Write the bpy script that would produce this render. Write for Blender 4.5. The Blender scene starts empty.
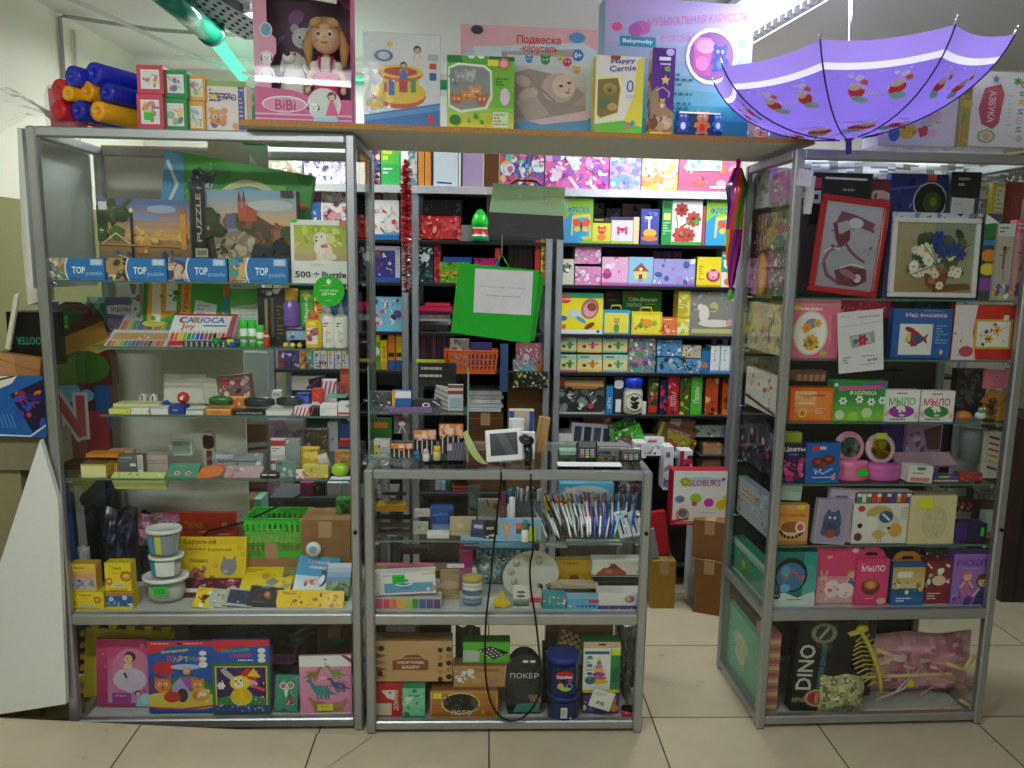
import bpy,math,random
from mathutils import Vector,Matrix,Euler
PI=math.pi
sc=bpy.context.scene
COL=bpy.data.collections.new('shop');sc.collection.children.link(COL)
#  camera
PITCH,ROLL,F,EYE=.15,.0166,768.0,1.55
fw=Vector((0,math.cos(PITCH),-math.sin(PITCH)));u0=Vector((0,math.sin(PITCH),math.cos(PITCH)));r0=Vector((1,0,0))
RT=math.cos(ROLL)*r0+math.sin(ROLL)*u0;UP=-math.sin(ROLL)*r0+math.cos(ROLL)*u0
cd=bpy.data.cameras.new('camera');cam=bpy.data.objects.new('camera',cd);COL.objects.link(cam)
cd.sensor_width=36;cd.lens=F*36/1024;cd.clip_start=.05;cd.clip_end=60
m3=Matrix((RT,UP,-fw)).transposed();cam.matrix_world=Matrix.Translation((0,0,EYE))@m3.to_4x4();sc.camera=cam
def ray(px,py):return fw+RT*((px-512)/F)+UP*((384-py)/F)
def proj(P):
 d=Vector(P)-Vector((0,0,EYE));z=d.dot(fw);return 512+F*d.dot(RT)/z,384-F*d.dot(UP)/z
FR={'W':(0,0,0),'L':(-1.446,2.34,.044),'C':(-.466,2.361,.036),'R':(.857,2.427,.065),'B':(0,3.6,.04)}
_a=.065;FR['S']=(.857-math.sin(_a)*.43,2.427+math.cos(_a)*.43,_a-PI/2)
def world(fr,u,v,z=0):
 ox,oy,a=FR[fr];return Vector((ox+math.cos(a)*u-math.sin(a)*v,oy+math.sin(a)*u+math.cos(a)*v,z))
def local(fr,P):
 ox,oy,a=FR[fr];x,y=P[0]-ox,P[1]-oy;return math.cos(a)*x+math.sin(a)*y,-math.sin(a)*x+math.cos(a)*y,P[2]
def at(fr,px,py,v):
 ox,oy,a=FR[fr];d=ray(px,py);n=Vector((-math.sin(a),math.cos(a)))
 t=(v+n.x*ox+n.y*oy)/(n.x*d.x+n.y*d.y);P=Vector((0,0,EYE))+d*t;q=local(fr,P);return q[0],q[2]
def atz(fr,px,py,z):
 d=ray(px,py);P=Vector((0,0,EYE))+d*((z-EYE)/d.z);q=local(fr,P);return q[0],q[1]
#  materials
def lin(h):
 if not isinstance(h,str):return tuple(h)
 h=h.lstrip('#')
 if len(h)==3:h=''.join(c*2 for c in h)
 return tuple(((c/12.92)if c<=.04045 else((c+.055)/1.055)**2.4)for c in(int(h[i:i+2],16)/255 for i in(0,2,4)))
MAT={}
def mk(name,rough=.5,metal=0,coat=0,noise=.08,scale=60,bump=0,clear=None,spec=.5,film=0):
 m=bpy.data.materials.new(name);m.use_nodes=True;n=m.node_tree;n.nodes.clear();N=n.nodes.new;L=n.links.new
 out=N('ShaderNodeOutputMaterial');at_=N('ShaderNodeAttribute');at_.attribute_name='Col'
 tc=N('ShaderNodeTexCoord');ns=N('ShaderNodeTexNoise');ns.inputs['Scale'].default_value=scale;ns.inputs['Detail'].default_value=3
 L(tc.outputs['Object'],ns.inputs['Vector'])
 mr=N('ShaderNodeMapRange');mr.inputs['To Min'].default_value=1-noise;mr.inputs['To Max'].default_value=1+noise;L(ns.outputs['Fac'],mr.inputs['Value'])
 mx=N('ShaderNodeVectorMath');mx.operation='SCALE';L(at_.outputs['Color'],mx.inputs[0]);L(mr.outputs[0],mx.inputs['Scale'])
 p=N('ShaderNodeBsdfPrincipled');L(mx.outputs[0],p.inputs['Base Color'])
 p.inputs['Roughness'].default_value=rough;p.inputs['Metallic'].default_value=metal;p.inputs['Coat Weight'].default_value=coat;p.inputs['Coat Roughness'].default_value=.12
 p.inputs['Specular IOR Level'].default_value=spec
 if bump:
  b=N('ShaderNodeBump');b.inputs['Strength'].default_value=bump;b.inputs['Distance'].default_value=.002;L(ns.outputs['Fac'],b.inputs['Height']);L(b.outputs[0],p.inputs['Normal'])
 last=p.outputs[0]
 if clear is not None:
  tr=N('ShaderNodeBsdfTransparent');gl=N('ShaderNodeBsdfGlossy');gl.inputs['Roughness'].default_value=rough
  fr_=N('ShaderNodeFresnel');fr_.inputs['IOR'].default_value=1.42 if not film else 1.5;tr.inputs['Color'].default_value=(*clear,1)
  ge=N('ShaderNodeNewGeometry');iv=N('ShaderNodeMath');iv.operation='SUBTRACT';iv.inputs[0].default_value=1;L(ge.outputs['Backfacing'],iv.inputs[1])
  mu=N('ShaderNodeMath');mu.operation='MULTIPLY';L(fr_.outputs[0],mu.inputs[0]);L(iv.outputs[0],mu.inputs[1])
  m1=N('ShaderNodeMixShader');L(mu.outputs[0],m1.inputs[0]);L(tr.outputs[0],m1.inputs[1]);L(gl.outputs[0],m1.inputs[2]);last=m1.outputs[0]
  if film:
   if bump:L(b.outputs[0],gl.inputs['Normal']);L(b.outputs[0],fr_.inputs['Normal'])
   m2=N('ShaderNodeMixShader');m2.inputs[0].default_value=film;L(last,m2.inputs[1]);L(p.outputs[0],m2.inputs[2]);last=m2.outputs[0]
 L(last,out.inputs['Surface']);MAT[name]=m;return m
mk('card',.42,noise=.07,scale=45,spec=.45);mk('gloss',.16,coat=.5,noise=.05);mk('matte',.85,noise=.1,bump=.15,spec=.25)
mk('alu',.38,metal=.75,noise=.05,scale=25);mk('chrome',.12,metal=1,noise=.02)
mk('glass',.02,clear=(.975,.99,.982));mk('film',.1,clear=(.95,.96,.96),film=.07,bump=1.0,scale=28);mk('plastic',.25,noise=.04)
mk('clearbox',.08,clear=(.94,.96,.96),film=.06);mk('edge',.2,noise=.05);mk('cloth',.9,noise=.18,scale=220,bump=.4,spec=.2);mk('fur',.95,noise=.25,scale=300,bump=1,spec=.1)
mk('kraft',.8,noise=.14,scale=30,bump=.1,spec=.2);mk('chip',.9,noise=.45,scale=160,spec=.15)
def emis(name,strength):
 m=bpy.data.materials.new(name);m.use_nodes=True;n=m.node_tree;n.nodes.clear();o=n.nodes.new('ShaderNodeOutputMaterial');e=n.nodes.new('ShaderNodeEmission')
 a=n.nodes.new('ShaderNodeAttribute');a.attribute_name='Col';n.links.new(a.outputs['Color'],e.inputs['Color']);e.inputs['Strength'].default_value=strength
 n.links.new(e.outputs[0],o.inputs['Surface']);MAT[name]=m
mk('foil',.28,coat=.3,noise=.12,bump=1.2,scale=34)
emis('lamp',9.0);emis('screen',.5);emis('greenlamp',1.1)
#  mesh builder
class MB:
 def __init__(s):s.v=[];s.f=[];s.c=[];s.m=[];s.s=[]
 def face(s,pts,col,mat='card',smooth=False):
  i=len(s.v);s.v+=[tuple(p)for p in pts];s.f.append(tuple(range(i,i+len(pts))));s.c.append(lin(col));s.m.append(mat);s.s.append(smooth);return s
 def mesh(s,V,Fc,col,mat,smooth=False,cols=None):
  i=len(s.v);s.v+=[tuple(p)for p in V]
  for k,f in enumerate(Fc):s.f.append(tuple(i+a for a in f));s.c.append(lin(cols[k]if cols else col));s.m.append(mat);s.s.append(smooth)
  return s
 def box(s,c,d,col,mat='card',rot=None,front=None,bev=0):
  x,y,z=d[0]/2,d[1]/2,d[2]/2
  if bev:
   b=min(bev,x*.45,y*.45,z*.45);V=[]
   for sx in(-1,1):
    for sy in(-1,1):
     for sz in(-1,1):V+=[(sx*(x-b),sy*(y-b),sz*z),(sx*(x-b),sy*y,sz*(z-b)),(sx*x,sy*(y-b),sz*(z-b))]
   def ix(sx,sy,sz,k):return(((sx>0)*2+(sy>0))*2+(sz>0))*3+k
   Fc=[]
   for sz in(-1,1):q=[ix(-1,-1,sz,0),ix(1,-1,sz,0),ix(1,1,sz,0),ix(-1,1,sz,0)];Fc.append(q if sz>0 else q[::-1])
   for sy in(-1,1):q=[ix(-1,sy,-1,1),ix(1,sy,-1,1),ix(1,sy,1,1),ix(-1,sy,1,1)];Fc.append(q if sy<0 else q[::-1])
   for sx in(-1,1):q=[ix(sx,-1,-1,2),ix(sx,1,-1,2),ix(sx,1,1,2),ix(sx,-1,1,2)];Fc.append(q if sx>0 else q[::-1])
   for sy in(-1,1):
    for sz in(-1,1):q=[ix(-1,sy,sz,0),ix(1,sy,sz,0),ix(1,sy,sz,1),ix(-1,sy,sz,1)];Fc.append(q if sy*sz>0 else q[::-1])
   for sx in(-1,1):
    for sz in(-1,1):q=[ix(sx,-1,sz,0),ix(sx,1,sz,0),ix(sx,1,sz,2),ix(sx,-1,sz,2)];Fc.append(q if sx*sz<0 else q[::-1])
    for sy in(-1,1):q=[ix(sx,sy,-1,1),ix(sx,sy,1,1),ix(sx,sy,1,2),ix(sx,sy,-1,2)];Fc.append(q)
   for sx in(-1,1):
    for sy in(-1,1):
     for sz in(-1,1):Fc.append([ix(sx,sy,sz,0),ix(sx,sy,sz,1),ix(sx,sy,sz,2)])
   cols=None
  else:
   V=[(a,b,e)for a in(-x,x)for b in(-y,y)for e in(-z,z)]
   Fc=[(0,4,5,1),(4,6,7,5),(6,2,3,7),(2,0,1,3),(1,5,7,3),(0,2,6,4)]
   cols=[front or col]+[col]*5
  if rot:M=Euler(rot).to_matrix();V=[M@Vector(p)for p in V]
  V=[(p[0]+c[0],p[1]+c[1],p[2]+c[2])for p in V];return s.mesh(V,Fc,col,mat,False,cols)
 def lathe(s,prof,col,mat='plastic',n=16,c=(0,0,0),rot=None,cols=None,sx=1,sy=1,arc=1):
  V=[];Fc=[];cc=[]
  for r,z in prof:
   for k in range(n):a=2*PI*arc*k/n;V.append(Vector((r*math.cos(a)*sx,r*math.sin(a)*sy,z)))
  for i in range(len(prof)-1):
   for k in range(n):
    Fc.append((i*n+k,i*n+(k+1)%n,(i+1)*n+(k+1)%n,(i+1)*n+k));cc.append(cols[i]if cols else col)
  if prof[0][0]>1e-5:Fc.append(tuple(range(n))[::-1]);cc.append(cc[0])
  if prof[-1][0]>1e-5:Fc.append(tuple((len(prof)-1)*n+k for k in range(n)));cc.append(cc[-2]if prof[0][0]>1e-5 else cc[-1])
  if rot:M=Euler(rot).to_matrix();V=[M@p for p in V]
  V=[(p[0]+c[0],p[1]+c[1],p[2]+c[2])for p in V];return s.mesh(V,Fc,col,mat,n>7,cc)
 def ball(s,c,r,col,mat='plastic',n=12,rot=None):
  if not isinstance(r,(tuple,list)):r=(r,r,r)
  m=n//2;V=[];Fc=[]
  for i in range(m+1):
   t=PI*i/m
   for k in range(n):a=2*PI*k/n;V.append(Vector((r[0]*math.sin(t)*math.cos(a),r[1]*math.sin(t)*math.sin(a),-r[2]*math.cos(t))))
  for i in range(m):
   for k in range(n):Fc.append((i*n+k,i*n+(k+1)%n,(i+1)*n+(k+1)%n,(i+1)*n+k))
  if rot:M=Euler(rot).to_matrix();V=[M@p for p in V]
  return s.mesh([(p[0]+c[0],p[1]+c[1],p[2]+c[2])for p in V],Fc,col,mat,True)
 def tube(s,path,r,col,mat='plastic',n=8,closed=False):
  P=[Vector(p)for p in path];V=[];Fc=[];k=len(P);R=r if isinstance(r,(list,tuple))else[r]*k
  up=Vector((.123,.3,1)).normalized()
  for i,p in enumerate(P):
   d=(P[(i+1)%k]-P[i-1])if closed else(P[min(i+1,k-1)]-P[max(i-1,0)])
   d=d.normalized()if d.length>1e-9 else Vector((0,0,1));a=d.cross(up)
   if a.length<.05:a=d.cross(Vector((1,0,0)))
   a.normalize();b=d.cross(a)
   for j in range(n):t=2*PI*j/n;V.append(p+(a*math.cos(t)+b*math.sin(t))*R[i])
  for i in range(k if closed else k-1):
   for j in range(n):Fc.append((i*n+j,i*n+(j+1)%n,((i+1)%k)*n+(j+1)%n,((i+1)%k)*n+j))
  if not closed:Fc.append(tuple(range(n))[::-1]);Fc.append(tuple((k-1)*n+j for j in range(n)))
  return s.mesh(V,Fc,col,mat,n>5)
 def prism(s,pts,y0,y1,col,mat='card',side=None):
  A=[(p[0],y0,p[1])for p in pts];B=[(p[0],y1,p[1])for p in pts];n=len(pts)
  ar=sum(pts[i][0]*pts[(i+1)%n][1]-pts[(i+1)%n][0]*pts[i][1]for i in range(n))
  if ar<0:A=A[::-1];B=B[::-1]
  s.face(A,col,mat);s.face(B[::-1],side or col,mat)
  for i in range(n):j=(i+1)%n;s.face([A[j],A[i],B[i],B[j]],side or col,mat)
  return s
 def build(s,name,parent=None):
  me=bpy.data.meshes.new(name);me.from_pydata(s.v,[],s.f);names=sorted(set(s.m))
  for n in names:me.materials.append(MAT[n])
  ix={n:i for i,n in enumerate(names)};me.polygons.foreach_set('material_index',[ix[a]for a in s.m]);me.polygons.foreach_set('use_smooth',s.s)
  at_=me.color_attributes.new('Col','FLOAT_COLOR','CORNER');buf=[]
  for f,c in zip(s.f,s.c):buf+=[c[0],c[1],c[2],1.0]*len(f)
  at_.data.foreach_set('color',buf);me.update()
  o=bpy.data.objects.new(name,me);COL.objects.link(o)
  if parent:o.parent=parent
  return o
def tag(o,label=None,cat=None,group=None,kind=None):
 if label:o['label']=label
 if cat:o['category']=cat
 if group:o['group']=group
 if kind:o['kind']=kind
 return o
def empty(name,loc=(0,0,0),rz=0):
 o=bpy.data.objects.new(name,None);COL.objects.link(o);o.location=loc;o.rotation_euler=(0,0,rz);o.empty_display_size=.05;return o
def copy_tree(o,parent=None):
 c=o.copy();COL.objects.link(c)
 if parent:c.parent=parent
 for ch in list(o.children):copy_tree(ch,c)
 return c
#  lettering
_T={}
def text_geo(body,bold):
 k=(body,bold)
 if k not in _T:
  cu=bpy.data.curves.new('lettering','FONT');cu.body=body;cu.resolution_u=2;cu.offset=.018 if bold else 0
  o=bpy.data.objects.new('lettering',cu);COL.objects.link(o);bpy.context.view_layer.update()
  me=o.evaluated_get(bpy.context.evaluated_depsgraph_get()).to_mesh()
  V=[(v.co.x,v.co.y)for v in me.vertices];Fc=[tuple(p.vertices)for p in me.polygons]
  bpy.data.objects.remove(o);bpy.data.curves.remove(cu)
  if not V:V=[(0,0),(1,0),(1,1)];Fc=[]
  xs=[a for a,b in V];ys=[b for a,b in V];_T[k]=(V,Fc,min(xs),max(xs),min(ys),max(ys))
 return _T[k]
def clip(P,W,H):
 for ax,lim,sg in((0,0,1),(0,W,-1),(1,0,1),(1,H,-1)):
  Q=[]
  for i in range(len(P)):
   a,b=P[i-1],P[i];da,db=(a[ax]-lim)*sg,(b[ax]-lim)*sg
   if(da>=0)!=(db>=0):t=da/(da-db);Q.append((a[0]+(b[0]-a[0])*t,a[1]+(b[1]-a[1])*t))
   if db>=0:Q.append(b)
  P=Q
  if len(P)<3:return[]
 return P
class Art:
 def __init__(s,mb,W,H,y,mat='card',x0=None,z0=0,step=.00006,M=None):
  s.mb,s.W,s.H,s.y,s.mat=mb,W,H,y,mat;s.x0=-W/2 if x0 is None else x0;s.z0=z0;s.k=0;s.step=step;s.M=M;s.A=W/H
 def put(s,P,col,mat=None,cl=True,adv=True):
  if cl:P=clip(P,s.W,s.H)
  if len(P)<3:return
  if adv:s.k+=1
  ar=sum(P[i-1][0]*P[i][1]-P[i][0]*P[i-1][1]for i in range(len(P)))
  if ar<0:P=P[::-1]
  y=s.y-.0004-s.k*s.step;Q=[(s.x0+a,y,s.z0+b)for a,b in P]
  if s.M:Q=[s.M@Vector(q)for q in Q]
  s.mb.face(Q,col,mat or s.mat)
 def r(s,u0,v0,u1,v1,col,mat=None):s.put([(u0*s.W,(1-v1)*s.H),(u1*s.W,(1-v1)*s.H),(u1*s.W,(1-v0)*s.H),(u0*s.W,(1-v0)*s.H)],col,mat)
 def bg(s,col):s.r(0,0,1,1,col)
 def e(s,u,v,ru,rv,col,rot=0,n=14,a0=0,a1=360):
  c,d=math.cos(math.radians(-rot)),math.sin(math.radians(-rot));P=[]
  full=a1-a0>=360
  for i in range(n if full else n+1):
   t=math.radians(a0+(a1-a0)*i/n);x,y=ru*s.H*math.cos(t),rv*s.H*math.sin(t);P.append((u*s.W+x*c-y*d,(1-v)*s.H+x*d+y*c))
  if not full and a1-a0>180:P.append((u*s.W,(1-v)*s.H))
  s.put(P,col)
 def p(s,pts,col):s.put([(a*s.W,(1-b)*s.H)for a,b in pts],col,cl=False)
 def l(s,pts,w,col):
  P=[(a*s.W,(1-b)*s.H)for a,b in pts];w=w*s.H/2;s.k+=1
  for(ax,ay),(bx,by)in zip(P,P[1:]):
   dx,dy=bx-ax,by-ay;L=math.hypot(dx,dy)or 1;nx,ny=-dy/L*w,dx/L*w;ex,ey=dx/L*w*.4,dy/L*w*.4
   s.put([(ax+nx-ex,ay+ny-ey),(ax-nx-ex,ay-ny-ey),(bx-nx+ex,by-ny+ey),(bx+nx+ex,by+ny+ey)],col)
 def ring(s,u,v,r1,r2,col,n=18,rv=1,a0=0,a1=360):
  s.k+=1
  for i in range(n):
   t0,t1=math.radians(a0+(a1-a0)*i/n),math.radians(a0+(a1-a0)*(i+1)/n)
   s.put([(u*s.W+q*s.H*math.cos(t),(1-v)*s.H+q*s.H*rv*math.sin(t))for q,t in((r1,t0),(r2,t0),(r2,t1),(r1,t1))],col,adv=False)
 def t(s,body,u,v,h,col,rot=0,w=None,bold=True,shear=0):
  V,Fc,x0,x1,y0,y1=text_geo(body,bold);k=h*s.H/max(y1-y0,.3);kx=k
  if w:kx=w*s.W/(x1-x0)if not rot%180==90 else w*s.H/(x1-x0)
  c,d=math.cos(math.radians(-rot)),math.sin(math.radians(-rot));Q=[];s.k+=1;y=s.y-.0004-s.k*s.step
  for a,b in V:
   X,Y=(a-(x0+x1)/2)*kx,(b-(y0+y1)/2)*k;X+=shear*Y;q=Vector((s.x0+u*s.W+X*c-Y*d,y,s.z0+(1-v)*s.H+X*d+Y*c));Q.append(s.M@q if s.M else q)
  s.mb.mesh(Q,Fc,col,s.mat)
 def h(s,u0,v0,u1,v1,n,col,fill=.45,seed=1):
  R=random.Random(seed);h=(v1-v0)/n;s.k+=1
  for i in range(n):
   x=u0;y=v0+h*i
   while x<u1-.01:
    w=R.uniform(.03,.12)*(u1-u0)/.6;x2=min(u1,x+w);s.put([(x*s.W,(1-y-h*fill)*s.H),(x2*s.W,(1-y-h*fill)*s.H),(x2*s.W,(1-y)*s.H),(x*s.W,(1-y)*s.H)],col,adv=False);x=x2+.015
    if R.random()<.12:break
 def g(s,u0,v0,u1,v1,c0,c1,n=8,horiz=False):
  a,b=lin(c0),lin(c1);s.k+=1
  for i in range(n):
   t=i/(n-1);c=tuple(a[j]+(b[j]-a[j])*t for j in range(3));f0,f1=i/n,(i+1)/n
   q=(u0+(u1-u0)*f0,v0,u0+(u1-u0)*f1,v1)if horiz else(u0,v0+(v1-v0)*f0,u1,v0+(v1-v0)*f1)
   s.put([(q[0]*s.W,(1-q[3])*s.H),(q[2]*s.W,(1-q[3])*s.H),(q[2]*s.W,(1-q[1])*s.H),(q[0]*s.W,(1-q[1])*s.H)],c,adv=False)
 def n(s,pal,n=14,size=.12,seed=0,box=(0,0,1,1)):
  if isinstance(pal,str):pal=pal.split()
  R=random.Random(seed*7+3);u0,v0,u1,v1=box
  for _ in range(n):
   c=R.choice(pal);u,v=R.uniform(u0,u1),R.uniform(v0,v1);z=size*R.uniform(.4,1.2);k=R.random()
   if k<.5:s.e(u,v,z,z*R.uniform(.4,1),c,R.uniform(0,180),9)
   elif k<.75:P=[(u+R.uniform(-z,z)/s.A*1.3,v+R.uniform(-z,z))for _ in range(3)];s.put([(a*s.W,(1-b)*s.H)for a,b in P],c)
   else:s.l([(u,v),(u+R.uniform(-z,z)*1.5/s.A,v+R.uniform(-z,z)*1.5)],z*.4,c)
 def fl(s,u,v,r,c,cc='ffd23a',n=6):
  for i in range(n):a=2*PI*i/n;s.e(u+r*.6*math.cos(a)/s.A,v+r*.6*math.sin(a),r*.5,r*.34,c,-math.degrees(-a),8)
  s.e(u,v,r*.34,r*.34,cc,n=8)
 def hd(s,u,v,r,c,ear='round',c2=None,eye='222222',cheek=None):
  c2=c2 or c
  for q in(-1,1):
   if ear=='round':s.e(u+q*r*.75/s.A,v-r*.8,r*.38,r*.38,c2,n=9)
   elif ear=='cat':s.p([(u+q*r*.95/s.A,v-r*1.25),(u+q*r*.2/s.A,v-r*.75),(u+q*r*.95/s.A,v-r*.2)],c2)
   elif ear=='long':s.e(u+q*r*.55/s.A,v-r*1.45,r*.25,r*.8,c2,q*14,10)
   elif ear=='flop':s.e(u+q*r*1.0/s.A,v+r*.1,r*.3,r*.65,c2,-q*12,10)
  s.e(u,v,r,r*.9,c,n=16)
  for q in(-1,1):
   s.e(u+q*r*.36/s.A,v-r*.12,r*.2,r*.24,'ffffff',n=8);s.e(u+q*r*.34/s.A,v-r*.08,r*.11,r*.15,eye,n=8)
   if cheek:s.e(u+q*r*.6/s.A,v+r*.28,r*.16,r*.12,cheek,n=8)
  s.e(u,v+r*.25,r*.13,r*.1,eye if ear!='none' else 'd88',n=8);s.l([(u-r*.25/s.A,v+r*.45),(u,v+r*.56),(u+r*.25/s.A,v+r*.45)],r*.09,'a33a3a')
 def gi(s,u,v,r,skin='f0c8a8',hair='6a3b22',dress='e060a0'):
  s.e(u,v-.1*r,r*1.25,r*1.2,hair,n=14);s.p([(u-r*1.7/s.A,v+r*5),(u-r*.5/s.A,v+r*1.1),(u+r*.5/s.A,v+r*1.1),(u+r*1.7/s.A,v+r*5)],dress)
  for q in(-1,1):s.l([(u+q*r*.5/s.A,v+r*1.3),(u+q*r*1.5/s.A,v+r*2.6)],r*.35,skin)
  s.e(u,v+r*.1,r*.85,r*.85,skin,n=12)
  for q in(-1,1):s.e(u+q*r*.35/s.A,v+r*.1,r*.13,r*.17,'2a2a40',n=7)
  s.l([(u-r*.2/s.A,v+r*.5),(u+r*.2/s.A,v+r*.5)],r*.12,'c04050');s.p([(u-r*.9/s.A,v-r*.2),(u-r*.2/s.A,v-r*.9),(u+r*.9/s.A,v-r*.2),(u+r*.3/s.A,v-r*.45)],hair)
 def fish(s,u,v,r,c,c2,d=1):
  s.p([(u+d*r*.7/s.A,v),(u+d*r*1.5/s.A,v-r*.6),(u+d*r*1.3/s.A,v),(u+d*r*1.5/s.A,v+r*.6)],c2);s.e(u,v,r,r*.62,c);s.e(u+d*r*.05/s.A,v-r*.62,r*.5,r*.22,c2,d*15);s.e(u,v+r*.6,r*.4,r*.2,c2)
  s.e(u-d*r*.65/s.A,v-r*.1,r*.3,r*.45,'f0c830');s.e(u-d*r*.6/s.A,v-r*.15,r*.13,r*.13,'ffffff',n=8);s.e(u-d*r*.6/s.A,v-r*.15,r*.07,r*.07,'111111',n=7)
  s.l([(u,v-r*.5),(u,v+r*.5)],r*.12,c2)
 def dino(s,u,v,r,c,d=1,spikes=True):
  s.e(u,v,r,r*.5,c,-d*8)
  s.p([(u-d*r*.8/s.A,v+r*.05),(u-d*r*1.9/s.A,v+r*.55),(u-d*r*.5/s.A,v+r*.4)],c);s.p([(u+d*r*.5/s.A,v-r*.3),(u+d*r*1.1/s.A,v-r*1.2),(u+d*r*1.4/s.A,v-r*1.1),(u+d*r*.95/s.A,v+r*.1)],c);s.e(u+d*r*1.35/s.A,v-r*1.15,r*.36,r*.2,c)
  for q in(-.5,-.1,.35,.7):s.l([(u+q*r/s.A,v+r*.2),(u+(q-.1*d)*r/s.A,v+r*1.0)],r*.22,c)
  if spikes:
   for q in range(6):x=-1+q*.34;s.p([(u+d*(x-.12)*r/s.A,v-r*.38),(u+d*x*r/s.A,v-r*.85),(u+d*(x+.14)*r/s.A,v-r*.38)],c)
 def car(s,u,v,r,c,win='bfe4f4'):
  s.e(u,v-r*.25,r*.6,r*.45,c,n=12);s.r(u-r/s.A,v-r*.2,u+r/s.A,v+r*.25,c);s.r(u-r*.4/s.A,v-r*.5,u+r*.35/s.A,v-r*.2,win)
  for q in(-.55,.55):s.e(u+q*r/s.A,v+r*.28,r*.25,r*.25,'222222',n=10);s.e(u+q*r/s.A,v+r*.28,r*.11,r*.11,'cccccc',n=8)
 def st(s,u,v,r,c,n=5,k=.45):
  s.put([((u+(r if i%2==0 else r*k)*math.sin(PI*i/n)/s.A)*s.W,(1-v+(r if i%2==0 else r*k)*math.cos(PI*i/n))*s.H)for i in range(2*n)],c,cl=False)
 def butterfly(s,u,v,r,c,c2):
  for q in(-1,1):s.e(u+q*r*.55/s.A,v-r*.35,r*.5,r*.4,c,-q*35);s.e(u+q*r*.45/s.A,v+r*.35,r*.36,r*.3,c2,q*30)
  s.e(u,v,r*.1,r*.5,'403020',n=8)
 def bear(s,u,v,r,c,c2='ffffff'):
  s.e(u,v+r*1.5,r*.95,r*1.1,c);s.e(u,v+r*1.6,r*.5,r*.65,c2)
  for q in(-1,1):s.e(u+q*r*1.05/s.A,v+r*1.2,r*.3,r*.55,c,-q*30,9);s.e(u+q*r*.7/s.A,v+r*2.45,r*.42,r*.3,c,0,9)
  s.hd(u,v,r,c)
 def house(s,u,v,r,wall,roof):
  s.r(u-r*.75/s.A,v-r*.1,u+r*.75/s.A,v+r*.9,wall);s.p([(u-r/s.A,v),(u,v-r),(u+r/s.A,v)],roof);s.r(u-r*.2/s.A,v+r*.35,u+r*.2/s.A,v+r*.9,'7a4a28');s.e(u,v-r*.25,r*.2,r*.2,'fff4c0',n=8)
#  placing
ZS={'L1':1.492,'L2':1.288,'L3':1.072,'L4':.864,'L5':.4165,'L6':.034,'C0':.915,'C1':.667,'C2':.4245,'C3':.03,'R1':1.472,'R2':1.276,'R3':1.069,'R4':.859,'R5':.647,'R6':.4285,'R7':.03,'B0':1.914,'B1':1.67,'B2':1.477,'B3':1.247,'B4':1.066,'B5':.862,'B6':.665,'T':1.972,'LT':1.944,'RT':1.95}
def solve(fr,rect,v,z,lean):
 x0,y0,x1,y1=rect;cx=(x0+x1)/2
 if isinstance(z,str):z=ZS[z]
 if v is None:v=atz(fr,cx,y1,z)[1]
 ua,ub=at(fr,x0,(y0+y1)/2 if lean<30 else y1,v)[0],at(fr,x1,(y0+y1)/2 if lean<30 else y1,v)[0]
 uc,zz=at(fr,cx,y1,v)
 if z is None:z=zz
 a,b=0.0,2.0;L=math.radians(lean)
 for _ in range(30):
  h=(a+b)/2;P=world(fr,uc,v+h*math.sin(L),z+h*math.cos(L))
  if proj(P)[1]>y0:a=h
  else:b=h
 return(ua+ub)/2,v,z,abs(ub-ua),h
def hang(o,fr,u,v,z,lean=0,roll=0,yaw=0,lift=0):
 o.rotation_euler=(-math.radians(lean),math.radians(roll),FR[fr][2]+math.radians(yaw));o.location=world(fr,u,v,z+lift);return o
def price(o,W,H,t,u,v,w=.028,h=.014,col='2bd83a',txt='',rot=0,name='price_tag',label=None):
 mb=MB();M=Matrix.Translation((-W/2+u*W,-.0022,(1-v)*H))@Matrix.Rotation(math.radians(rot),4,'Y')
 mb.box((0,0,0),(w,.0008,h),col,'card')
 if txt:Art(mb,w,h,-.0004,'card',x0=-w/2,z0=-h/2).t(txt,.5,.5,.55,'20402a',bold=False)
 for i in range(len(mb.v)):mb.v[i]=tuple(M@Vector(mb.v[i]))
 p=mb.build(name,o)
 if label:p['label']=label
 return p
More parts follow.
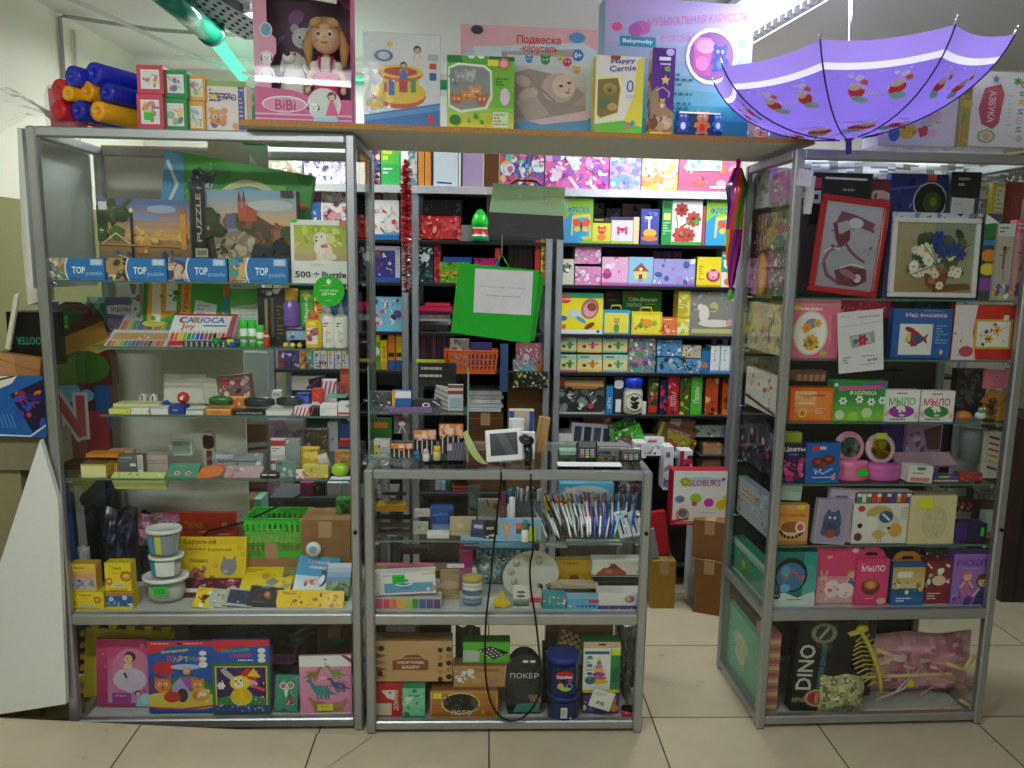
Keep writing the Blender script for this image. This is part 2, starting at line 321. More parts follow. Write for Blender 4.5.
def item(fr,name,cat,rect,v,t,col,art,label,z=None,lean=0,roll=0,yaw=0,group=None,mat='card',side=None,spine=None,wrap=False,tagp=None,hang_hole=False,top=None,bev=0):
 u,v,z,W,H=solve(fr,rect,v,z,lean);mb=MB()
 if bev:mb.box((0,t/2,H/2),(W,t,H),side or col,mat,bev=bev)
 else:mb.box((0,t/2,H/2),(W,t,H),side or col,mat,front=col)
 if bev:mb.face([(-W/2+bev,-.0003,bev),(W/2-bev,-.0003,bev),(W/2-bev,-.0003,H-bev),(-W/2+bev,-.0003,H-bev)],col,mat)
 if top:mb.face([(-W/2,0,H+.0004),(W/2,0,H+.0004),(W/2,t,H+.0004),(-W/2,t,H+.0004)],top,mat)
 if t>.02 and not bev:
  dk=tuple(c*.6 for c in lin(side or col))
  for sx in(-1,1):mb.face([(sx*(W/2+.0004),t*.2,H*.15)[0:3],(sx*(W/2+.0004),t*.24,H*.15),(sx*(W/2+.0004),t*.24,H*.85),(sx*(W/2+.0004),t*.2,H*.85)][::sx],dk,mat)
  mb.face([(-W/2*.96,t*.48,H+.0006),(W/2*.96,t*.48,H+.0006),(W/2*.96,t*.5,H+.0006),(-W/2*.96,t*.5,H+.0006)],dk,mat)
 if art:a=Art(mb,W,H,0,mat);art(a)
 if spine:
  a=Art(mb,t,H,0,mat,x0=-t,M=Matrix.Translation((-W/2,0,0))@Matrix.Rotation(-PI/2,4,'Z'));spine(a)
 o=mb.build(name);tag(o,label,cat,group)
 hang(o,fr,u,v,z,lean,roll,yaw,lift=W/2*math.sin(abs(math.radians(roll))))
 if wrap:
  w=MB();w.box((0,t/2,H/2),(W+.006,t+.008,H+.004),'dfe6e6','film');w.build('clear_wrap',o)['label']='clear plastic wrapping'
 if tagp:price(o,W,H,t,**tagp)
 o['_w']=W;o['_h']=H
 return o
def IL(*a,**k):return item('L',*a,**k)
def IC(*a,**k):return item('C',*a,**k)
#  the setting
FR['K']=(-.80,2.315,.10)
WX,BY,CZ=-1.9,4.05,2.56;RX=2.7
def struct(mb,name):return tag(mb.build(name),kind='structure')
def tile_mat():
 m=bpy.data.materials.new('floor_tiles');m.use_nodes=True;n=m.node_tree;N=n.nodes.new;L=n.links.new;p=n.nodes['Principled BSDF']
 g=N('ShaderNodeNewGeometry');mp=N('ShaderNodeMapping');mp.vector_type='POINT';mp.inputs['Location'].default_value=(-.023,.13,0);mp.inputs['Rotation'].default_value=(0,0,-.034)
 b=N('ShaderNodeTexBrick');b.offset=0;b.squash=1
 for k,v in(('Scale',1),('Mortar Size',.0028),('Brick Width',.57),('Row Height',.52),('Bias',0),('Mortar Smooth',.1)):b.inputs[k].default_value=v
 b.inputs['Color1'].default_value=(*lin('d6c9a9'),1);b.inputs['Color2'].default_value=(*lin('cec1a2'),1);b.inputs['Mortar'].default_value=(*lin('4a4338'),1)
 L(g.outputs['Position'],mp.inputs[0]);L(mp.outputs[0],b.inputs['Vector'])
 ns=N('ShaderNodeTexNoise');ns.inputs['Scale'].default_value=9;ns.inputs['Detail'].default_value=8;L(g.outputs['Position'],ns.inputs['Vector'])
 mr=N('ShaderNodeMapRange');mr.inputs['To Min'].default_value=.85;mr.inputs['To Max'].default_value=1.12;L(ns.outputs['Fac'],mr.inputs['Value'])
 s=N('ShaderNodeVectorMath');s.operation='SCALE';L(b.outputs['Color'],s.inputs[0]);L(mr.outputs[0],s.inputs['Scale']);L(s.outputs[0],p.inputs['Base Color'])
 r=N('ShaderNodeMapRange');r.inputs['To Min'].default_value=.22;r.inputs['To Max'].default_value=.4;L(ns.outputs['Fac'],r.inputs['Value']);L(r.outputs[0],p.inputs['Roughness']);MAT['tiles']=m
tile_mat()
def plaster(name,lo,hi,split=None,lo2=None):
 m=bpy.data.materials.new(name);m.use_nodes=True;n=m.node_tree;N=n.nodes.new;L=n.links.new;p=n.nodes['Principled BSDF'];p.inputs['Roughness'].default_value=.8
 g=N('ShaderNodeNewGeometry');ns=N('ShaderNodeTexNoise');ns.inputs['Scale'].default_value=2.2;ns.inputs['Detail'].default_value=9;L(g.outputs['Position'],ns.inputs['Vector'])
 mx=N('ShaderNodeMix');mx.data_type='RGBA';mx.inputs[6].default_value=(*lin(lo),1);mx.inputs[7].default_value=(*lin(hi),1);L(ns.outputs['Fac'],mx.inputs[0]);c=mx.outputs[2]
 if split:
  sp=N('ShaderNodeSeparateXYZ');L(g.outputs['Position'],sp.inputs[0]);lt=N('ShaderNodeMath');lt.operation='LESS_THAN';L(sp.outputs['Z'],lt.inputs[0]);lt.inputs[1].default_value=split
  m2=N('ShaderNodeMix');m2.data_type='RGBA';L(lt.outputs[0],m2.inputs[0]);L(c,m2.inputs[6]);m2.inputs[7].default_value=(*lin(lo2),1);c=m2.outputs[2]
 L(c,p.inputs['Base Color']);f=N('ShaderNodeTexNoise');f.inputs['Scale'].default_value=120;L(g.outputs['Position'],f.inputs['Vector'])
 b=N('ShaderNodeBump');b.inputs['Strength'].default_value=.2;b.inputs['Distance'].default_value=.003;L(f.outputs['Fac'],b.inputs['Height']);L(b.outputs[0],p.inputs['Normal']);MAT[name]=m
plaster('wall_left_paint','e6e2cc','f0eddc',1.78,'8c8a5c');plaster('wall_back_paint','d6d3c8','e6e4dc');plaster('ceiling_paint','dcdcd8','e6e6e2');plaster('wall_right_paint','8d8a78','9a9784')
mb=MB();mb.face([(-2.6,-1.5,0),(3.2,-1.5,0),(3.2,4.3,0),(-2.6,4.3,0)],'fff','tiles');struct(mb,'floor')
mb=MB();e0=world('L',-.46,-.035,.098);e1=world('L',1.0,-.035,.003)
mb.face([e0,(-1.9,.2,.0),e1],'fff','tiles');mb.face([e1,(e1[0],e1[1],0),(e0[0],e0[1],0),e0],'fff','tiles');struct(mb,'floor_rise')
mb=MB();mb.box((WX-.05,1.3,1.3),(.1,5.7,2.7),'fff','wall_left_paint');struct(mb,'wall_left')
mb=MB();mb.box((.4,BY+.05,1.3),(4.8,.1,2.7),'fff','wall_back_paint');struct(mb,'wall_back')
mb=MB();mb.box((RX+.05,1.3,1.3),(.1,5.7,2.7),'fff','wall_right_paint');struct(mb,'wall_right')
mb=MB();mb.box((.4,1.3,CZ+.05),(4.8,5.7,.1),'fff','ceiling_paint');struct(mb,'ceiling')
mb=MB();mb.prism([(0,0),(.05,0),(.05,.02),(.02,.05),(0,.05)],0,4.6,'eeeee8','matte')
V=[(-1.9+p[1],BY-p[0],CZ-p[2])for p in mb.v];mb.v=V;struct(mb,'trim_1')
#  display cabinets
AL='a9adae';AL2='9a9e9f';PW=.03
def cabinet(fr,W,H,D,mid,shelves,label,backpanel=None,lower_back=True,top_glass=False,counter=False):
 ox,oy,a=FR[fr];t=tag(empty('display_counter' if counter else 'display_cabinet',(ox,oy,0),a),label,'display cabinet')
 h=PW/2;col=AL
 for x,y in((h,h),(W-h,h),(W-h,D-h),(h,D-h)):
  m=MB();m.box((x,y,H/2),(PW,PW,H),col,'alu',bev=.005);m.box((x,y,.008),(PW*.8,PW*.8,.016),'222','matte');m.build('post',t)
 def rail(x0,x1,y0,y1,z,hh=PW):m=MB();m.box(((x0+x1)/2,(y0+y1)/2,z),(x1-x0,y1-y0,hh),col,'alu',bev=.004);return m.build('rail',t)
 for z in(H-h,mid,.03):
  hh=.03 if z!=mid else .036
  rail(PW,W-PW,.001,PW-.001,z,hh);rail(PW,W-PW,D-PW+.001,D-.001,z,hh);rail(.001,PW-.001,PW,D-PW,z,hh);rail(W-PW+.001,W-.001,PW,D-PW,z,hh)
 def pane(x0,y0,z0,x1,y1,z1,name='glass_panel',mat='glass',c='fff'):
  m=MB();m.box(((x0+x1)/2,(y0+y1)/2,(z0+z1)/2),(x1-x0,y1-y0,z1-z0),c,mat);return m.build(name,t)
 for z0,z1 in((.046,mid-.019),(mid+.019,H-.031)):
  pane(PW,.008,z0,W-PW,.011,z1)
  pane(.009,PW,z0,.012,D-PW,z1);pane(W-.012,PW,z0,W-.009,D-PW,z1)
 if backpanel:pane(PW,D-.012,.046,W-PW,D-.006,H-.031,'back_panel','matte',backpanel)
 pane(PW+.001,PW*.6,.018,W-PW-.001,D-PW*.6,.029,'bottom_board','matte','b9bab4');pane(PW,PW+.001,mid+.012,W-PW,D-.03,mid+.0190,'middle_board','matte','b9bab4')
 if top_glass:pane(.006,.006,H+.0005,W-.006,D-.006,H+.0055,'glass_top')
 for z,u0,u1,v0,v1 in shelves:
  m=MB();m.box(((u0+u1)/2,(v0+v1)/2,z-.003),(u1-u0,v1-v0,.006),'fff','glass');
  m.box(((u0+u1)/2,v0-.0008,z-.003),(u1-u0,.0012,.006),'54756a','edge');gs=m.build('glass_shelf',t)
  for x in(.02,W-.02):
   if u0<x+.03 and u1>x-.03:
    for y in(.04,D-.04):m=MB();m.tube([(x,y,z-.012),(x+(.018 if x<W/2 else-.018),y,z-.012)],.004,'ccc','chrome');m.ball((x+(.018 if x<W/2 else-.018),y,z-.012),.006,'ddd','chrome',8);m.build('shelf_pin',gs)
 m=MB();m.lathe([(.006,0),(.006,.008),(.003,.01)],'222','chrome',10,(W-h,-.0,mid+.3),(PI/2,0,0));m.build('lock',t)
 return t
lw,rw,cw=.964,.807,.925
cabinet('L',lw,1.941,.43,.397,[(ZS['L1'],.032,lw-.032,.03,.40),(ZS['L2'],.14,lw-.032,.03,.40),(ZS['L3'],.15,lw-.032,.03,.40),(ZS['L4'],.032,lw-.032,.03,.40)],'tall aluminium and glass display cabinet at the left, full of stationery and puzzles')
cabinet('C',cw,.909,.43,.405,[(ZS['C1'],.032,cw-.032,.03,.36)],'low aluminium and glass counter in the middle with pens and board games',top_glass=True,counter=True)
cabinet('R',rw,1.925,.43,.409,[(ZS[k],.032,rw-.032,.03,.40)for k in('R1','R2','R3','R4','R5')],'tall aluminium and glass display cabinet at the right, full of craft kits',backpanel='4c4a44')
#  shelving against the back wall
def shelving(u0,u1,zs,label,back='1d1c1c',extra=()):
 o=world('B',u0,0);t=tag(empty('shelving_unit',o,FR['B'][2]),label,'shelving');W=u1-u0;D=.36
 for x,y in((.016,.016),(W-.016,.016),(.016,D-.016),(W-.016,D-.016)):m=MB();m.box((x,y,.955),(.032,.032,1.91),'a9b0ba','alu',bev=.004);m.build('post',t)
 m=MB();m.box((W/2,D+.004,.955),(W,.006,1.9),back,'matte');m.build('back_panel',t)
 for i,z in enumerate(zs):
  m=MB();top=i==0;m.box((W/2,D/2,z-.009),(W-.066 if not top else W-.002,D-.004,.016),'c9ccd0' if top else '3c3c40','matte',bev=.002)
  if top:m.box((W/2,-.001,z-.018),(W-.002,.008,.034),'e8eaec','alu')
  else:m.box((W/2,.003,z-.010),(W-.066,.004,.013),'34343a','alu')
  m.build('shelf',t)
 return t
zs=[ZS['B%d'%i]for i in range(7)]
shelving(-1.145,-.487,zs+[.1],'grey metal shelving against the back wall, left of the dark shelves')
shelving(-.472,.178,[ZS['B0'],ZS['B1'],ZS['B2'],ZS['B3'],ZS['B4'],.47,.1],'dark shelving behind the counter with bags, folders and an orange basket')
shelving(.196,1.075,zs+[.1],'brightly stocked black shelving at the back, seen between counter and right cabinet')
shelving(1.10,2.2,zs+[.1],'back shelving half hidden behind the right-hand cabinet')
ox,oy,a=FR['K'];mb=MB();mb.box((.87,.2,.008),(1.74,.41,.016),'d8d8d4','matte');mb.box((.87,-.0062,.008),(1.74,.001,.016),'b98a50','chip');
o=tag(mb.build('chipboard_shelf'),'long white-faced chipboard laid across the tops of both tall cabinets','board');o.location=(ox,oy,1.946);o.rotation_euler=(0,0,a);ZS['T']=1.963
#  lights, pipes
def fixture(p0,p1,label,name='ceiling_light',mat='lamp',lamp=True,power=40,grille=True,w=.11):
 p0,p1=Vector(p0),Vector(p1);mid=(p0+p1)/2;L=(p1-p0).length;a=math.atan2((p1-p0).y,(p1-p0).x)
 t=tag(empty(name,mid,a),label,'ceiling light')
 m=MB();m.prism([(-w,0),(w,0),(w*.75,.045),(-w*.75,.045)],-L/2,L/2,'f2f2f0','matte');m.v=[(q[1],q[0],q[2])for q in m.v];m.build('housing',t)
 for y in(-w*.45,w*.45):
  m=MB();m.tube([(-L/2+.03,y,-.016),(L/2-.03,y,-.016)],.013,'f4faff',mat,10);m.build('tube',t)
  for x in(-L/2+.015,L/2-.015):m=MB();m.box((x,y,-.013),(.025,.03,.034),'ddd','plastic');m.build('lamp_holder',t)
 if grille:
  m=MB();n=int(L/.05)
  for i in range(n):m.box((-L/2+.04+i*.05,w*1.02,-.01),(.006,.035,.03),'c8c8c8','alu')
  for z in(-.03,.008):m.box((0,w*1.02+.018,z),(L-.04,.004,.006),'c8c8c8','alu')
  m.build('grille',t)
 if lamp:
  ld=bpy.data.lights.new('tube_light','AREA');ld.shape='RECTANGLE';ld.size=L;ld.size_y=.12;ld.energy=power;ld.color=(.93,.98,1.0)
  lo=bpy.data.objects.new('tube_light',ld);COL.objects.link(lo);lo.parent=t;lo.location=(0,0,-.05)
 return t
def W3(px,py,z):q=atz('W',px,py,z);return(q[0],q[1],z)
fixture((.78,3.55,2.5),(1.02,2.25,2.5),'lit fluorescent ceiling light above the open umbrella',power=15)
fixture((-.95,3.75,2.5),(-1.05,3.0,2.5),'lit fluorescent ceiling light behind the pink doll box',power=10,grille=False)
fixture((-1.5,.7,2.5),(-.2,.7,2.5),'fluorescent ceiling light over the shop floor, front left',power=14,grille=False)  # unseen fixture, added to light the cabinet fronts from the left
fixture((.4,.2,2.5),(1.7,.2,2.5),'fluorescent ceiling light over the shop floor, front right',power=3.5,grille=False)  # weaker unseen fixture, added for the right-hand fronts
w=bpy.data.worlds.new('room_air');sc.world=w;w.use_nodes=True;w.node_tree.nodes['Background'].inputs[0].default_value=(.84,.86,.76,1);w.node_tree.nodes['Background'].inputs[1].default_value=.22
sc.view_settings.view_transform='Standard';sc.view_settings.look='None';sc.view_settings.gamma=1;sc.view_settings.exposure=.85;sc.view_settings.use_curve_mapping=False
sc.cycles.transparent_max_bounces=40;sc.cycles.max_bounces=8;sc.cycles.use_denoising=True;sc.cycles.caustics_reflective=False;sc.cycles.caustics_refractive=False
#  on top of the cabinets
def noodle(px,py,r_px,col,L,name,label,dr=(.42,.9),lead=.0,fr='L',v=.04,cat='foam noodle'):
 u,z=at(fr,px,py,v);r=r_px*2.38/F;n=math.hypot(*dr);d=(dr[0]/n,dr[1]/n);z=max(z,1.946+r)
 mb=MB();mb.lathe([(r*.3,0.004),(r*.3,0),(r*.95,0),(r,.006),(r,L-.006),(r*.95,L),(r*.3,L)],col,'plastic',20,(0,0,0),(PI/2,0,0))
 mb.lathe([(r*.29,.03),(0,.031)],'10122a','matte',12,(0,0,0),(PI/2,0,0))
 mb.v=[(p[0],-p[1],p[2])for p in mb.v];mb.f=[f[::-1]for f in mb.f]
 o=mb.build(name);tag(o,label,cat,'foam noodles on the left cabinet');o.location=world(fr,u,v,z);o.rotation_euler=(0,0,FR[fr][2]-math.atan2(d[0],d[1]));return o
for a in((72,76,10,'2433c4','top left blue foam noodle of the bundle on the left cabinet'),(93,73,10.5,'2436cc','topmost blue foam noodle, nearest the dice boxes, of the bundle'),(106,92,9.5,'1f2fb8','blue foam noodle under the topmost one, beside the pink dice box'),(77,110,10,'2030b0','lowest blue foam noodle of the bundle'),(86,91,9.5,'f0a818','thick yellow foam noodle in the middle of the bundle'),(67,93,7,'f2b41c','thin yellow foam noodle at the left of the bundle'),(97,111,9.5,'f4b01a','long yellow foam noodle lying lowest at the right of the bundle'),(59,90,11,'d8202c','red foam noodle at the left edge of the bundle'),(58,110,9.5,'d41c2c','red foam noodle lying under the other red one')):
 noodle(*a[:4],.36,'foam_noodle',a[4],v={67:.03,86:.05,97:.02,77:.05,59:.07,58:.06}.get(a[0],.04))
u,z=at('L',42,121,.1);mb=MB();mb.lathe([(.02,0),(.058,.003),(.064,.03),(.062,.10),(.055,.128),(.02,.135)],'e07a98','film',18);mb.lathe([(.05,.004),(.052,.12),(.03,.126)],'e8839c','cloth',18)
o=tag(mb.build('pink_bundle'),'pink bundle in crumpled plastic at the left end of the left cabinet top','bundle');o.location=world('L',.065,.13,1.945)
mb=MB();R=random.Random(4);n=14;V=[]
for i in range(n):
 for j in range(n):
  s,t=i/(n-1),j/(n-1);x=-.20+.26*s;y=.02+.2*t;zz=1.948+.10*math.sin(s*3)*(1-.4*t)+R.uniform(-.008,.008);V.append((x,y,zz))
mb.mesh(V,[(i*n+j,(i+1)*n+j,(i+1)*n+j+1,i*n+j+1)for i in range(n-1)for j in range(n-1)],'e4ecec','film',True)
o=tag(mb.build('plastic_sheet'),'crumpled clear plastic sheet hanging off the left cabinet corner','plastic sheet');ox,oy,a=FR['L'];o.location=(ox,oy,0);o.rotation_euler=(0,0,a)
def cube_art(c,seed):return lambda a:[a.bg(c),a.r(.14,.16,.86,.84,'eef2ee'),a.n('a8c8d8 d88a9a 9ccf88 f0d878 7a8aa0',9,.14,seed,(.25,.28,.75,.72)),a.r(.14,.16,.86,.2,'ffffff')]
for i,(x0,x1,yt,ym,yb,c,n)in enumerate(((137,163,65,94,123,'d84a62','pink-red'),(164,187,70,98,124,'1f9a58','green'),(188,205,75,101,124.5,'eab040','orange-yellow'))):
 for k,(a_,b_)in enumerate(((ym,yb),(yt,ym))):
  z=1.946 if k==0 else solve('L',(x0,ym,x1,yb),.06+.02*i,1.946,0)[4]+1.9475
  o=IL('picture_cube_box','box',(x0,a_,x1,b_),.06+.02*i,.1,c,cube_art(c,i*5+k),'%s boxed picture cube, %s of its pair beside the foam noodles'%(n,'lower' if k==0 else 'upper'),z=z,side=c,group='boxed picture cubes',spine=(lambda a:[a.bg('4a6a9a'),a.n('d84a62 e8e8e8 8a4a9a',7,.2,3)])if i==0 else None)
  if i==0 and k==0:price(o,o['_w'],o['_h'],0,.45,.62,.028,.022,'2bd83a','')
IL('memory_game_box','box',(206,81,246,125),.12,.09,'f2eee2',lambda a:[a.r(0,0,1,.1,'8cc25a'),a.n('e8a85a 7a5aa8 e4c04a 6aa0c8',8,.1,4,(.1,.5,.75,.9)),a.hd(.3,.68,.16,'e0a060'),a.h(.1,.16,.7,.42,4,'5a4a8a',seed=4),a.t('МЕМО',.45,.3,.12,'4a3a9a'),a.r(.8,.1,.95,.9,'4a56a8'),a.h(.83,.14,.92,.86,9,'ffffff')],'white game box with purple lettering at the right end of the picture cubes',z=1.946,side='d8c49a',yaw=6,tagp=dict(u=.2,v=.3,w=.02,h=.012,col='e8d83a'))
IL('green_pink_box','box',(240,88,262,125),.28,.05,'38b070',lambda a:[a.bg('5ac890'),a.r(0,.6,1,1,'e86a98'),a.n('ffffff f8d0e0 1f9a58',8,.15,6)],'green and pink box peeking out left of the pink doll box',z=1.946)
def doll_box():
 u,v,z,W,H=solve('K',(250,-14,355,121),.05,ZS['T'],0);W*=.93;D=.11;p='e85a9c';t=tag(empty('doll_box',world('K',u,v,z),FR['K'][2]),'pink doll gift box with a clear window, a doll and a toy dog in it','toy box')
 m=MB();th=.003;m.box((0,D-.0015,H/2),(W,th,H),'5a2a58','card');m.box((-W/2+.0015,D/2,H/2),(th,D-.003,H),p,'card');m.box((W/2-.0015,D/2,H/2),(th,D-.003,H),'d8487f','card');m.box((0,D/2,th/2),(W-.006,D-.003,th),p);m.box((0,D/2,H-th/2),(W-.006,D-.003,th),p)
 a=Art(m,W-.01,H,D-.004,x0=-W/2+.005);a.g(0,0,1,1,'4a2048','7a3a60',5);a.n('7a4a80 8a5a90 a870a0',16,.07,3);a.hd(.45,.3,.09,'e8e4ea','round','c8b0d0');a.e(.62,.26,.06,.05,'6aa8d8');m.build('carton',t)
 m=MB();y=.0;m.prism([(-W/2,0),(W/2,0),(W/2,H*.19),(W*.1,H*.2),(-W*.1,H*.25),(-W/2,H*.27)],y,y+.002,p);m.prism([(-W/2,H*.27),(-W*.33,H*.26),(-W*.335,H*.45),(-W*.27,H*.52),(-W*.27,H*.62),(-W*.36,H*.68),(-W*.36,H),(-W/2,H)],y,y+.002,'f0a8c8')
 a=Art(m,W,H,-.0002);a.e(.13,.32,.048,.055,'f6d8e6');a.e(.13,.32,.036,.045,'7ab4dc');a.e(.13,.52,.05,.05,'fbe6f0');a.hd(.13,.52,.035,'ffffff','flop','7a4a60');a.e(.13,.64,.06,.055,'fbe6f0');a.hd(.13,.65,.035,'ffffff','flop','7a4a60')
 a.e(.3,.855,.17,.062,'ffffff');a.e(.3,.858,.16,.053,'f4a0c4');a.t('BiBi',.31,.86,.075,'c0307a');a.l([(0,.93),(1,.93)],.015,'f8c0d8');a.l([(0,.965),(1,.965)],.01,'f8c0d8')
 a.e(.71,.85,.13,.125,'f8dce8');a.e(.71,.85,.115,.11,'dfe6e2');a.hd(.6,.87,.035,'ffffff','flop','3a2a30');a.gi(.79,.79,.028,dress='ea5a98');a.r(.6,.945,.85,.975,'a8d4ee')
 m.build('printed_front',t);m=MB();m.box((0,-.003,H/2),(W-.004,.001,H-.004),'fff','glass');m.build('window',t)
 m=MB();M=Matrix.Translation((W/2-.004,-.0045,H*.955));m.box((W*.2,-.006,H*.97),(W*.34,.001,H*.15),'e6e6d6',rot=(0,.12,0));b=Art(m,W*.28,H*.12,-.0068,x0=W*.06,z0=H*.9);b.h(.05,.12,.9,.5,4,'9a9a88');b.h(.4,.7,.75,.95,1,'333322',fill=.9);m.build('paper_tag',t)['label']='cream paper price label'
 s=H/.40;dx=W*.22;d=tag(empty('doll',world('K',u+dx,v+.045,z+.035),FR['K'][2]),'blonde doll in a pink pinafore dress inside the doll box','doll');sk='f2c2a0'
 m=MB();m.lathe([(.012,.0),(.03,.03),(.034,.07),(.03,.12),(.022,.15),(.013,.165),(.011,.175)],sk,'plastic',14,sy=.8)
 for q in(-1,1):m.tube([(q*.028,0,.145),(q*.05,-.006,.11),(q*.052,-.022,.075)],[.012,.010,.008],sk,n=10);m.ball((q*.052,-.026,.068),(.010,.008,.012),sk,n=8);m.tube([(q*.016,0,.02),(q*.018,-.002,-.02),(q*.018,-.004,-.032)],[.013,.011,.009],sk,n=10)
 m.build('body',d)
 m=MB();m.lathe([(.045,.012),(.047,.02),(.04,.06),(.033,.10),(.031,.125)],'ee4a86','cloth',20,sy=.85);m.lathe([(.0315,.12),(.034,.15),(.024,.166),(.013,.168)],'f4f0f0','cloth',16,sy=.8)
 for q in(-1,1):m.tube([(q*.017,-.028,.12),(q*.018,-.027,.15),(q*.018,-.008,.168)],.005,'e8407c','cloth',6);m.ball((q*.034,-.002,.143),(.017,.016,.015),'f4f0f0','cloth',10)
 m.build('dress',d)
 m=MB();c=(0,-.004,.225);m.ball(c,(.045,.04,.047),sk,n=20);m.ball((0,-.044,.218),(.005,.005,.004),'eeb494',n=8)
 for q in(-1,1):
  m.ball((q*.017,-.039,.226),(.008,.004,.009),'ffffff','gloss',10);m.ball((q*.017,-.0425,.225),(.005,.002,.006),'3a2418','gloss',8);m.ball((q*.045,-.002,.222),(.006,.008,.010),sk,n=8);m.ball((q*.026,-.037,.209),(.008,.002,.005),'eaa08c',n=8)
  m.tube([(q*.01,-.040,.241),(q*.017,-.041,.243),(q*.024,-.037,.241)],.0013,'a87840',n=5)
 m.tube([(-.009,-.0425,.203),(0,-.043,.200),(.009,-.0425,.203)],.0018,'c83a50',n=6);m.build('head',d)
 m=MB();m.ball((0,.006,.236),(.05,.044,.05),'dcae78','fur',18)
 for q in(-1,1):m.tube([(q*.042,.0,.24),(q*.055,.006,.2),(q*.05,.01,.14)],[.014,.017,.006],'d8a870','fur',8);m.ball((q*.025,-.036,.26),(.02,.01,.012),'dcae78','fur',10,(0,q*.5,0))
 m.build('hair',d)
 g=tag(empty('plush_dog',world('K',u-W*.12,v+.045,z+.05),FR['K'][2]),'white plush dog with a black nose sitting left of the doll in its box','plush toy')
 m=MB();w='f4f2ee';m.lathe([(.02,0),(.042,.02),(.044,.05),(.034,.09),(.025,.12)],w,'fur',16,sy=.8);m.tube([(-.015,-.01,.08),(-.02,-.03,.04),(-.022,-.032,.005)],[.014,.012,.013],w,'fur',8);m.tube([(.02,-.01,.08),(.022,-.03,.04),(.022,-.032,.005)],[.014,.012,.013],w,'fur',8)
 m.ball((0,-.005,.135),(.032,.032,.03),w,'fur',16);m.ball((-.008,-.034,.14),(.02,.022,.017),w,'fur',12,(0,0,-.2));m.build('body',g)
 m=MB();m.ball((-.01,-.055,.147),(.009,.006,.007),'1a1a1a','gloss',10);m.build('nose',g)
 for q in(-1,1):m=MB();m.ball((q*.013-.004,-.034,.152),.0035,'111','gloss',8);m.build('eye',g);m=MB();m.ball((q*.031,0,.13),(.009,.016,.026),'e6e2dc','fur',10,(0,-q*.3,0));m.build('ear',g)
doll_box()
def pool(a):
 a.bg('eef0f2');a.p([(0,1),(0,.88),(1,.72),(1,1)],'2c7cc8');a.p([(0,.9),(1,.74),(1,.8),(0,.95)],'5aa4e0')
 a.e(.46,.66,.3,.14,'e2581e');a.e(.46,.62,.3,.13,'f8d21e');a.r(.24,.42,.72,.6,'f8d21e');a.e(.48,.42,.25,.09,'e85420');a.e(.48,.4,.25,.075,'f8d21e');a.e(.48,.4,.19,.048,'c8381e');a.r(.26,.52,.3,.62,'d8301e');a.r(.32,.5,.4,.66,'2a6cc0');a.r(.46,.5,.57,.62,'c83018');a.r(.61,.48,.68,.62,'3aa048')
 a.gi(.7,.16,.035,hair='3a2018',dress='f0ecd8');a.gi(.52,.33,.03,hair='4a3020',dress='3a7ac8');a.e(.15,.76,.1,.07,'b8b8b8');a.e(.15,.76,.08,.055,'f4d428');a.e(.26,.24,.12,.07,'c8d0d8');a.ring(.26,.24,.07,.1,'2a5aa8',rv=.6);a.e(.34,.12,.03,.03,'f0d83a');a.r(.86,.3,.95,.36,'d8382a');a.r(.86,.4,.95,.48,'2a4aa8');a.r(.84,.2,.97,.27,'c8c8d0');a.st(.88,.9,.06,'e02828',4,.6)
item('K','ball_pool_box','toy box',(364,34,440,129),.04,.075,'eef0f2',pool,'blue box picturing a yellow and red inflatable play pool',z='T',side='3a86c8',yaw=3,wrap=True)
def frog(a):
 a.bg('78c43c');a.g(0,.7,1,1,'9ad04a','f0e23a',4);a.p([(0,0),(1,0),(1,.06),(0,.1)],'1c7a34');a.e(.42,.02,.2,.12,'5ab43a');a.e(.36,-.02,.06,.06,'ffffff');a.e(.5,-.02,.06,.06,'ffffff')
 a.p([(.02,.16),(.16,.1),(.55,.12),(.66,.2),(.68,.55),(.6,.72),(.2,.78),(.02,.7)],'f4f8ec');a.p([(.04,.18),(.18,.13),(.54,.15),(.64,.22),(.65,.54),(.57,.69),(.2,.74),(.04,.67)],'8e9690')
 for u,v,c in((.12,.35,'8a8a90'),(.14,.6,'c86a28'),(.3,.55,'e08a34'),(.42,.5,'e8a050'),(.52,.6,'c86a28'),(.34,.28,'b8bcb8'),(.2,.3,'a0a4a4')):a.hd(u,v,.08,c)
 a.l([(.02,.68),(.2,.75),(.57,.7),(.65,.54),(.64,.22)],.012,'f8fff0');a.h(.72,.3,.95,.42,3,'2a5a20');a.e(.84,.1,.08,.08,'e07a68');a.e(.84,.1,.05,.05,'f4c0b8');a.r(.6,.05,.76,.14,'f0e83a');a.r(.68,.76,.92,.98,'d8f0b8');a.h(.7,.79,.9,.96,4,'c84a5a');a.e(.86,.55,.07,.12,'f0d4e0');a.e(.12,.88,.08,.07,'2a7a2a');a.n('e8c020 3a9a2a',8,.04,2,(.3,.82,.65,.96))
item('K','frog_pond_game','toy box',(447,56,514,134),.03,.05,'78c43c',frog,'green game box with a frog top and clear animal window',z='T',side='1c6a34',yaw=-2)
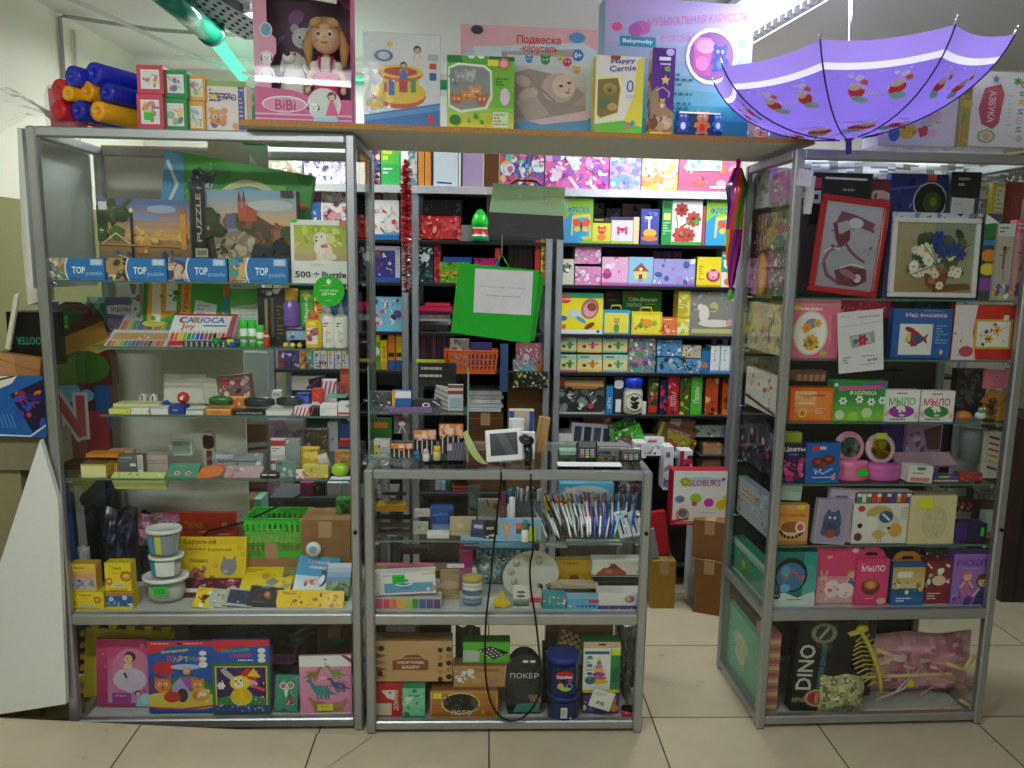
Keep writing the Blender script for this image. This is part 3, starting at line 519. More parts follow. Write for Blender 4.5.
def mobile1(a):
 a.bg('e8b4b8');a.p([(0,.28),(.1,.2),(.9,.12),(1,.2),(1,1),(0,1)],'c8dfe6');a.p([(.1,.32),(.15,.25),(.88,.18),(.9,.85),(.2,.95)],'b8a8a0');a.g(.34,.26,.93,.8,'d8dee0','b09a90',6)
 a.p([(.34,.45),(.5,.38),(.75,.44),(.92,.6),(.75,.8),(.4,.86),(.34,.8)],'a8988c');a.e(.72,.55,.17,.14,'c9b5a6');a.e(.76,.53,.115,.11,'e6cbbb');a.e(.8,.5,.022,.012,'4a3830');a.e(.74,.53,.022,.012,'4a3830');a.e(.8,.56,.012,.012,'c09080');a.e(.79,.59,.025,.01,'b06a60');a.e(.5,.62,.1,.06,'dcc0ae',-20);a.e(.46,.5,.08,.05,'d4b8a6',20);a.p([(.4,.68),(.56,.64),(.66,.8),(.5,.88)],'c4b4a4');a.l([(.58,.55),(.7,.68)],.015,'988678')
 a.t('Подвеска',.57,.12,.085,'d03a48',w=.32);a.t('-карусель',.57,.21,.07,'d03a48',w=.28);a.e(.85,.08,.08,.05,'5a9ad0');a.e(.86,.24,.055,.055,'3a7ac0');a.t('0+',.86,.24,.05,'ffffff')
 a.hd(.62,.3,.045,'3aa04a');a.hd(.5,.3,.035,'4a90c8');a.hd(.73,.27,.03,'b8c840');a.hd(.78,.31,.045,'c84a6a',c2='e8c8d0');a.hd(.85,.38,.035,'e8b028');a.e(.12,.05,.06,.04,'3a3a4a');a.r(.1,.2,.3,.3,'dce8e8');a.p([(.1,1),(.1,.93),(.95,.82),(1,.85),(1,1)],'6aa8d0');a.p([(.5,.87),(.95,.75),(.95,.84),(.6,.9)],'e8c8c8')
item('K','cot_mobile_box','toy box',(460,27,596,138),.10,.07,'e8b4b8',mobile1,'large pink and blue box with a sleeping baby photo',z='T',side='d89aa4')
def carnie(a):
 a.bg('f2f0e0');a.p([(0,.3),(0,1),(1,1),(1,0),(.86,.04),(.8,.5),(.6,.84),(0,.9)],'f0e040');a.p([(0,.88),(.6,.82),(1,.9),(1,1),(0,1)],'6ac83a');a.p([(.02,.28),(.5,.24),(.56,.4),(.5,.75),(.1,.84),(.02,.8)],'f6f0a0');a.p([(.05,.31),(.46,.28),(.52,.42),(.47,.72),(.12,.8),(.05,.76)],'8a7a3c')
 a.e(.3,.42,.09,.07,'b8a458');a.e(.2,.6,.08,.07,'5a7a58');a.e(.36,.65,.07,.05,'c8a860');a.fl(.3,.44,.07,'a08c48','3a5a5a');a.t('Happy',.56,.07,.075,'3a3a9a',rot=-5,w=.5);a.t('Carnie',.56,.155,.075,'3a3a9a',rot=-5,w=.56);a.t('0',.72,.38,.16,'3a6ac0',bold=False);a.t('mt+',.74,.51,.045,'7aa0c8',bold=False);a.e(.7,.9,.05,.03,'e87aa0');a.e(.8,.85,.03,.03,'4a9ae0');a.e(.4,.02,.07,.04,'9a5030')
item('K','rattle_box','toy box',(595,56,643,140),.03,.05,'f2f0e0',carnie,'small yellow and green rattle box with a window and blue lettering',z='T',side='f0dc3a',yaw=1)
def purple(a):
 a.bg('5a2a8c');a.p([(0,.5),(.3,.42),(.35,.6),(1,.72),(1,1),(0,1)],'a88a68');a.r(.3,.1,.8,.14,'ffffff');a.r(.35,.17,.8,.19,'d8c8f0');a.st(.6,.36,.06,'f4d428');a.hd(.6,.36,.03,'f4d428','none');a.p([(.5,.22),(.75,.2),(.8,.26),(.6,.26)],'6ac04a');a.l([(.2,.48),(.5,.44),(.8,.5),(.75,.55)],.015,'d8a8b8');a.bear(.5,.6,.03,'e0b060');a.e(.6,.84,.1,.08,'d8b494');a.e(.56,.87,.1,.05,'e8c8a8');a.n('c8a070 7a4a30 e0c890',12,.06,5,(.1,.75,.95,.95));a.r(0,.95,1,1,'f0c820');a.e(.75,.05,.05,.04,'d8c8f0')
item('K','star_mobile_box','toy box',(651,48,674,139),.045,.04,'5a2a8c',purple,'narrow purple box with a yellow star and bear cub',z='T',side='e8c838',spine=lambda a:[a.bg('c8b0a0'),a.r(0,0,1,.12,'d8d8d0'),a.e(.5,.35,.25,.08,'d03030'),a.n('c86a48 e8d0a0 7a5038',12,.08,9,(0,.3,1,.95)),a.r(0,.93,1,1,'f0c820')])
def mobile2(a):
 a.g(0,0,1,.82,'c4b4d8','2f9aae',8);a.r(0,.82,1,.9,'1f8090');a.g(0,.9,1,1,'1f7a86','2a8a90',3)
 a.t('МУЗЫКАЛЬНАЯ КАРУСЕЛЬ',.62,.12,.06,'d07ab0',rot=-6,w=.68);a.t('С ОГОНЬКАМИ',.55,.25,.05,'d07ab0',rot=-6,w=.36);a.e(.24,.2,.07,.05,'c070b0');a.e(.2,.22,.05,.05,'b060a8');a.r(.1,.26,.34,.33,'2a90a8');a.t('Babymoby',.22,.295,.035,'e8f4f8',w=.2);a.e(.08,.2,.04,.03,'e05a88')
 a.e(.72,.37,.19,.2,'f0f0f8');a.e(.72,.37,.18,.19,'8a5a98');a.g(.6,.24,.72,.5,'d870b0','b858a0',3);a.e(.68,.3,.07,.05,'f0a0c8');a.e(.66,.42,.05,.05,'e884b8');a.bear(.78,.34,.05,'3a4ea8','6a7ad0');a.ring(.72,.37,.17,.195,'e8e4f4')
 for i in range(4):a.ring(.93,.16+i*.11,.018,.024,['a898c0','2aa0a8','8ab0c0','4aa0b0'][i])
 a.h(.42,.5,.6,.8,9,'1a6a80',seed=3);a.r(.5,.76,.82,.98,'123a66');a.bear(.55,.8,.04,'2a56b8');a.bear(.68,.8,.045,'d8843a','e02a2a');a.bear(.79,.8,.035,'3a8ac8');a.l([(.52,.77),(.8,.77)],.012,'ffffff');a.h(.05,.5,.3,.56,1,'4a4a8a')
item('K','large_mobile_box','toy box',(603,1,752,140),.19,.09,'8ab4c8',mobile2,'big lilac-to-teal box with pink lettering and a round window',z='T',side='7aa0b8',yaw=2)
item('K','bird_toy_box','toy box',(742,100,790,146),.26,.08,'4aa060',lambda a:[a.g(0,0,1,1,'d04a4a','2a9a98',5),a.r(0,.8,1,1,'1c8a88'),a.hd(.4,.6,.18,'d89a60'),a.n('e8c040 ffffff 3a5aa8',10,.1,8)],'teal-edged toy box half hidden under the left of the umbrella',z='T',side='2a8a80')
item('R','chick_playset_box','toy box',(880,84,957,151),.05,.10,'f0eef2',lambda a:[a.e(.36,.76,.16,.14,'f4d432'),a.e(.2,.82,.1,.12,'2a7ac0'),a.p([(.5,.72),(.62,.66),(.66,.8),(.54,.86)],'e03a4a'),a.e(.75,.22,.12,.14,'3a86c8'),a.e(.32,.7,.03,.03,'222'),a.p([(.44,.74),(.5,.78),(.44,.82)],'e87a20'),a.e(.7,.5,.14,.1,'f0c8d8'),a.h(.55,.6,.9,.7,2,'c8a8c0'),a.n('f8d0e0 e8e0f0 d8ecf4',10,.08,5,(.5,.3,1,1))],'white box with a yellow chick and blue balls, under the umbrella',z='RT',side='d8d8dc',wrap=True)
def azbuka(a):
 a.bg('f0f0ee');a.r(0,0,.12,1,'b8a428');a.n('8a8a20 7aa830 d8c840',10,.08,3,(0,0,.1,1));a.p([(.28,.22),(.5,.16),(.56,.3),(.52,.68),(.44,.76),(.28,.7),(.22,.5)],'c84a62');a.t('АЗБУКА',.4,.46,.1,'f4e0e4',rot=90,w=.42)
 for i,(ch,c)in enumerate(zip('МЯКИШИ',('e03a7a','3ab04a','f0a020','2a8ad8','e0a8d0','2a9a9a'))):a.t(ch,.8,.16+i*.12,.085,c,rot=90)
 a.st(.72,.12,.07,'2eb43a',6);a.st(.42,.1,.06,'5a8ac8',5);a.e(.36,.86,.13,.09,'d8e8d0');a.ring(.36,.86,.1,.13,'8ac070',rv=.7);a.hd(.36,.86,.06,'f0b8a0','none');a.h(.62,.3,.68,.75,8,'b0a8b0');a.e(.82,.88,.05,.05,'c8c8c8')
item('R','alphabet_blocks_box','toy box',(962,72,1034,154),.03,.09,'f0f0ee',azbuka,'white shrink-wrapped box with coloured letters running down its right side',z='RT',side='c8b838',wrap=True)
item('R','brown_basket_box','box',(1028,92,1075,154),.12,.1,'6a5844',lambda a:[a.n('8a7454 4a3a28',12,.2,3)],'brown box at the far right end of the right cabinet top',z='RT',side='5a4a38')
#  the open umbrella hanging upside down
def open_umbrella():
 C=Vector((.985,2.36,1.945));Rr=.40;Dp=.215;n=8;t=tag(empty('open_umbrella',C),'open purple umbrella with cartoon prints hanging upside down from the ceiling','umbrella')
 th0=math.radians(-33);NS=22;NT=10;pur='8a72d8'
 def P(g,s,tt,off=0):
  a0,a1=th0+g*PI/4,th0+(g+1)*PI/4;r=Rr*math.sin(s*1.25)/math.sin(1.25);z=Dp*(1-math.cos(s*1.25))/(1-math.cos(1.25))
  p0=Vector((r*math.sin(a0),-r*math.cos(a0),z));p1=Vector((r*math.sin(a1),-r*math.cos(a1),z));p=p0.lerp(p1,tt);sag=4*tt*(1-tt);p*=1;p.z-=0;p.x*=1-.03*sag*s;p.y*=1-.03*sag*s;p.z-=.012*sag*s
  if off:nrm=Vector((p.x,p.y,(p.z-.16)*1.2)).normalized()if s>.1 else Vector((0,0,-1));p=p+nrm*off
  return p
 m=MB();V=[];Fc=[];cols=[]
 for g in range(n):
  b=len(V)
  for i in range(NS+1):
   for j in range(NT+1):V.append(P(g,i/NS,j/NT))
  for i in range(NS):
   c='f4f2fa' if i in(18,)else('a890e8' if i>18 else pur)
   for j in range(NT):q=b+i*(NT+1)+j;Fc.append((q,q+NT+1,q+NT+2,q+1));cols.append(c)
 m.mesh(V,Fc,pur,'cloth_thin',True,cols)
 def blob(g,s,tt,rs,rt,col,off=.002,rot=0,k=10):
  pts=[]
  for i in range(k):a=2*PI*i/k;x,y=rs*math.cos(a),rt*math.sin(a);c,d=math.cos(rot),math.sin(rot);pts.append(P(g,min(.99,max(.02,s+x*c-y*d)),tt+(x*d+y*c)*1.35/max(s,.2)*.8,off))
  m.face(pts[::-1],col,'cloth_thin')
 for g in range(n):
  for tt in(.3,.72):
   blob(g,.66,tt,.045,.055,'e84a48');blob(g,.60,tt+.04,.028,.06,'a8dcc4',.0026,.3);blob(g,.70,tt-.02,.03,.045,'fbe8e0',.0032);blob(g,.76,tt+.02,.02,.03,'fdfdff',.0036);blob(g,.775,tt-.06,.014,.02,'fdfdff',.0036);blob(g,.73,tt+.07,.018,.028,'f07a50',.003,.5)
  for i in range(9):a=PI*i/8;blob(g,.69-.05*math.sin(a),.36+.3*i/8,.016,.010,'f4f2fa',.0028,k=6)
  for i in range(6):blob(g,.79+.006*(i%2),.12+.13*i,.006,.01,'ece8fa',.0028,k=6)
  blob(g,.3,.5,.04,.09,'e84a48',.002);blob(g,.26,.3,.03,.07,'a8dcc4',.0024);blob(g,.34,.62,.025,.06,'fdf0ea',.003);blob(g,.2,.6,.014,.14,'f4f2fa',.0024);blob(g,.38,.4,.012,.12,'f4f2fa',.0026)
 m.build('canopy',t)
 for g in range(n):
  m=MB();m.tube([P(g,s/12,0,.0025)for s in range(1,13)],.0022,'3a2a78','plastic',6);e=P(g,1,0);d=(e-P(g,.95,0)).normalized();m.tube([e,e+d*.018],[.0035,.0022],'e6e2da','chrome',8);m.ball(e+d*.02,.0032,'e6e2da','chrome',8);m.build('rib',t)
 m=MB();m.lathe([(.006,-.045),(.0085,-.04),(.0085,-.008),(.014,0)],'4a3890','plastic',12);m.build('ferrule',t)
 m=MB();m.tube([(0,0,0),(0,0,.43)],.004,'d8d8d8','chrome',8);m.build('shaft',t)
 m=MB();m.tube([(0,0,.41),(0,0,.46)]+[(.022-.022*math.cos(a),0,.46+.022*math.sin(a))for a in[PI*i/6 for i in range(7)]],.007,'e8e6ee','plastic',10);m.build('handle',t)
 t.rotation_euler=(math.radians(3),math.radians(-5),0);return t
m_=mk('cloth_thin',.8,noise=.03,scale=150);nt=m_.node_tree;p=[x for x in nt.nodes if x.type=='BSDF_PRINCIPLED'][0];tl=nt.nodes.new('ShaderNodeBsdfTranslucent');mx=nt.nodes.new('ShaderNodeMixShader');mx.inputs[0].default_value=.22
nt.links.new(p.inputs['Base Color'].links[0].from_socket,tl.inputs['Color']);nt.links.new(p.outputs[0],mx.inputs[1]);nt.links.new(tl.outputs[0],mx.inputs[2]);nt.links.new(mx.outputs[0],[x for x in nt.nodes if x.type=='OUTPUT_MATERIAL'][0].inputs[0])
um=open_umbrella()
mb=MB();mb.tube([(0,0,0),(0,.0,.16)],.003,'f4f4f4','cloth',6);mb.tube([(0,0,0),(.02,0,.03),(.0,0,.04)],.002,'5a3ab0','cloth',6)
o=tag(mb.build('hanging_string'),'white string that hangs the open umbrella from the ceiling','string');o.location=um.location+Vector((-.08,-.02,.45))
def pipe(name,cat,label,pts,r,col,mat='plastic',rings=True):
 t=tag(empty(name,pts[0]),label,cat);m=MB();q=[Vector(p)-Vector(pts[0])for p in pts];m.tube(q,r,col,mat,16);m.build('tube',t)
 if rings:
  for e,f in((q[0],q[1]),(q[-1],q[-2])):d=(f-e).normalized();m=MB();m.tube([e,e+d*.03],r*1.12,'1a5a48','plastic',16);m.build('end_ring',t)
 return t
pipe('green_tube','tube','thick dark green plastic tube running along the ceiling at the left',[W3(150,-20,2.44),W3(212,33,2.44)],.047,'0f8a68','gloss')
pipe('light_green_tube','tube','pale green glowing tube continuing the thick green one',[W3(212,36,2.47),(W3(256,85,2.47)[0],3.98,2.47)],.028,'58d8a8','greenlamp',rings=False)
pipe('long_green_tube','tube','green tube lying level near the ceiling behind the toy boxes',[(-1.05,3.62,2.38),(.0,3.66,2.36)],.022,'1f9a6a','gloss')
t=tag(empty('cable_tray',W3(222,14,2.46)),'perforated grey metal cable tray beside the green tube','cable tray')
m=MB();m.box((0,0,0),(.16,.62,.004),'6a7078','alu')
for x in(-.08,.08):m.box((x,0,.015),(.004,.62,.034),'5a6068','alu')
m.build('tray',t);m=MB()
for i in range(5):
 for j in range(11):m.box((-.06+.03*i,-.28+.055*j+(i%2)*.02,-.0026),(.012,.026,.0012),'15181c','matte',rot=(0,0,.3))
m.build('perforations',t);t.rotation_euler=(0,0,-.18)
o=tag(MB().tube([(WX+.02,2.4,2.53),(-1.62,3.1,2.50),(-1.45,3.7,2.47),(-1.2,4.0,2.44)],.009,'d0d0c8','plastic',8).build('cable_conduit'),'thin white cable conduit crossing the ceiling at the left','conduit')
o=tag(MB().tube([(WX+.012,3.35,2.30),(WX+.012,3.35,2.54),(WX+.03,3.35,2.545),(-1.5,3.36,2.50),(-1.15,3.38,2.49)],.008,'a8a89e','plastic',8).build('grey_cable'),'grey cable coming out of the left wall and looping under the ceiling','cable')
o=tag(MB().tube([(WX+.012,3.45,1.5),(WX+.012,3.45,2.52)],.006,'e8e6da','plastic',8).build('wall_cable_duct'),'thin white vertical cable duct on the left wall','cable duct')
#  left cabinet
Wh='f2f2ee'
def city(a):
 a.g(0,0,1,.5,'5a70a8','e0a868',7);a.g(0,.5,1,1,'a8845a','2c3a4c',7);a.e(.7,.12,.18,.05,'a8b4d0');a.e(.5,.22,.2,.04,'8a96c0');a.n('d8a050 e8c070 9a6a3a 6a5a4a',34,.06,5,(.35,.38,1,.55));a.n('3e5a2c 58743a 2c4420',40,.09,6,(.0,.05,.3,.45));a.r(.36,.12,.39,.9,'2a2a30');a.e(.375,.14,.025,.03,'f8f0d0')
 a.r(.91,.18,.97,.62,'e09a3a');a.p([(.9,.18),(.94,.06),(.98,.18)],'c07828');a.l([(.05,.55),(.2,.42),(.35,.55)],.015,'e8d8b0');a.l([(0,.56),(1,.58)],.02,'c88a48');a.l([(.2,.68),(.6,.86),(.9,.98)],.02,'c8c0b8');a.n('e8b860 3a4a5a 46587a b07838',30,.05,8,(.2,.62,1,.95));a.t('*',.05,.4,.06,'ffffff');a.r(.03,.04,.12,.14,'e8e8e8')
def castle(a):
 a.g(0,0,1,.45,'8ab0c8','f0b878',7);a.g(0,.45,1,1,'4e4638','1c2028',6);a.e(.75,.16,.25,.06,'c8ccd0')
 a.p([(.3,.42),(.38,.25),(.6,.26),(.75,.36),(1,.48),(1,.6),(.3,.6)],'6a4a34');a.n('8a5a3a a86a40 4a5a2c 5a4a3c',44,.07,9,(.25,.34,1,.55));a.r(.45,.22,.62,.34,'b85a38');a.p([(.44,.22),(.53,.16),(.64,.24)],'c84a28')
 for u in(.455,.5):a.r(u-.012,.1,u+.012,.3,'c86040');a.p([(u-.016,.12),(u,-.0),(u+.016,.12)],'8a3a28')
 a.r(.32,.26,.42,.44,'6a6e88');a.r(.34,.42,.44,.5,'8a9ac0');a.p([(.2,.5),(.45,.44),(.62,.52),(.55,.75),(.25,.88)],'988468');a.n('b8a888 7a6a50 4a4434 c8b898',46,.06,10,(.2,.5,.6,.85));a.l([(.2,.9),(.45,.76),(.75,.64)],.025,'a89878');a.n('2a3440 3a3428 20262e',24,.1,12,(.6,.6,1,1));a.n('40502c 34421f',16,.08,13,(.12,.2,.26,.5))
 a.r(0,0,.14,1,'262420');a.t('PUZZLE',.075,.31,.055,'b8b4a0',rot=-90,w=.52);a.r(.03,.64,.15,.74,'b8ae90');a.t('500',.09,.69,.05,'302c20');a.t('*',.09,.9,.06,'e8e8e0');a.r(.86,0,.98,.07,'3a3a34');a.h(.86,.93,.98,.95,1,'c8c8c0')
IL('jigsaw_puzzle_box','puzzle',(99,199,190,281),.12,.05,'6a6a6a',city,'puzzle box with an evening city, bridge and clock tower',z='L1',side='e8e8e2')
IL('jigsaw_puzzle_box','puzzle',(193,190,297,281),.14,.05,'5a5248',castle,'puzzle box with a castle above a rocky river bank',z='L1',side='2c2a26')
def puppy(a):
 a.bg('f2f2ec');a.g(.06,.08,1,.64,'b8c440','c8b878',6);a.n('d8dc58 a8b030 e4e488',26,.08,3,(.1,.1,.98,.42));a.r(.06,.54,1,.64,'c0aa84');a.e(.52,.3,.12,.11,'f0e8d4');a.e(.42,.29,.03,.05,'e0d4b8');a.e(.64,.28,.035,.06,'e0d4b8');a.e(.58,.5,.13,.15,'ece2cc');a.e(.5,.44,.09,.12,'f4ecda');a.r(.44,.5,.5,.62,'ece2cc');a.r(.56,.52,.63,.63,'e8dcc4');a.e(.72,.58,.06,.05,'e8dcc4');a.e(.44,.33,.018,.016,'1a1a1a');a.e(.45,.27,.012,.014,'1a1a1a');a.e(.53,.26,.012,.014,'1a1a1a');a.p([(.5,.4),(.62,.37),(.64,.43),(.54,.44)],'e0607a')
 a.e(.55,.68,.22,.06,'f2f2ec');a.h(.35,.7,.7,.72,1,'b8b8a8');a.t('500',.2,.86,.1,'3a3634',w=.27);a.t('*',.43,.87,.1,'3a3634');a.t('Puzzle',.74,.86,.1,'3a3634',w=.42);a.r(.84,0,1,.09,'d88a70');a.e(.06,.02,.06,.025,'3ac83a')
IL('puppy_puzzle_box','puzzle',(291,220,349,282),.06,.05,Wh,puppy,'white 500-piece puzzle box with a seated puppy',z='L1',side='d8d8d0')
def topp(n,seed):
 def f(a):
  a.bg('2a78be');a.n([['c8a888','9a8a60','e8e0d0','6a8a58'],'e8c890 4a3a2c b09060 f0e8d0',['8a7ab0','c8a090','d8c0a8','5a4a68'],['e0b060','48a098','f0e0b8','b87848']][seed],40,.3,seed+2,(0,0,.38,1));a.e(.72,.5,1.0,1.25,'2a78be',n=30);a.ring(.72,.5,1.0,1.06,'e8eef4',n=30,a0=120,a1=240)
  a.r(.76,.04,.97,.32,'9cc4e4');a.t(n,.865,.18,.22,'f0f6fa',w=.15);a.t('TOP',.56,.55,.32,'ffffff',w=.22);a.t('puzzle',.82,.7,.24,'a8d0f0',w=.28,bold=False);a.h(.05,.92,.9,.99,1,'1a4a80')
 return f
for i,(x0,x1,n,d)in enumerate(((46,105,'500','leftmost, with a pale beach picture'),(106.5,167,'500','second from the left, dog picture'),(168.5,227.5,'1000','third from the left, below the castle'),(229,288,'1000','rightmost, next to the puppy puzzle'))):
 IL('narrow_puzzle_box','puzzle',(x0,258,x1,281.5),.034,.045,'2a78be',topp(n,i),'narrow blue puzzle box on the top shelf, '+d,z='L1',group='narrow puzzle boxes on the top glass shelf',side='1f66a8')
def board(a):
 a.bg('4aa84a');a.n('6ac05a 3a9040 88cc60',20,.12,3);a.p([(0,0),(.12,.02),(.16,.5),(.05,1),(0,1)],'58a4d0');a.l([(.02,.1),(.1,.3),(.04,.55)],.03,'d8f0f8');a.t('ИГРЫ',.05,.62,.07,'d03848',rot=-90,w=.3);a.put([(p[0]*a.W,(1-p[1])*a.H)for p in((.16,.3),(.23,.1),(.34,.2),(.26,.44))],'40506a');a.n('c8d8e0 202838 7890a8',16,.04,4,(.18,.14,.32,.34));a.ring(.6,.5,.3,.36,'f0e8c0',26);a.e(.6,.5,.29,.29,'78b8dc',n=24);a.ring(.6,.5,.14,.2,'58a850',20);a.l([(.55,.6),(.5,.45)],.05,'f0c040');a.l([(.78,.35),(.9,.5)],.06,'e8a830');a.st(.95,.3,.05,'d86030')
IL('board_game_box','board game',(152,173,300,281),.30,.03,'4aa84a',board,'green and blue board game box tilted behind the jigsaw puzzles',z='L1',roll=9,side='2a7a3a')
def binder(loc,name='binder_clip',label='black binder clip with wire loops on the tilted green board game'):
 t=tag(empty(name,loc),label,'clip');m=MB();m.prism([(-.017,0),(.017,0),(.015,.014),(-.015,.014)],-.006,.006,'1a1a1c','gloss');m.build('clamp',t)
 for q in(-1,1):m=MB();m.tube([(-.008,q*.005,.012),(-.010,q*.006,.035),(-.004,q*.006,.042),(.004,q*.006,.042),(.010,q*.006,.035),(.008,q*.005,.012)],.001,'d8d8d8','chrome',6);m.build('wire_loop',t)
u,z=at('L',210,174,.295);binder(world('L',u,.297,z-.006))
IL('grey_card','card',(208,138,268,176),.38,.004,'b8b4bc',lambda a:[a.g(0,0,1,1,'b4b0bc','c4c0c4',4),a.p([(.7,.2),(1,.6),(1,1),(.6,1)],'e0dee2')],'plain grey card behind the tilted board game',z=ZS['L1']+.23)
u,z=at('L',329,291,-.003);t=tag(empty('round_sticker',world('L',u,-.004,z),FR['L'][2]),'round bright green sticker on the front glass of the left cabinet','sticker')
m=MB();m.prism([(.0475*math.cos(2*PI*i/36),.0475*math.sin(2*PI*i/36))for i in range(36)],-.001,.004,'22b024','gloss')
a=Art(m,.095,.095,-.001,x0=-.0475,z0=-.0475);a.e(.5,.2,.07,.08,'e8f8e0');a.ring(.5,.2,.03,.045,'22b024');a.h(.3,.32,.7,.35,1,'a8e890');a.t('СИНИЙ ЗВЕРЬ',.5,.48,.06,'e8f0c0',w=.6);a.t('ДЕТЯМ',.5,.6,.09,'f0f0d8',w=.44);a.h(.4,.8,.6,.84,1,'a8e890');m.build('disc',t)
IL('teal_box','box',(88,297,106,330),.36,.03,'5aa0a0',lambda a:[a.r(.05,.1,.95,.3,'8ac4c0'),a.n('387878 b8d8d4',8,.12,2)],'small teal box at the back left of the second shelf',z='L2')
IL('purple_game_box','box',(107,297,137,330),.34,.03,'6e62a4',lambda a:[a.e(.5,.32,.5,.13,'d8d4e8'),a.t('Игротека',.5,.32,.14,'5a4a98',w=.7),a.r(0,.55,1,1,'8a80b0'),a.n('a8a0c8 4a4078',9,.1,5,(0,.6,1,1))],'purple box with an oval white title behind the pencil sets',z='L2',side='4a4078')
def nb(c1,c2,c3,tx,seed,lab=None):return lambda a:[a.bg(c1),a.r(.0,0,.08,1,c3),a.p([(.15,.05),(.9,.0),(.8,.55),(.1,.75)],c2),a.r(.22,.02,.45,.75,'f0ece0'),a.r(.58,.02,.85,.5,'f4f2ea'),a.n([c1,c3],8,.05,seed),a.t(tx,.93,.5,.06,'e86a20',rot=-90,w=.7)if tx else None]
IL('striped_spine_book','book',(131,284,140,322),.24,.03,'d0d4d8',lambda a:[a.n('c83a48 3a6ab8 3aa860 ffffff',24,.06,2)],'thin book with a spotted spine, left of the green notebooks',z='L2',side='c0c4c8')
IL('green_orange_notebook','notebook',(141,282,180,330),.22,.012,'4aae3c',nb('4aae3c','f0a838','2c7a28','',3),'green school notebook with an orange panel, leftmost of three',z='L2',roll=4)
IL('green_school_diary','notebook',(178,281,226,333),.20,.012,'3ca83c',lambda a:[a.r(0,0,.2,1,'e8a040'),a.t('Тетрадь',.1,.35,.09,'c83a18',rot=-90,w=.5),a.p([(.3,.35),(.75,.4),(.7,.95),(.25,.85)],'e8ecea'),a.h(.34,.42,.68,.8,6,'a8b4b8'),a.r(.85,0,1,1,'2a9aa0'),a.t('УСПЕХ',.92,.7,.09,'e8f0f0',rot=-90,w=.4),a.r(.86,0,.99,.25,'e87828')],'green notebook with a white sheet picture, middle of three',z='L2',roll=5)
IL('squared_notebook','notebook',(231,281,262,345),.18,.01,'d4e0cc',lambda a:[a.r(0,.12,1,.35,'4ab83c'),a.p([(0,.3),(1,.12),(1,.35),(0,.42)],'58c04a'),a.h(.1,.02,.9,.12,2,'8a9a88'),[a.l([(0,.42+i*.06),(1,.42+i*.06)],.008,'a8b8a8')for i in range(9)],[a.l([(.1+i*.2,.42),(.1+i*.2,1)],.006,'a8b8a8')for i in range(5)]],'pale squared notebook with a green band, behind the glue sticks',z='L2')
def pencils(n,y0,y1):
 cs=['e03a30','e8782a','f0c828','8ac83a','2a9a48','2a9ab8','2a5ac0','6a3aa8','b84aa0','8a5030','303030','e890b0']
 return lambda a:[a.r(.04+.92*i/n,y0,.04+.92*(i+.8)/n,y1,cs[i%12])for i in range(n)]+[a.p([(.04+.92*i/n,y0),(.04+.92*(i+.4)/n,y0-.1),(.04+.92*(i+.8)/n,y0)],'e8c898')for i in range(n)]
IL('pencil_set','pencils',(112,315,168,343),.14,.012,'b4b0b8',lambda a:[a.r(.0,.0,1,.06,'e8e8ec'),pencils(18,.22,.98)(a),a.e(.6,.32,.28,.13,'e8e838'),a.h(.48,.28,.72,.34,1,'3a8a3a'),a.r(0,.9,1,1,'c8a8a0')],'flat case of coloured pencils with a yellow oval label',z='L2',lean=52,wrap=True)
IL('crayon_set','crayons',(104,330,166,349),.055,.012,'e4dcd4',lambda a:[a.r(.05,.2,.95,.6,'e0a050'),pencils(14,.7,1)(a),a.n('e8b060 f0f0f0 4a80c0',9,.12,8,(0,.05,1,.6))],'second, paler case of pencils lying in front of the oval-labelled one',z='L2',lean=60,wrap=True)
IL('felt_pen_set','felt pens',(165,314,230,346),.075,.014,'f4f2f0',lambda a:[a.r(0,0,1,.06,'c82a38'),a.t('CARIOCA',.47,.2,.18,'2a60b8',w=.7),a.t('C',.155,.2,.2,'d83040'),a.t('R',.37,.2,.2,'e8a828'),a.t('Joy',.27,.42,.2,'d02a38',w=.22),a.r(.5,.36,.86,.4,'2a70b8'),pencils(14,.62,.84)(a),a.r(0,.86,1,1,'c8283a'),a.n('8a1a28 e85a60',8,.04,2,(.05,.88,.95,.98)),a.p([(.92,.1),(1,.06),(1,.9),(.9,.8)],'b85a70')],'white and red box of felt-tip pens with big blue lettering',z='L2',lean=45,tagp=dict(u=.95,v=.8,w=.022,h=.02,col='d8b040'))
IL('marker_pack','markers',(183,341,226,350.5),.04,.05,'c8c8c4',lambda a:[a.bg('3a3a3a'),[a.e(.07+.125*(i%8),.3+.42*(i//8),.17,.17,'e4e4e0',n=10)for i in range(16)],[a.e(.07+.125*(i%8),.3+.42*(i//8),.08,.08,'6a6a6a',n=8)for i in range(16)]],'pack of markers seen end on, two rows of white caps',z='L2')
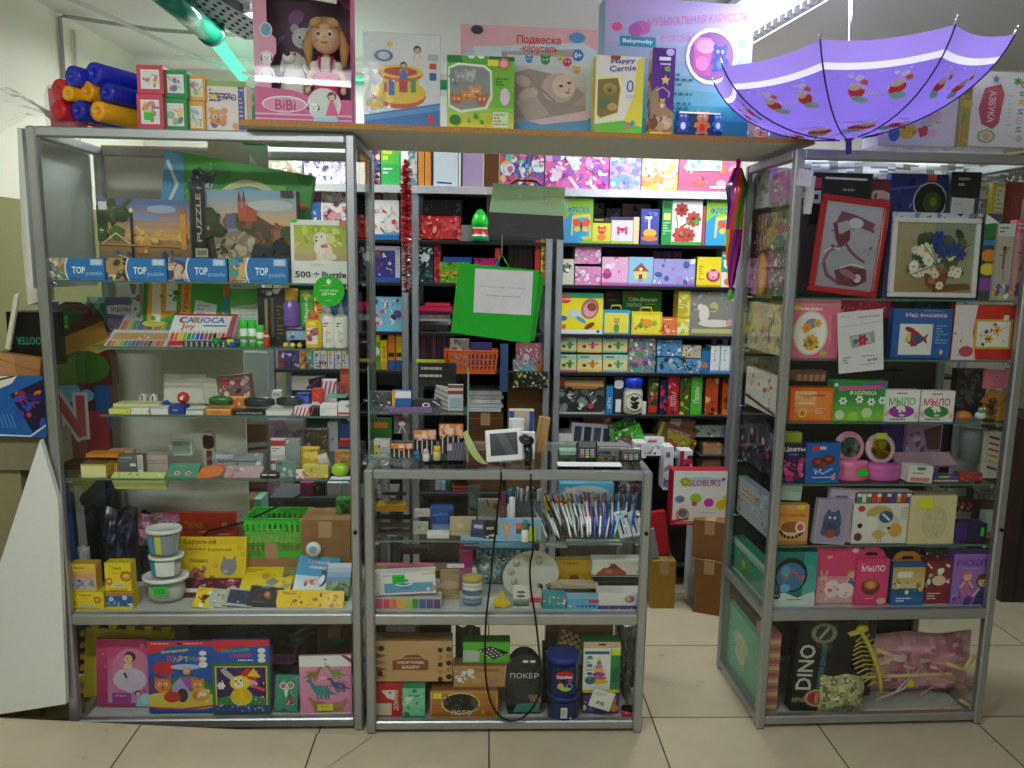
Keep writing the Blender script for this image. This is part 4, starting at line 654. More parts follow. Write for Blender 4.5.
def LT(fr,name,cat,px,py0,py1,v,rpx,prof,cols,label,z,group=None,mat='plastic',sy=1,n=16,ps=None,yaw=0):
 """prof: (radius share, height share); cols one per band"""
 if isinstance(cols,str):cols=cols.split()
 u,zz=at(fr,px,(py0+py1)/2,v);_,vv,zb,W,H=solve(fr,(px-rpx,py0,px+rpx,py1),v,z,0);r=W/2
 t=empty(name,world(fr,u,v,zb),FR[fr][2]+math.radians(yaw));tag(t,label,cat,group);bands={}
 for i in range(len(prof)-1):
  pn=ps[i]if ps else 'body';bands.setdefault(pn,[]).append(i)
 for pn,ids in bands.items():
  m=MB()
  runs=[]
  for i in ids:
   if runs and runs[-1][-1]==i-1:runs[-1].append(i)
   else:runs.append([i])
  for run in runs:m.lathe([(prof[i][0]*r,prof[i][1]*H)for i in run]+[(prof[run[-1]+1][0]*r,prof[run[-1]+1][1]*H)],cols[run[0]],mat,n,cols=[cols[i]for i in run],sy=sy)
  m.build(pn,t)
 return t,r,H
GS=[(.95,0),(1,.02),(1,.18),(.93,.185),(.93,.7),(1,.71),(1,.97),(.9,1)]
for px,y0,d in((244,320,'leftmost'),(252.5,320,'middle'),(260.3,325,'shorter right-hand')):
 t,r,H=LT('L','glue_stick','glue stick',px,y0,349,.05,4.1,GS,'22a838 22a838 22a838 e8f4e8 22a838 3ad84a 3ad84a','%s of the three green and white glue sticks'%d,'L2','green glue sticks',ps=['base']*3+['label_sleeve']+['cap']*3)
 m=MB();m.lathe([(r*.94,H*.3),(r*.945,H*.42)],'3aa83a','plastic',16);m.build('label_band',t)
LT('L','small_red_bottle','bottle',266.5,329,349,.05,3.2,[(.9,0),(1,.03),(1,.6),(.6,.7),(.6,.95),(.4,1)],'c8302c d83830 e8e0d8 d83830 c02828','small red bottle right of the green glue sticks','L2',ps=['body','body','body','cap','cap'])
for(px,py,c,c2,yw,lb)in((222,341,'28a838','143018',60,'fat marker with a green cap end, lying by the felt pens'),(236,342,'d0dc2a','1c5070',40,'fat marker with a yellow-green cap end, lying'),(237,347,'2a6ac8','202428',50,'fat marker with a blue cap end, lying in front of the yellow-green one')):
 u,z=at('L',px,py,.045);t=tag(empty('fat_marker',world('L',u-.01,.05,max(z,ZS['L2']+.010))),lb,'marker');m=MB();m.lathe([(.0095,0),(.0095,.045),(.006,.05)],c2,'plastic',14,rot=(0,PI/2,0));m.build('barrel',t);m=MB();m.lathe([(.0097,0),(.0105,.004),(.0105,.016),(.0097,.02)],c,'gloss',14,(-.02,0,0),(0,PI/2,0));m.build('cap',t);t.rotation_euler=(0,0,math.radians(yw))
IL('pen_blister_card','pens',(258,288,285,348),.10,.012,'201e1e',lambda a:[a.h(.15,.04,.85,.1,2,'b8b8a8'),a.r(.25,.18,.38,.85,'7a6848'),a.r(.48,.16,.6,.85,'5a5040'),a.r(.28,.2,.33,.82,'a89468'),a.p([(.55,.02),(.9,-.0),(.7,.15)],'e0e0dc'),a.r(.66,.1,.95,.95,'28241c'),a.h(.7,.3,.92,.9,9,'7a6a40'),a.p([(.3,.12),(.4,.05),(.6,.07),(.5,.13)],'d8d8d8')],'black blister card with two slim pens',z='L2')
def colorcard(bg,blobs,seed,ttl=None,tc='fff',rot=0,v=.15):return lambda a:[a.bg(bg),a.n(blobs,16,.12,seed),a.t(ttl,.5,v,.12,tc,rot=rot,w=.75)if ttl else None]
LT('L','purple_glue_jar','jar',291,288,326,.12,9,[(.9,0),(1,.04),(1,.6),(.8,.66),(.8,.68),(.85,.98),(.7,1)],'6a4aa0 7a58b0 7a58b0 7a58b0 e0b018 e8c020','purple glitter glue jar with a yellow cap',1.35,ps=['jar']*4+['cap']*2)
IL('orange_blister','blister pack',(282,290,289,325),.16,.02,'e0a030',colorcard('d88a30','e85a48 f0d050 3a3a3a',4),'narrow orange blister pack beside the purple jar',z=ZS['L2']+.05)
IL('green_glue_pack','blister pack',(300,290,313,326),.13,.02,'58c840',lambda a:[a.t('Maped',.5,.5,.12,'f4f8e8',rot=-90,w=.6),a.e(.5,.12,.1,.08,'e8e048'),a.r(0,.85,1,1,'2a8a2a')],'green glue pack with white upright lettering',z=ZS['L2']+.05)
IL('yellow_glue_pack','blister pack',(313,290,324,325),.14,.02,'f0dc28',lambda a:[a.t('КЛЕЙ',.5,.45,.14,'e84a28',rot=-90,w=.6),a.e(.5,.2,.1,.1,'ffffff'),a.n('3a9a3a ffffff e05a30',7,.1,2)],'yellow glue pack with red upright lettering',z=ZS['L2']+.05)
IL('blue_grey_box','box',(282,326,307,342),.11,.05,'9cb8d8',lambda a:[a.r(0,0,1,.35,'3a4a6a'),a.r(.1,.1,.8,.2,'a8b8c8'),a.n('2a5ab8 e8eef4 f0d040',10,.15,5,(.1,.45,.95,.95))],'blue-grey box behind the yellow glue bottle',z=ZS['L2']+.02)
for i,(px,c)in enumerate(((286,'f0c838'),(293,'f4d048'),(300,'e8c030'))):
 u,z=at('L',px,345,.06);m=MB();m.ball((0,0,.0085),.0085,c,'gloss',14);m.lathe([(.0087,-.001),(.0087,.001)],'ffffff','gloss',12,(0,0,.0085));o=m.build('yellow_sharpener_ball');tag(o,['leftmost','middle','rightmost'][i]+' of three small yellow balls in front of the glue bottles','sharpener','small yellow balls');o.location=world('L',u,.055,ZS['L2'])
t,r,H=LT('L','yellow_glue_bottle','glue bottle',313.5,308,348.5,.055,8.2,[(.95,0),(1,.03),(1,.62),(.7,.7),(.5,.72),(.55,.74),(.5,.86),(.25,.9),(.2,1)],'f0c818 f4cc1c f4cc1c e8c018 e85a28 e85a28 e85a28 e85a28','yellow glue bottle with an orange nozzle','L2',sy=.7,ps=['bottle']*4+['nozzle']*4)
m=MB();a=Art(m,r*1.3,H*.42,-r*.72,x0=-r*.65,z0=H*.1);a.bg('f4e8c0');a.n('e86030 a83a80 b8d0e0 8a8a8a',9,.2,3);m.build('label',t)
for i,px in enumerate((328.5,341)):
 t,r,H=LT('L','white_glue_bottle','glue bottle',px,302,349,.07,6.8,[(.95,0),(1,.03),(1,.62),(.85,.7),(.4,.74),(.35,.86),(.12,.9),(.1,1)],'ecebe2 f0efe6 f0efe6 f0efe6 e0ded4 e8e6dc f4f2ea',['white glue bottle beside the yellow one, red logo on it','rightmost white glue bottle, by the cabinet post'][i],'L2','white glue bottles',sy=.75,ps=['bottle']*4+['nozzle']*3)
 m=MB();a=Art(m,r*1.4,H*.5,-r*.765,x0=-r*.7,z0=H*.08);a.h(.1,.05,.9,.3,2,'c83848' if i==0 else '6a8a5a');a.h(.3,.4,.8,.95,6,'a8a89a',seed=3);m.build('label',t)
LT('L','clear_glue_bottle','glue bottle',325,300,349,.13,6,[(.95,0),(1,.03),(1,.6),(.5,.72),(.45,.9),(.3,1)],'c8d4cc d0dcd4 d0dcd4 c0ccc4 e0e4e0','pale translucent bottle behind the white glue bottles','L2',ps=['bottle']*3+['nozzle']*2)
IL('blue_glue_card','card',(322,292,348,314),.2,.01,'2a4a90',lambda a:[a.g(0,0,1,1,'22407c','5a80b8',4)],'dark blue card behind the white glue bottles',z=ZS['L2']+.06)
def tiny(fr,name,cat,rect,v,t,c,pal,seed,label,**k):return item(fr,name,cat,rect,v,t,c,(lambda a:[a.n(pal,7,.2,seed)])if pal else None,label,**k)
tiny('L','eraser_box','box',(109,409,130,417),.04,.04,'e8e26a','f4f4c0 8a8a40 ffffff',1,'yellow eraser box, leftmost on the third shelf',z='L3')
tiny('L','eraser_box','box',(131,408,149,417),.04,.04,'f0eeda','2a2a2a e8d838 ffffff',2,'white eraser box with black and yellow spots',z='L3')
IL('eraser_box','box',(151,408,168,417),.04,.05,'f0f0ee',lambda a:[a.r(0,0,1,.15,'c8ccd0')],'plain white eraser box left of the blue-labelled one',z='L3')
IL('eraser_box','box',(169,406,184,417),.04,.05,'2a4a98',lambda a:[a.h(.25,.4,.75,.6,1,'a8b8e0',fill=.9)],'small dark blue eraser box',z='L3')
IL('eraser_box','box',(186,409,203,417),.04,.05,'f0f0ea',lambda a:[a.r(0,0,1,.3,'8a9a98'),a.h(.1,.45,.9,.9,2,'c8c8c0')],'grey-topped white box right of the dark blue one',z='L3')
IL('yellow_eraser_tray','box',(113,404,160,408.5),.10,.06,'e8e4b0',lambda a:[a.n('c8c870 f4f4e0 9a9a58',12,.3,4)],'low yellow tray of erasers behind the eraser boxes',z='L3')
for i,px in enumerate((136,146.5)):
 m=MB();m.prism([(-.010,0),(.011,0),(.013,.022),(.009,.036),(-.002,.038),(-.009,.026)],0,.012,'eeeeea','plastic');m.box((0,-.0006,.018),(.004,.001,.028),'4a4a48','plastic');o=m.build('white_sharpener');tag(o,['left','right'][i]+' one of two upright white sharpeners on the third shelf','sharpener','upright white sharpeners');u,z=at('L',px,397,.16);o.location=world('L',u,.2,ZS['L3']);o.rotation_euler=(0,.1,FR['L'][2])
m=MB();m.prism([(-.016,0),(.016,0),(.012,.018),(0,.03),(-.012,.024)],0,.02,'2a58b0','plastic');m.box((0,-.001,.007),(.016,.002,.008),'e8ecf4');o=m.build('blue_sharpener');tag(o,'dark blue wedge-shaped sharpener above the plain white eraser box','sharpener');u,z=at('L',165,406,.12);o.location=world('L',u,.12,ZS['L3'])
IL('tent_card','card',(163,374,203,403),.25,.02,'dedccd',lambda a:[a.h(.4,.15,.7,.2,1,'9a9888'),a.l([(0,.3),(1,.3)],.02,'c8c6b6')],'big cream tent card behind the red smiley sharpener',z='L3',lean=8)
IL('cream_pad','paper pad',(202,380,220,404),.22,.03,'d6d3c2',lambda a:[[a.l([(0,.3+.09*i),(1,.36+.09*i)],.01,'b8b5a4')for i in range(7)]],'cream paper pad with curled pages right of the tent card',z='L3',roll=5)
t=tag(empty('red_smiley_stamp',world('L',at('L',181.5,408,.07)[0],.09,ZS['L3']+.01),FR['L'][2]),'red smiley ball on a little blue foot','toy sharpener');m=MB();m.lathe([(.016,0),(.017,.006),(.008,.014),(.007,.02)],'2a4ab0','gloss',14);m.build('foot',t);m=MB();m.ball((0,0,.036),.019,'d8303a','gloss',18)
m.build('ball',t);m=MB();m.ball((0,-.0185,.036),(.006,.002,.006),'f8f0f0','gloss',10);m.build('spot',t)
def puncher(px,py,w,c,label,v=.08,base='22262a',zz=None):
 u,z=at('L',px,py,v);s=w/2.4*0+w;t=tag(empty('oval_tin',world('L',u,v+.03,zz if zz else z),FR['L'][2]),label,'tin');m=MB();m.lathe([(.9*s,0),(s,.003),(s,.010),(.96*s,.013)],base,'gloss',22,sy=.5);m.build('base',t);m=MB();m.lathe([(.97*s,.013),(s,.015),(.98*s,.021),(.6*s,.027),(0.001,.029)],c,'gloss',22,sy=.5);m.build('lid',t);return t
IL('orange_box','box',(206,409,231,417.5),.04,.06,'e8963a',lambda a:[a.r(0,0,1,.3,'f0b870'),a.h(.2,.45,.8,.7,1,'c86a20',fill=.8)],'orange box under the dark green oval case',z='L3')
puncher(218,408.5,.038,'2a7a34','dark green oval case on the orange box',v=.04,base='1a5a28',zz=ZS['L3']+.028)
IL('black_label_box','box',(233,411,265,418),.035,.05,'1a1a1a',lambda a:[a.t('ШТЕМПЕЛЬНАЯ',.5,.5,.4,'d8d8d0',w=.8)],'flat black box with white lettering',z='L3')
IL('white_flat_box','box',(266,410,293,417.5),.04,.06,'e8e8e0',lambda a:[a.r(0,0,1,.2,'c8ccc8')],'flat white box right of the black lettered one',z='L3')
IL('striped_box','box',(294,407,309,417),.04,.06,'f0eaf0',lambda a:[[a.p([(i*.25-.2,1),(i*.25,0),(i*.25+.1,0),(i*.25-.1,1)],'c03a5a')for i in range(6)]],'white box with red diagonal stripes',z='L3')
IL('black_cube_box','box',(310,408,318,417),.05,.05,'16161a',lambda a:[a.r(.1,.1,.9,.2,'3a3a40')],'tiny black box right of the striped one',z='L3')
IL('white_box','box',(320,405,337,417.5),.04,.05,'f0f0ee',lambda a:[a.r(.1,.3,.9,.36,'c8c8cc'),a.h(.1,.5,.5,.8,2,'b8b8c0')],'white box near the right end of the third shelf',z='L3')
IL('white_red_box','box',(338,403,350,417),.045,.05,'f0ecec',lambda a:[a.r(0,.75,1,.9,'c83a3a'),a.n('8a9aa8 c8a0a0',5,.1,3)],'white box with a red line at the right end of the third shelf',z='L3')
puncher(257,408.5,.05,'20242c','large black oval ink pad case',v=.05,zz=ZS['L3']+.024)
puncher(287,408.5,.042,'1c2028','smaller black oval ink pad case',v=.05,zz=ZS['L3']+.027)
IL('brown_toy_pack','toy pack',(219,377,252,402),.22,.04,'8a6a60',lambda a:[a.n('c84a58 e8c8c0 4a3030 9a80a0',30,.12,3),a.e(.25,.25,.12,.12,'d84050')],'brown and pink toy pack leaning at the back of the third shelf',z='L3',roll=-6)
IL('orange_figure_pack','toy pack',(226,398,246,409),.13,.04,'e08a48',lambda a:[a.n('f0b080 c8602a f0e0d0',14,.25,6)],'orange pack behind the dark green oval case',z='L3')
IL('clear_eraser_stand','box',(272,391,281,405),.16,.03,'d8dcd8',lambda a:[a.r(.1,.1,.9,.3,'a8b0b0')],'narrow white stand above the large black ink pad',z='L3')
tiny('L','blue_stapler_pack','stapler',(296,394,309,407),.10,.04,'2a4aa8','4a6ac8 1a2a60',3,'blue stapler standing behind the striped box',z='L3')
tiny('L','red_stapler_pack','stapler',(312,389,322,405),.10,.03,'d84030','f07a60 e8e8e8 8a2a20',4,'red-topped stapler pack right of the blue one',z='L3')
IL('red_white_striped_pack','box',(322,380,336,404),.17,.03,'f0e8f0',lambda a:[[a.p([(i*.3-.2,.5),(i*.3,.05),(i*.3+.12,.05),(i*.3-.08,.5)],'b83a68')for i in range(5)]],'tall pack with magenta diagonal stripes',z='L3')
t=tag(empty('tape_dispenser',world('L',at('L',337,405,.08)[0],.10,ZS['L3']+.05),FR['L'][2]),'pale green tape dispenser lying on the white box','tape dispenser');m=MB();m.lathe([(.011,-.01),(.019,-.009),(.019,.009),(.011,.01)],'8ac8b0','clearbox',18,(0,0,.018),(PI/2,0,0));m.build('roll',t);m=MB();m.prism([(-.03,0),(.028,0),(.034,.012),(.01,.008),(-.03,.012)],-.011,.011,'5ab098','plastic');m.build('base',t)
IL('red_wallet_pack','box',(340,369,350,390),.2,.02,'b84a30',lambda a:[a.r(.1,.2,.9,.5,'d86a48'),a.h(.1,.6,.9,.9,3,'6a2a1c')],'dark red pack by the post at the back of the third shelf',z=ZS['L3']+.035)
IL('yellow_card_box','box',(81,464,106,480),.04,.08,'ece2a8',lambda a:[a.r(0,0,1,.12,'b8a860')],'pale yellow box at the left end of the fourth shelf',z='L4',side='e0b040',top='7a5a20')
tiny('L','orange_sticker_pack','sticker pack',(86,454,118,463),.08,.05,'e0902c','d84a28 f0c83a 3a8a3a',4,'orange sticker packs stacked on the pale yellow box',z=ZS['L4']+.056)
tiny('L','orange_eraser_pack','box',(107,463,119,478),.10,.05,'e8a03a','c87020 f4c870',5,'orange pack right of the pale yellow box',z='L4')
IL('grey_calculator_box','box',(117,455,143,474),.09,.03,'6a6c6a',lambda a:[a.r(.8,0,1,1,'e8e4dc'),[a.r(.83,.1+.12*i,.97,.15+.12*i,'6a6a60')for i in range(6)],a.r(.1,.12,.6,.18,'b8c0b8'),a.r(.5,.45,.72,.6,'f0f0ea'),a.h(.1,.3,.6,.4,1,'a8a8a0')],'grey box with a white bar label',z='L4')
IL('beige_box','box',(109,450,133,474),.13,.03,'c8a888',lambda a:[a.r(.1,.1,.9,.3,'e0c8a8')],'beige box behind the grey bar-label box',z='L4')
IL('pink_clear_case','box',(144,455,168,476),.12,.05,'d0bab2',lambda a:[a.r(.05,.5,.95,.55,'a89088'),a.g(.1,.1,.9,.4,'d8c8c0','c4a89e',3)],'dusty pink clear case beside the grey box',z='L4',wrap=True)
IL('green_frame_card','card',(170,440,192,464),.22,.01,'e4e6d8',lambda a:[a.r(.1,.08,.9,.92,'98b8a4'),a.h(.2,.18,.6,.26,1,'3a4a40'),a.h(.2,.34,.8,.44,1,'6a7a70'),a.r(.2,.55,.8,.8,'a8c8b4')],'pale green framed card standing at the back of the fourth shelf',z=ZS['L4']+.03,yaw=2)
IL('lime_card_pack','cards',(111,472,164,481),.04,.05,'d0dc88',lambda a:[a.n('e8f0b0 8aa848 f4f8d8 6a8a48',18,.2,4)],'lime green flat packs along the front of the fourth shelf',z='L4',lean=62)
IL('scissor_blister','blister pack',(166,463,197,481),.045,.01,'5c9c80',lambda a:[a.e(.32,.7,.16,.14,'d8d0c8'),a.e(.32,.7,.1,.09,'c85a50'),a.e(.68,.7,.16,.14,'d8d0c8'),a.e(.68,.7,.1,.09,'c85a50'),a.h(.3,.2,.7,.3,1,'a8d0b8')],'green blister pack with two pink rings',z='L4',lean=50)
m=MB();m.prism([(-.05,0),(.03,0),(.05,.018),(.035,.034),(-.02,.032)],0,.03,'f0884a','plastic');o=m.build('orange_sharpener');tag(o,'bright orange wedge-shaped pack on the fourth shelf','sharpener');o.location=world('L',at('L',211,479,.06)[0],.05,ZS['L4']);o.rotation_euler=(0,-.15,FR['L'][2])
tiny('L','pink_ruler_pack','ruler pack',(224,466,262,480),.05,.03,'c8a0a4','e8c8c8 b85a68 f0f0ec 9a8a90',6,'pinkish clear pack of rulers in the middle of the fourth shelf',z='L4',lean=40,wrap=True)
IL('zip_case','pencil case',(212,453,262,470),.14,.04,'9a9ea4',lambda a:[a.r(0,.45,1,.55,'4a4e54'),a.n('e0e4e8 6a6e74 c8ccd0',16,.2,4),a.r(.05,.1,.4,.35,'d8dce4')],'grey zipped pencil case at the back of the fourth shelf',z='L4',lean=20,wrap=True)
for k,(y,r_)in enumerate(((452,.008),(461,.006))):  # clear arcs model the highlights on the plastic zip bags
 u0_,z0_=at('L',205,y+8,.12);u1_,z1_=at('L',268,y-8,.12);m=MB();m.tube([(u0_+(u1_-u0_)*i/10,.12+k*.03,z0_+(z1_-z0_)*math.sin(PI/2*i/10))for i in range(11)],r_,'e8eef0','clearbox',8);o=m.build('highlight_arc');tag(o,['upper','lower'][k]+' clear curved plastic tube on the fourth shelf','tube');ox,oy,a_=FR['L'];o.location=(ox,oy,0);o.rotation_euler=(0,0,a_)
IL('black_white_box','box',(260,474,278,481.5),.035,.05,'161616',lambda a:[a.r(.1,.05,.4,.35,'e0e0da'),a.r(.5,.05,.9,.35,'d8d8d2')],'flat black box with two white labels',z='L4')
IL('red_striped_pack','box',(271,439,285,468),.10,.02,'e4e0dc',lambda a:[a.r(0,.04,1,.2,'c02c3c'),a.r(0,.45,1,.56,'c8c8c8'),a.r(0,.62,1,.72,'c02c3c'),a.h(.1,.26,.9,.4,2,'7a7a7a')],'white pack with two dark red bands',z='L4')
tiny('L','steel_clip_bag','clip bag',(283,440,300,478),.11,.03,'98a0a0','d8e0e0 5a6468 b8c8c8',8,'bag of steel clips right of the red banded pack',z='L4',wrap=True)
tiny('L','teal_clip_bag','clip bag',(276,462,296,480),.06,.03,'6a9090','a8c8c8 3a5a60 d8e4e4',9,'teal bag of clips in front of the steel ones',z='L4',wrap=True)
tiny('L','yellow_tack_box','box',(297,449,318,468),.12,.04,'d8b424','f0d860 b89010',3,'mustard yellow pack at the right of the fourth shelf',z='L4')
tiny('L','yellow_tack_bag','tack bag',(303,466,328,481),.05,.03,'e4d048','f8f0a0 c8a020 ffffff f0a030',4,'bag of yellow push pins at the front of the fourth shelf',z='L4',wrap=True)
tiny('L','white_pin_card','card',(296,470,304,481),.04,.01,'ece8e0','c8c0b8 e07060',5,'small white card left of the yellow push pins',z='L4')
IL('feather_pen','pen',(323,455,333,480),.08,.01,'d8d0c8',lambda a:[a.g(0,0,1,1,'d8d8d0','a83a40',5)],'grey and red tapering pack leaning beside the push pins',z='L4',roll=-18)
m=MB();m.ball((0,0,.024),(.03,.02,.024),'a8d828','gloss',16);m.tube([(.0,0,.045),(.004,0,.055)],.002,'5a4a20');m.ball((.012,0,.054),(.01,.003,.005),'3a9a2a','gloss',8);o=m.build('green_apple_eraser');tag(o,'lime green apple-shaped eraser at the right end of the fourth shelf','eraser');o.location=world('L',at('L',341,478,.05)[0]-.004,.06,ZS['L4'])
IL('orange_tape_box','box',(335,452,350,467),.12,.04,'c8803a',lambda a:[a.n('e0a060 8a4a20',8,.2,3)],'brownish orange pack behind the apple eraser',z=ZS['L4']+.02)
IL('purple_sequin_bag','bag',(270,420,304,462),.24,.03,'a070a8',lambda a:[a.n('c8a0d0 7a4a88 d8c0dc 8a8a80',30,.12,3),a.p([(.4,0),(1,0),(1,.2),(.6,.25)],'a8a090')],'mauve bag standing at the back of the fourth shelf',z='L4',wrap=True)
IL('pink_flower_bag','bag',(301,430,327,456),.25,.03,'4a4438',lambda a:[a.n('d86a80 6a7a3a 3a3a2a e8a8b0 8a6a30',30,.14,5)],'dark bag with pink flowers right of the mauve bag',z=ZS['L4']+.03,wrap=True)
IL('red_bottle_box','box',(339,440,349,452),.2,.03,'c8302c',None,'small red box at the right rear of the fourth shelf',z=ZS['L4']+.07)
IL('wire_figurine','figurine',(203,432,214,466),.20,.02,'c0bab0',lambda a:[a.e(.5,.3,.2,.22,'3a2a28'),a.p([(0,0),(1,.05),(.6,.12)],'e8c8d4'),a.r(.3,.55,.8,1,'6a3a2a')],'grey and brown figurine pack with a pink bow',z='L4')
def lionbox(seed,sub):return lambda a:[a.bg('f0d81e'),a.t('Глина',.42,.17,.13,'a86a10',w=.42),a.h(.25,.34,.65,.4,1,'b88018'),a.hd(.8,.45,.13,'c87818','round','a85a10'),a.e(.82,.47,.2,.19,'c87818'),a.hd(.82,.47,.11,'f0c060','none'),a.e(.15,.65,.12,.13,'b86a18'),a.hd(.15,.65,.08,'f0c060','none'),a.r(.3,.74,.72,.86,'f0f0d8'),a.t(sub,.51,.8,.09,'4a3a10',w=.36),a.r(.15,.94,.85,1,'b89a10')]
def smallclay(a):a.bg('ecc048');a.g(0,0,1,.5,'f0d848','e8a868',4);a.r(.06,.5,.94,.95,'c8b8c0');a.st(.35,.62,.1,'8a5aa0');a.fl(.7,.6,.12,'c89ac8');a.n('d8d0d8 a890a8 e8c890 7a9a68',14,.08,3,(.05,.6,.95,.95));a.e(.2,.22,.08,.06,'f4e860');a.h(.2,.12,.8,.2,1,'a87a30')
def blueclay(a):a.bg('d8c81e');a.r(0,0,1,.2,'c87848');a.r(0,.2,1,.85,'2a64a8');a.fl(.2,.4,.14,'e8eef4','5a90d0');a.fl(.7,.32,.14,'f0f4f8','5a90d0');a.n('e8eef4 88b0d8 1a4a88 6a9a58',18,.12,4,(0,.5,1,.85));a.r(0,.85,1,1,'e8d020')
IL('modelling_clay_box','clay box',(69,592,104,611),.045,.05,'f0d81e',lionbox(1,'КЛАСС'),'wide yellow clay box with a lion, bottom left of four',z='L5',side='e0c818')
IL('modelling_clay_box','clay box',(106,592.5,133,611),.045,.05,'d8c81e',blueclay,'yellow-edged clay box with a blue and white flower panel, bottom right of four',z='L5',side='d8c018')
zt=solve('L',(69,592,104,611),.045,'L5',0)[4]+ZS['L5']+.001
IL('modelling_clay_box','clay box',(70,564,96,592),.05,.04,'ecc048',smallclay,'orange-yellow clay box with purple flowers, top left of four',z=zt,side='d8a838')
IL('modelling_clay_box','clay box',(105,563,131,592),.05,.04,'f0d81e',lionbox(2,'ТРИУМФ'),'bright yellow clay box with lions, top right of four',z=zt,side='e0c818')
def tub(px,y0,y1,v,rpx,zb,label,H=None,rect=False,lab=None):
 u,z=at('L',px,y1,v);_,_,zz,W,H=solve('L',(px-rpx,y0,px+rpx,y1),v,zb,0);r=W/2;t=tag(empty('clear_tub',world('L',u,v+r,zz),FR['L'][2]),label,'tub','clear tubs');rim='f0f2f0'
 m=MB();m.lathe([(r*.8,0),(r*.83,.004),(r*.93,H*.86),(r*.96,H*.88)],'e0e8e4','clearbox',24,sy=.8);m.build('tub',t)
 m=MB();m.lathe([(r*.98,H*.86),(r*1.02,H*.87),(r*1.02,H*.97),(r*.96,H),(r*.9,H*.97)],'eef2f0','plastic',24,sy=.8);m.build('lid',t)
 m=MB();m.lathe([(r*.74,.006),(r*.78,H*.2),(r*.8,H*.55),(r*.55,H*.66),(0,H*.68)],'cdc8bc','matte',18,sy=.76);m.build('contents',t)
 if lab:
  for c,a0,a1 in lab:
   m=MB();k=6;P=[(math.sin(math.radians(a0+(a1-a0)*i/k)),-math.cos(math.radians(a0+(a1-a0)*i/k))*.8)for i in range(k+1)]
   for i in range(k):m.face([(P[i][0]*r*.87+0,P[i][1]*r*.87-.001,H*.12),(P[i+1][0]*r*.87,P[i+1][1]*r*.87-.001,H*.12),(P[i+1][0]*r*.945,P[i+1][1]*r*.945-.001,H*.8),(P[i][0]*r*.945,P[i][1]*r*.945-.001,H*.8)],c,'card')
   m.build('label',t)
 return t,r,H,zz
t,r,H,zz=tub(158,583,611,.05,23,'L5','large clear tub with a green price tag, bottom of the stack')
price(t,.0,H,0,0,.4,.05,.03,'20d040','152',name='price_tag',rot=-4).location=(.004,-r*.78,0)
t2,r2,H2,z2=tub(160.5,560,583,.06,17.5,zz+H+.001,'middle clear tub with a blue and white label, stacked',lab=[('3a9ac8',-75,-25),('e8ecea',-25,45)])
tub(158,533,561,.06,18,z2+H2+.001,'topmost clear tub with a blue, yellow and grey label',lab=[('3a9ad0',-75,-25),('d8c848',-15,5),('8a98a0',5,60)])
def barel(c1,seed,t1='Барельеф'):return lambda a:[a.bg('f0cf14'),a.t(t1,.32,.1,.11,'a8580c',w=.5),a.h(.1,.22,.55,.26,1,'a86a10'),a.h(.5,.12,.95,.16,1,'c88a18')]
def kit1(a):
 a.bg('eecb14');a.t('Барельеф',.3,.1,.12,'a0500c',w=.5);a.h(.08,.22,.5,.28,1,'b87a10');a.p([(.4,.17),(1,.12),(1,1),(.1,1),(.1,.34),(.4,.34)],'f4d41c');a.t('Барельеф',.6,.25,.08,'a85a10',w=.36);a.t('Лепнина',.28,.45,.08,'9a4a10',w=.28);a.e(.74,.58,.16,.16,'8e9498');a.p([(.64,.5),(.66,.34),(.72,.46)],'8e9498');a.p([(.78,.46),(.84,.34),(.86,.5)],'8e9498');a.e(.7,.66,.05,.04,'b8bcc0');a.e(.26,.72,.14,.1,'b4604c');a.n('a0503c c87a60 8a3a30',14,.07,3,(.14,.6,.4,.85));a.fl(.5,.8,.07,'a88a18','c8a018');a.fl(.55,.55,.05,'d8b020');a.ring(.9,.2,.03,.04,'b88a10');a.ring(.95,.33,.03,.04,'b88a10');a.r(.66,.88,.74,.97,'6a8a20');a.t('ГИПС',.88,.9,.08,'9a5a10',w=.18)
IL('plaster_kit_box','craft kit',(177,537,244,590),.20,.02,'f0cf14',kit1,'large yellow plaster kit box with a grey cat figure',z='L5',lean=14)
IL('red_folder','folder',(163,513,236,560),.36,.02,'d83c24',lambda a:[a.t('Папка',.42,.2,.12,'e8a030',w=.25),a.h(.5,.3,.65,.36,1,'f0d8c8'),a.e(.85,.2,.05,.05,'f0a0a0'),a.h(.75,.35,.95,.4,1,'f0b8a8'),a.p([(.5,.6),(.9,.45),(1,.6),(1,1),(.4,1)],'c83018'),a.n('e8902a f0c848 6a8a3a',12,.06,4,(.4,.55,.9,.8))],'bright red folder standing behind the yellow plaster kit',z='L5')
def kitflat(c,pal,seed,main=None):return lambda a:[a.bg(c),a.h(.08,.08,.5,.2,2,'a87010'),a.n(pal,16,.13,seed,(.3,.25,.95,.9)),main(a)if main else None]
IL('plaster_kit_box','craft kit',(178,578,236,598),.13,.02,'5a2030',lambda a:[a.n('c83a58 a83048 3a1420 d8a0a8',26,.14,3),a.r(.05,.55,.5,.75,'e8e4e0')],'dark crimson kit box lying in front of the cat plaster kit',z='L5',lean=55)
IL('plaster_kit_box','craft kit',(236,567,288,590),.13,.015,'f0d01a',kitflat('f0d01a','a8b060 c8a028 6a7a30',4,lambda a:[a.e(.6,.55,.15,.12,'a8aaa0'),a.p([(.48,.5),(.6,.35),(.75,.5),(.6,.62)],'8e9088')]),'yellow kit box with a grey fish figure, lying flat',z='L5',lean=62)
IL('plaster_kit_box','craft kit',(278,567,296,588),.15,.015,'a8a058',kitflat('989050','6a6a30 d8c870 3a3a20',5),'olive kit box half under the penguin book',z='L5',lean=55)
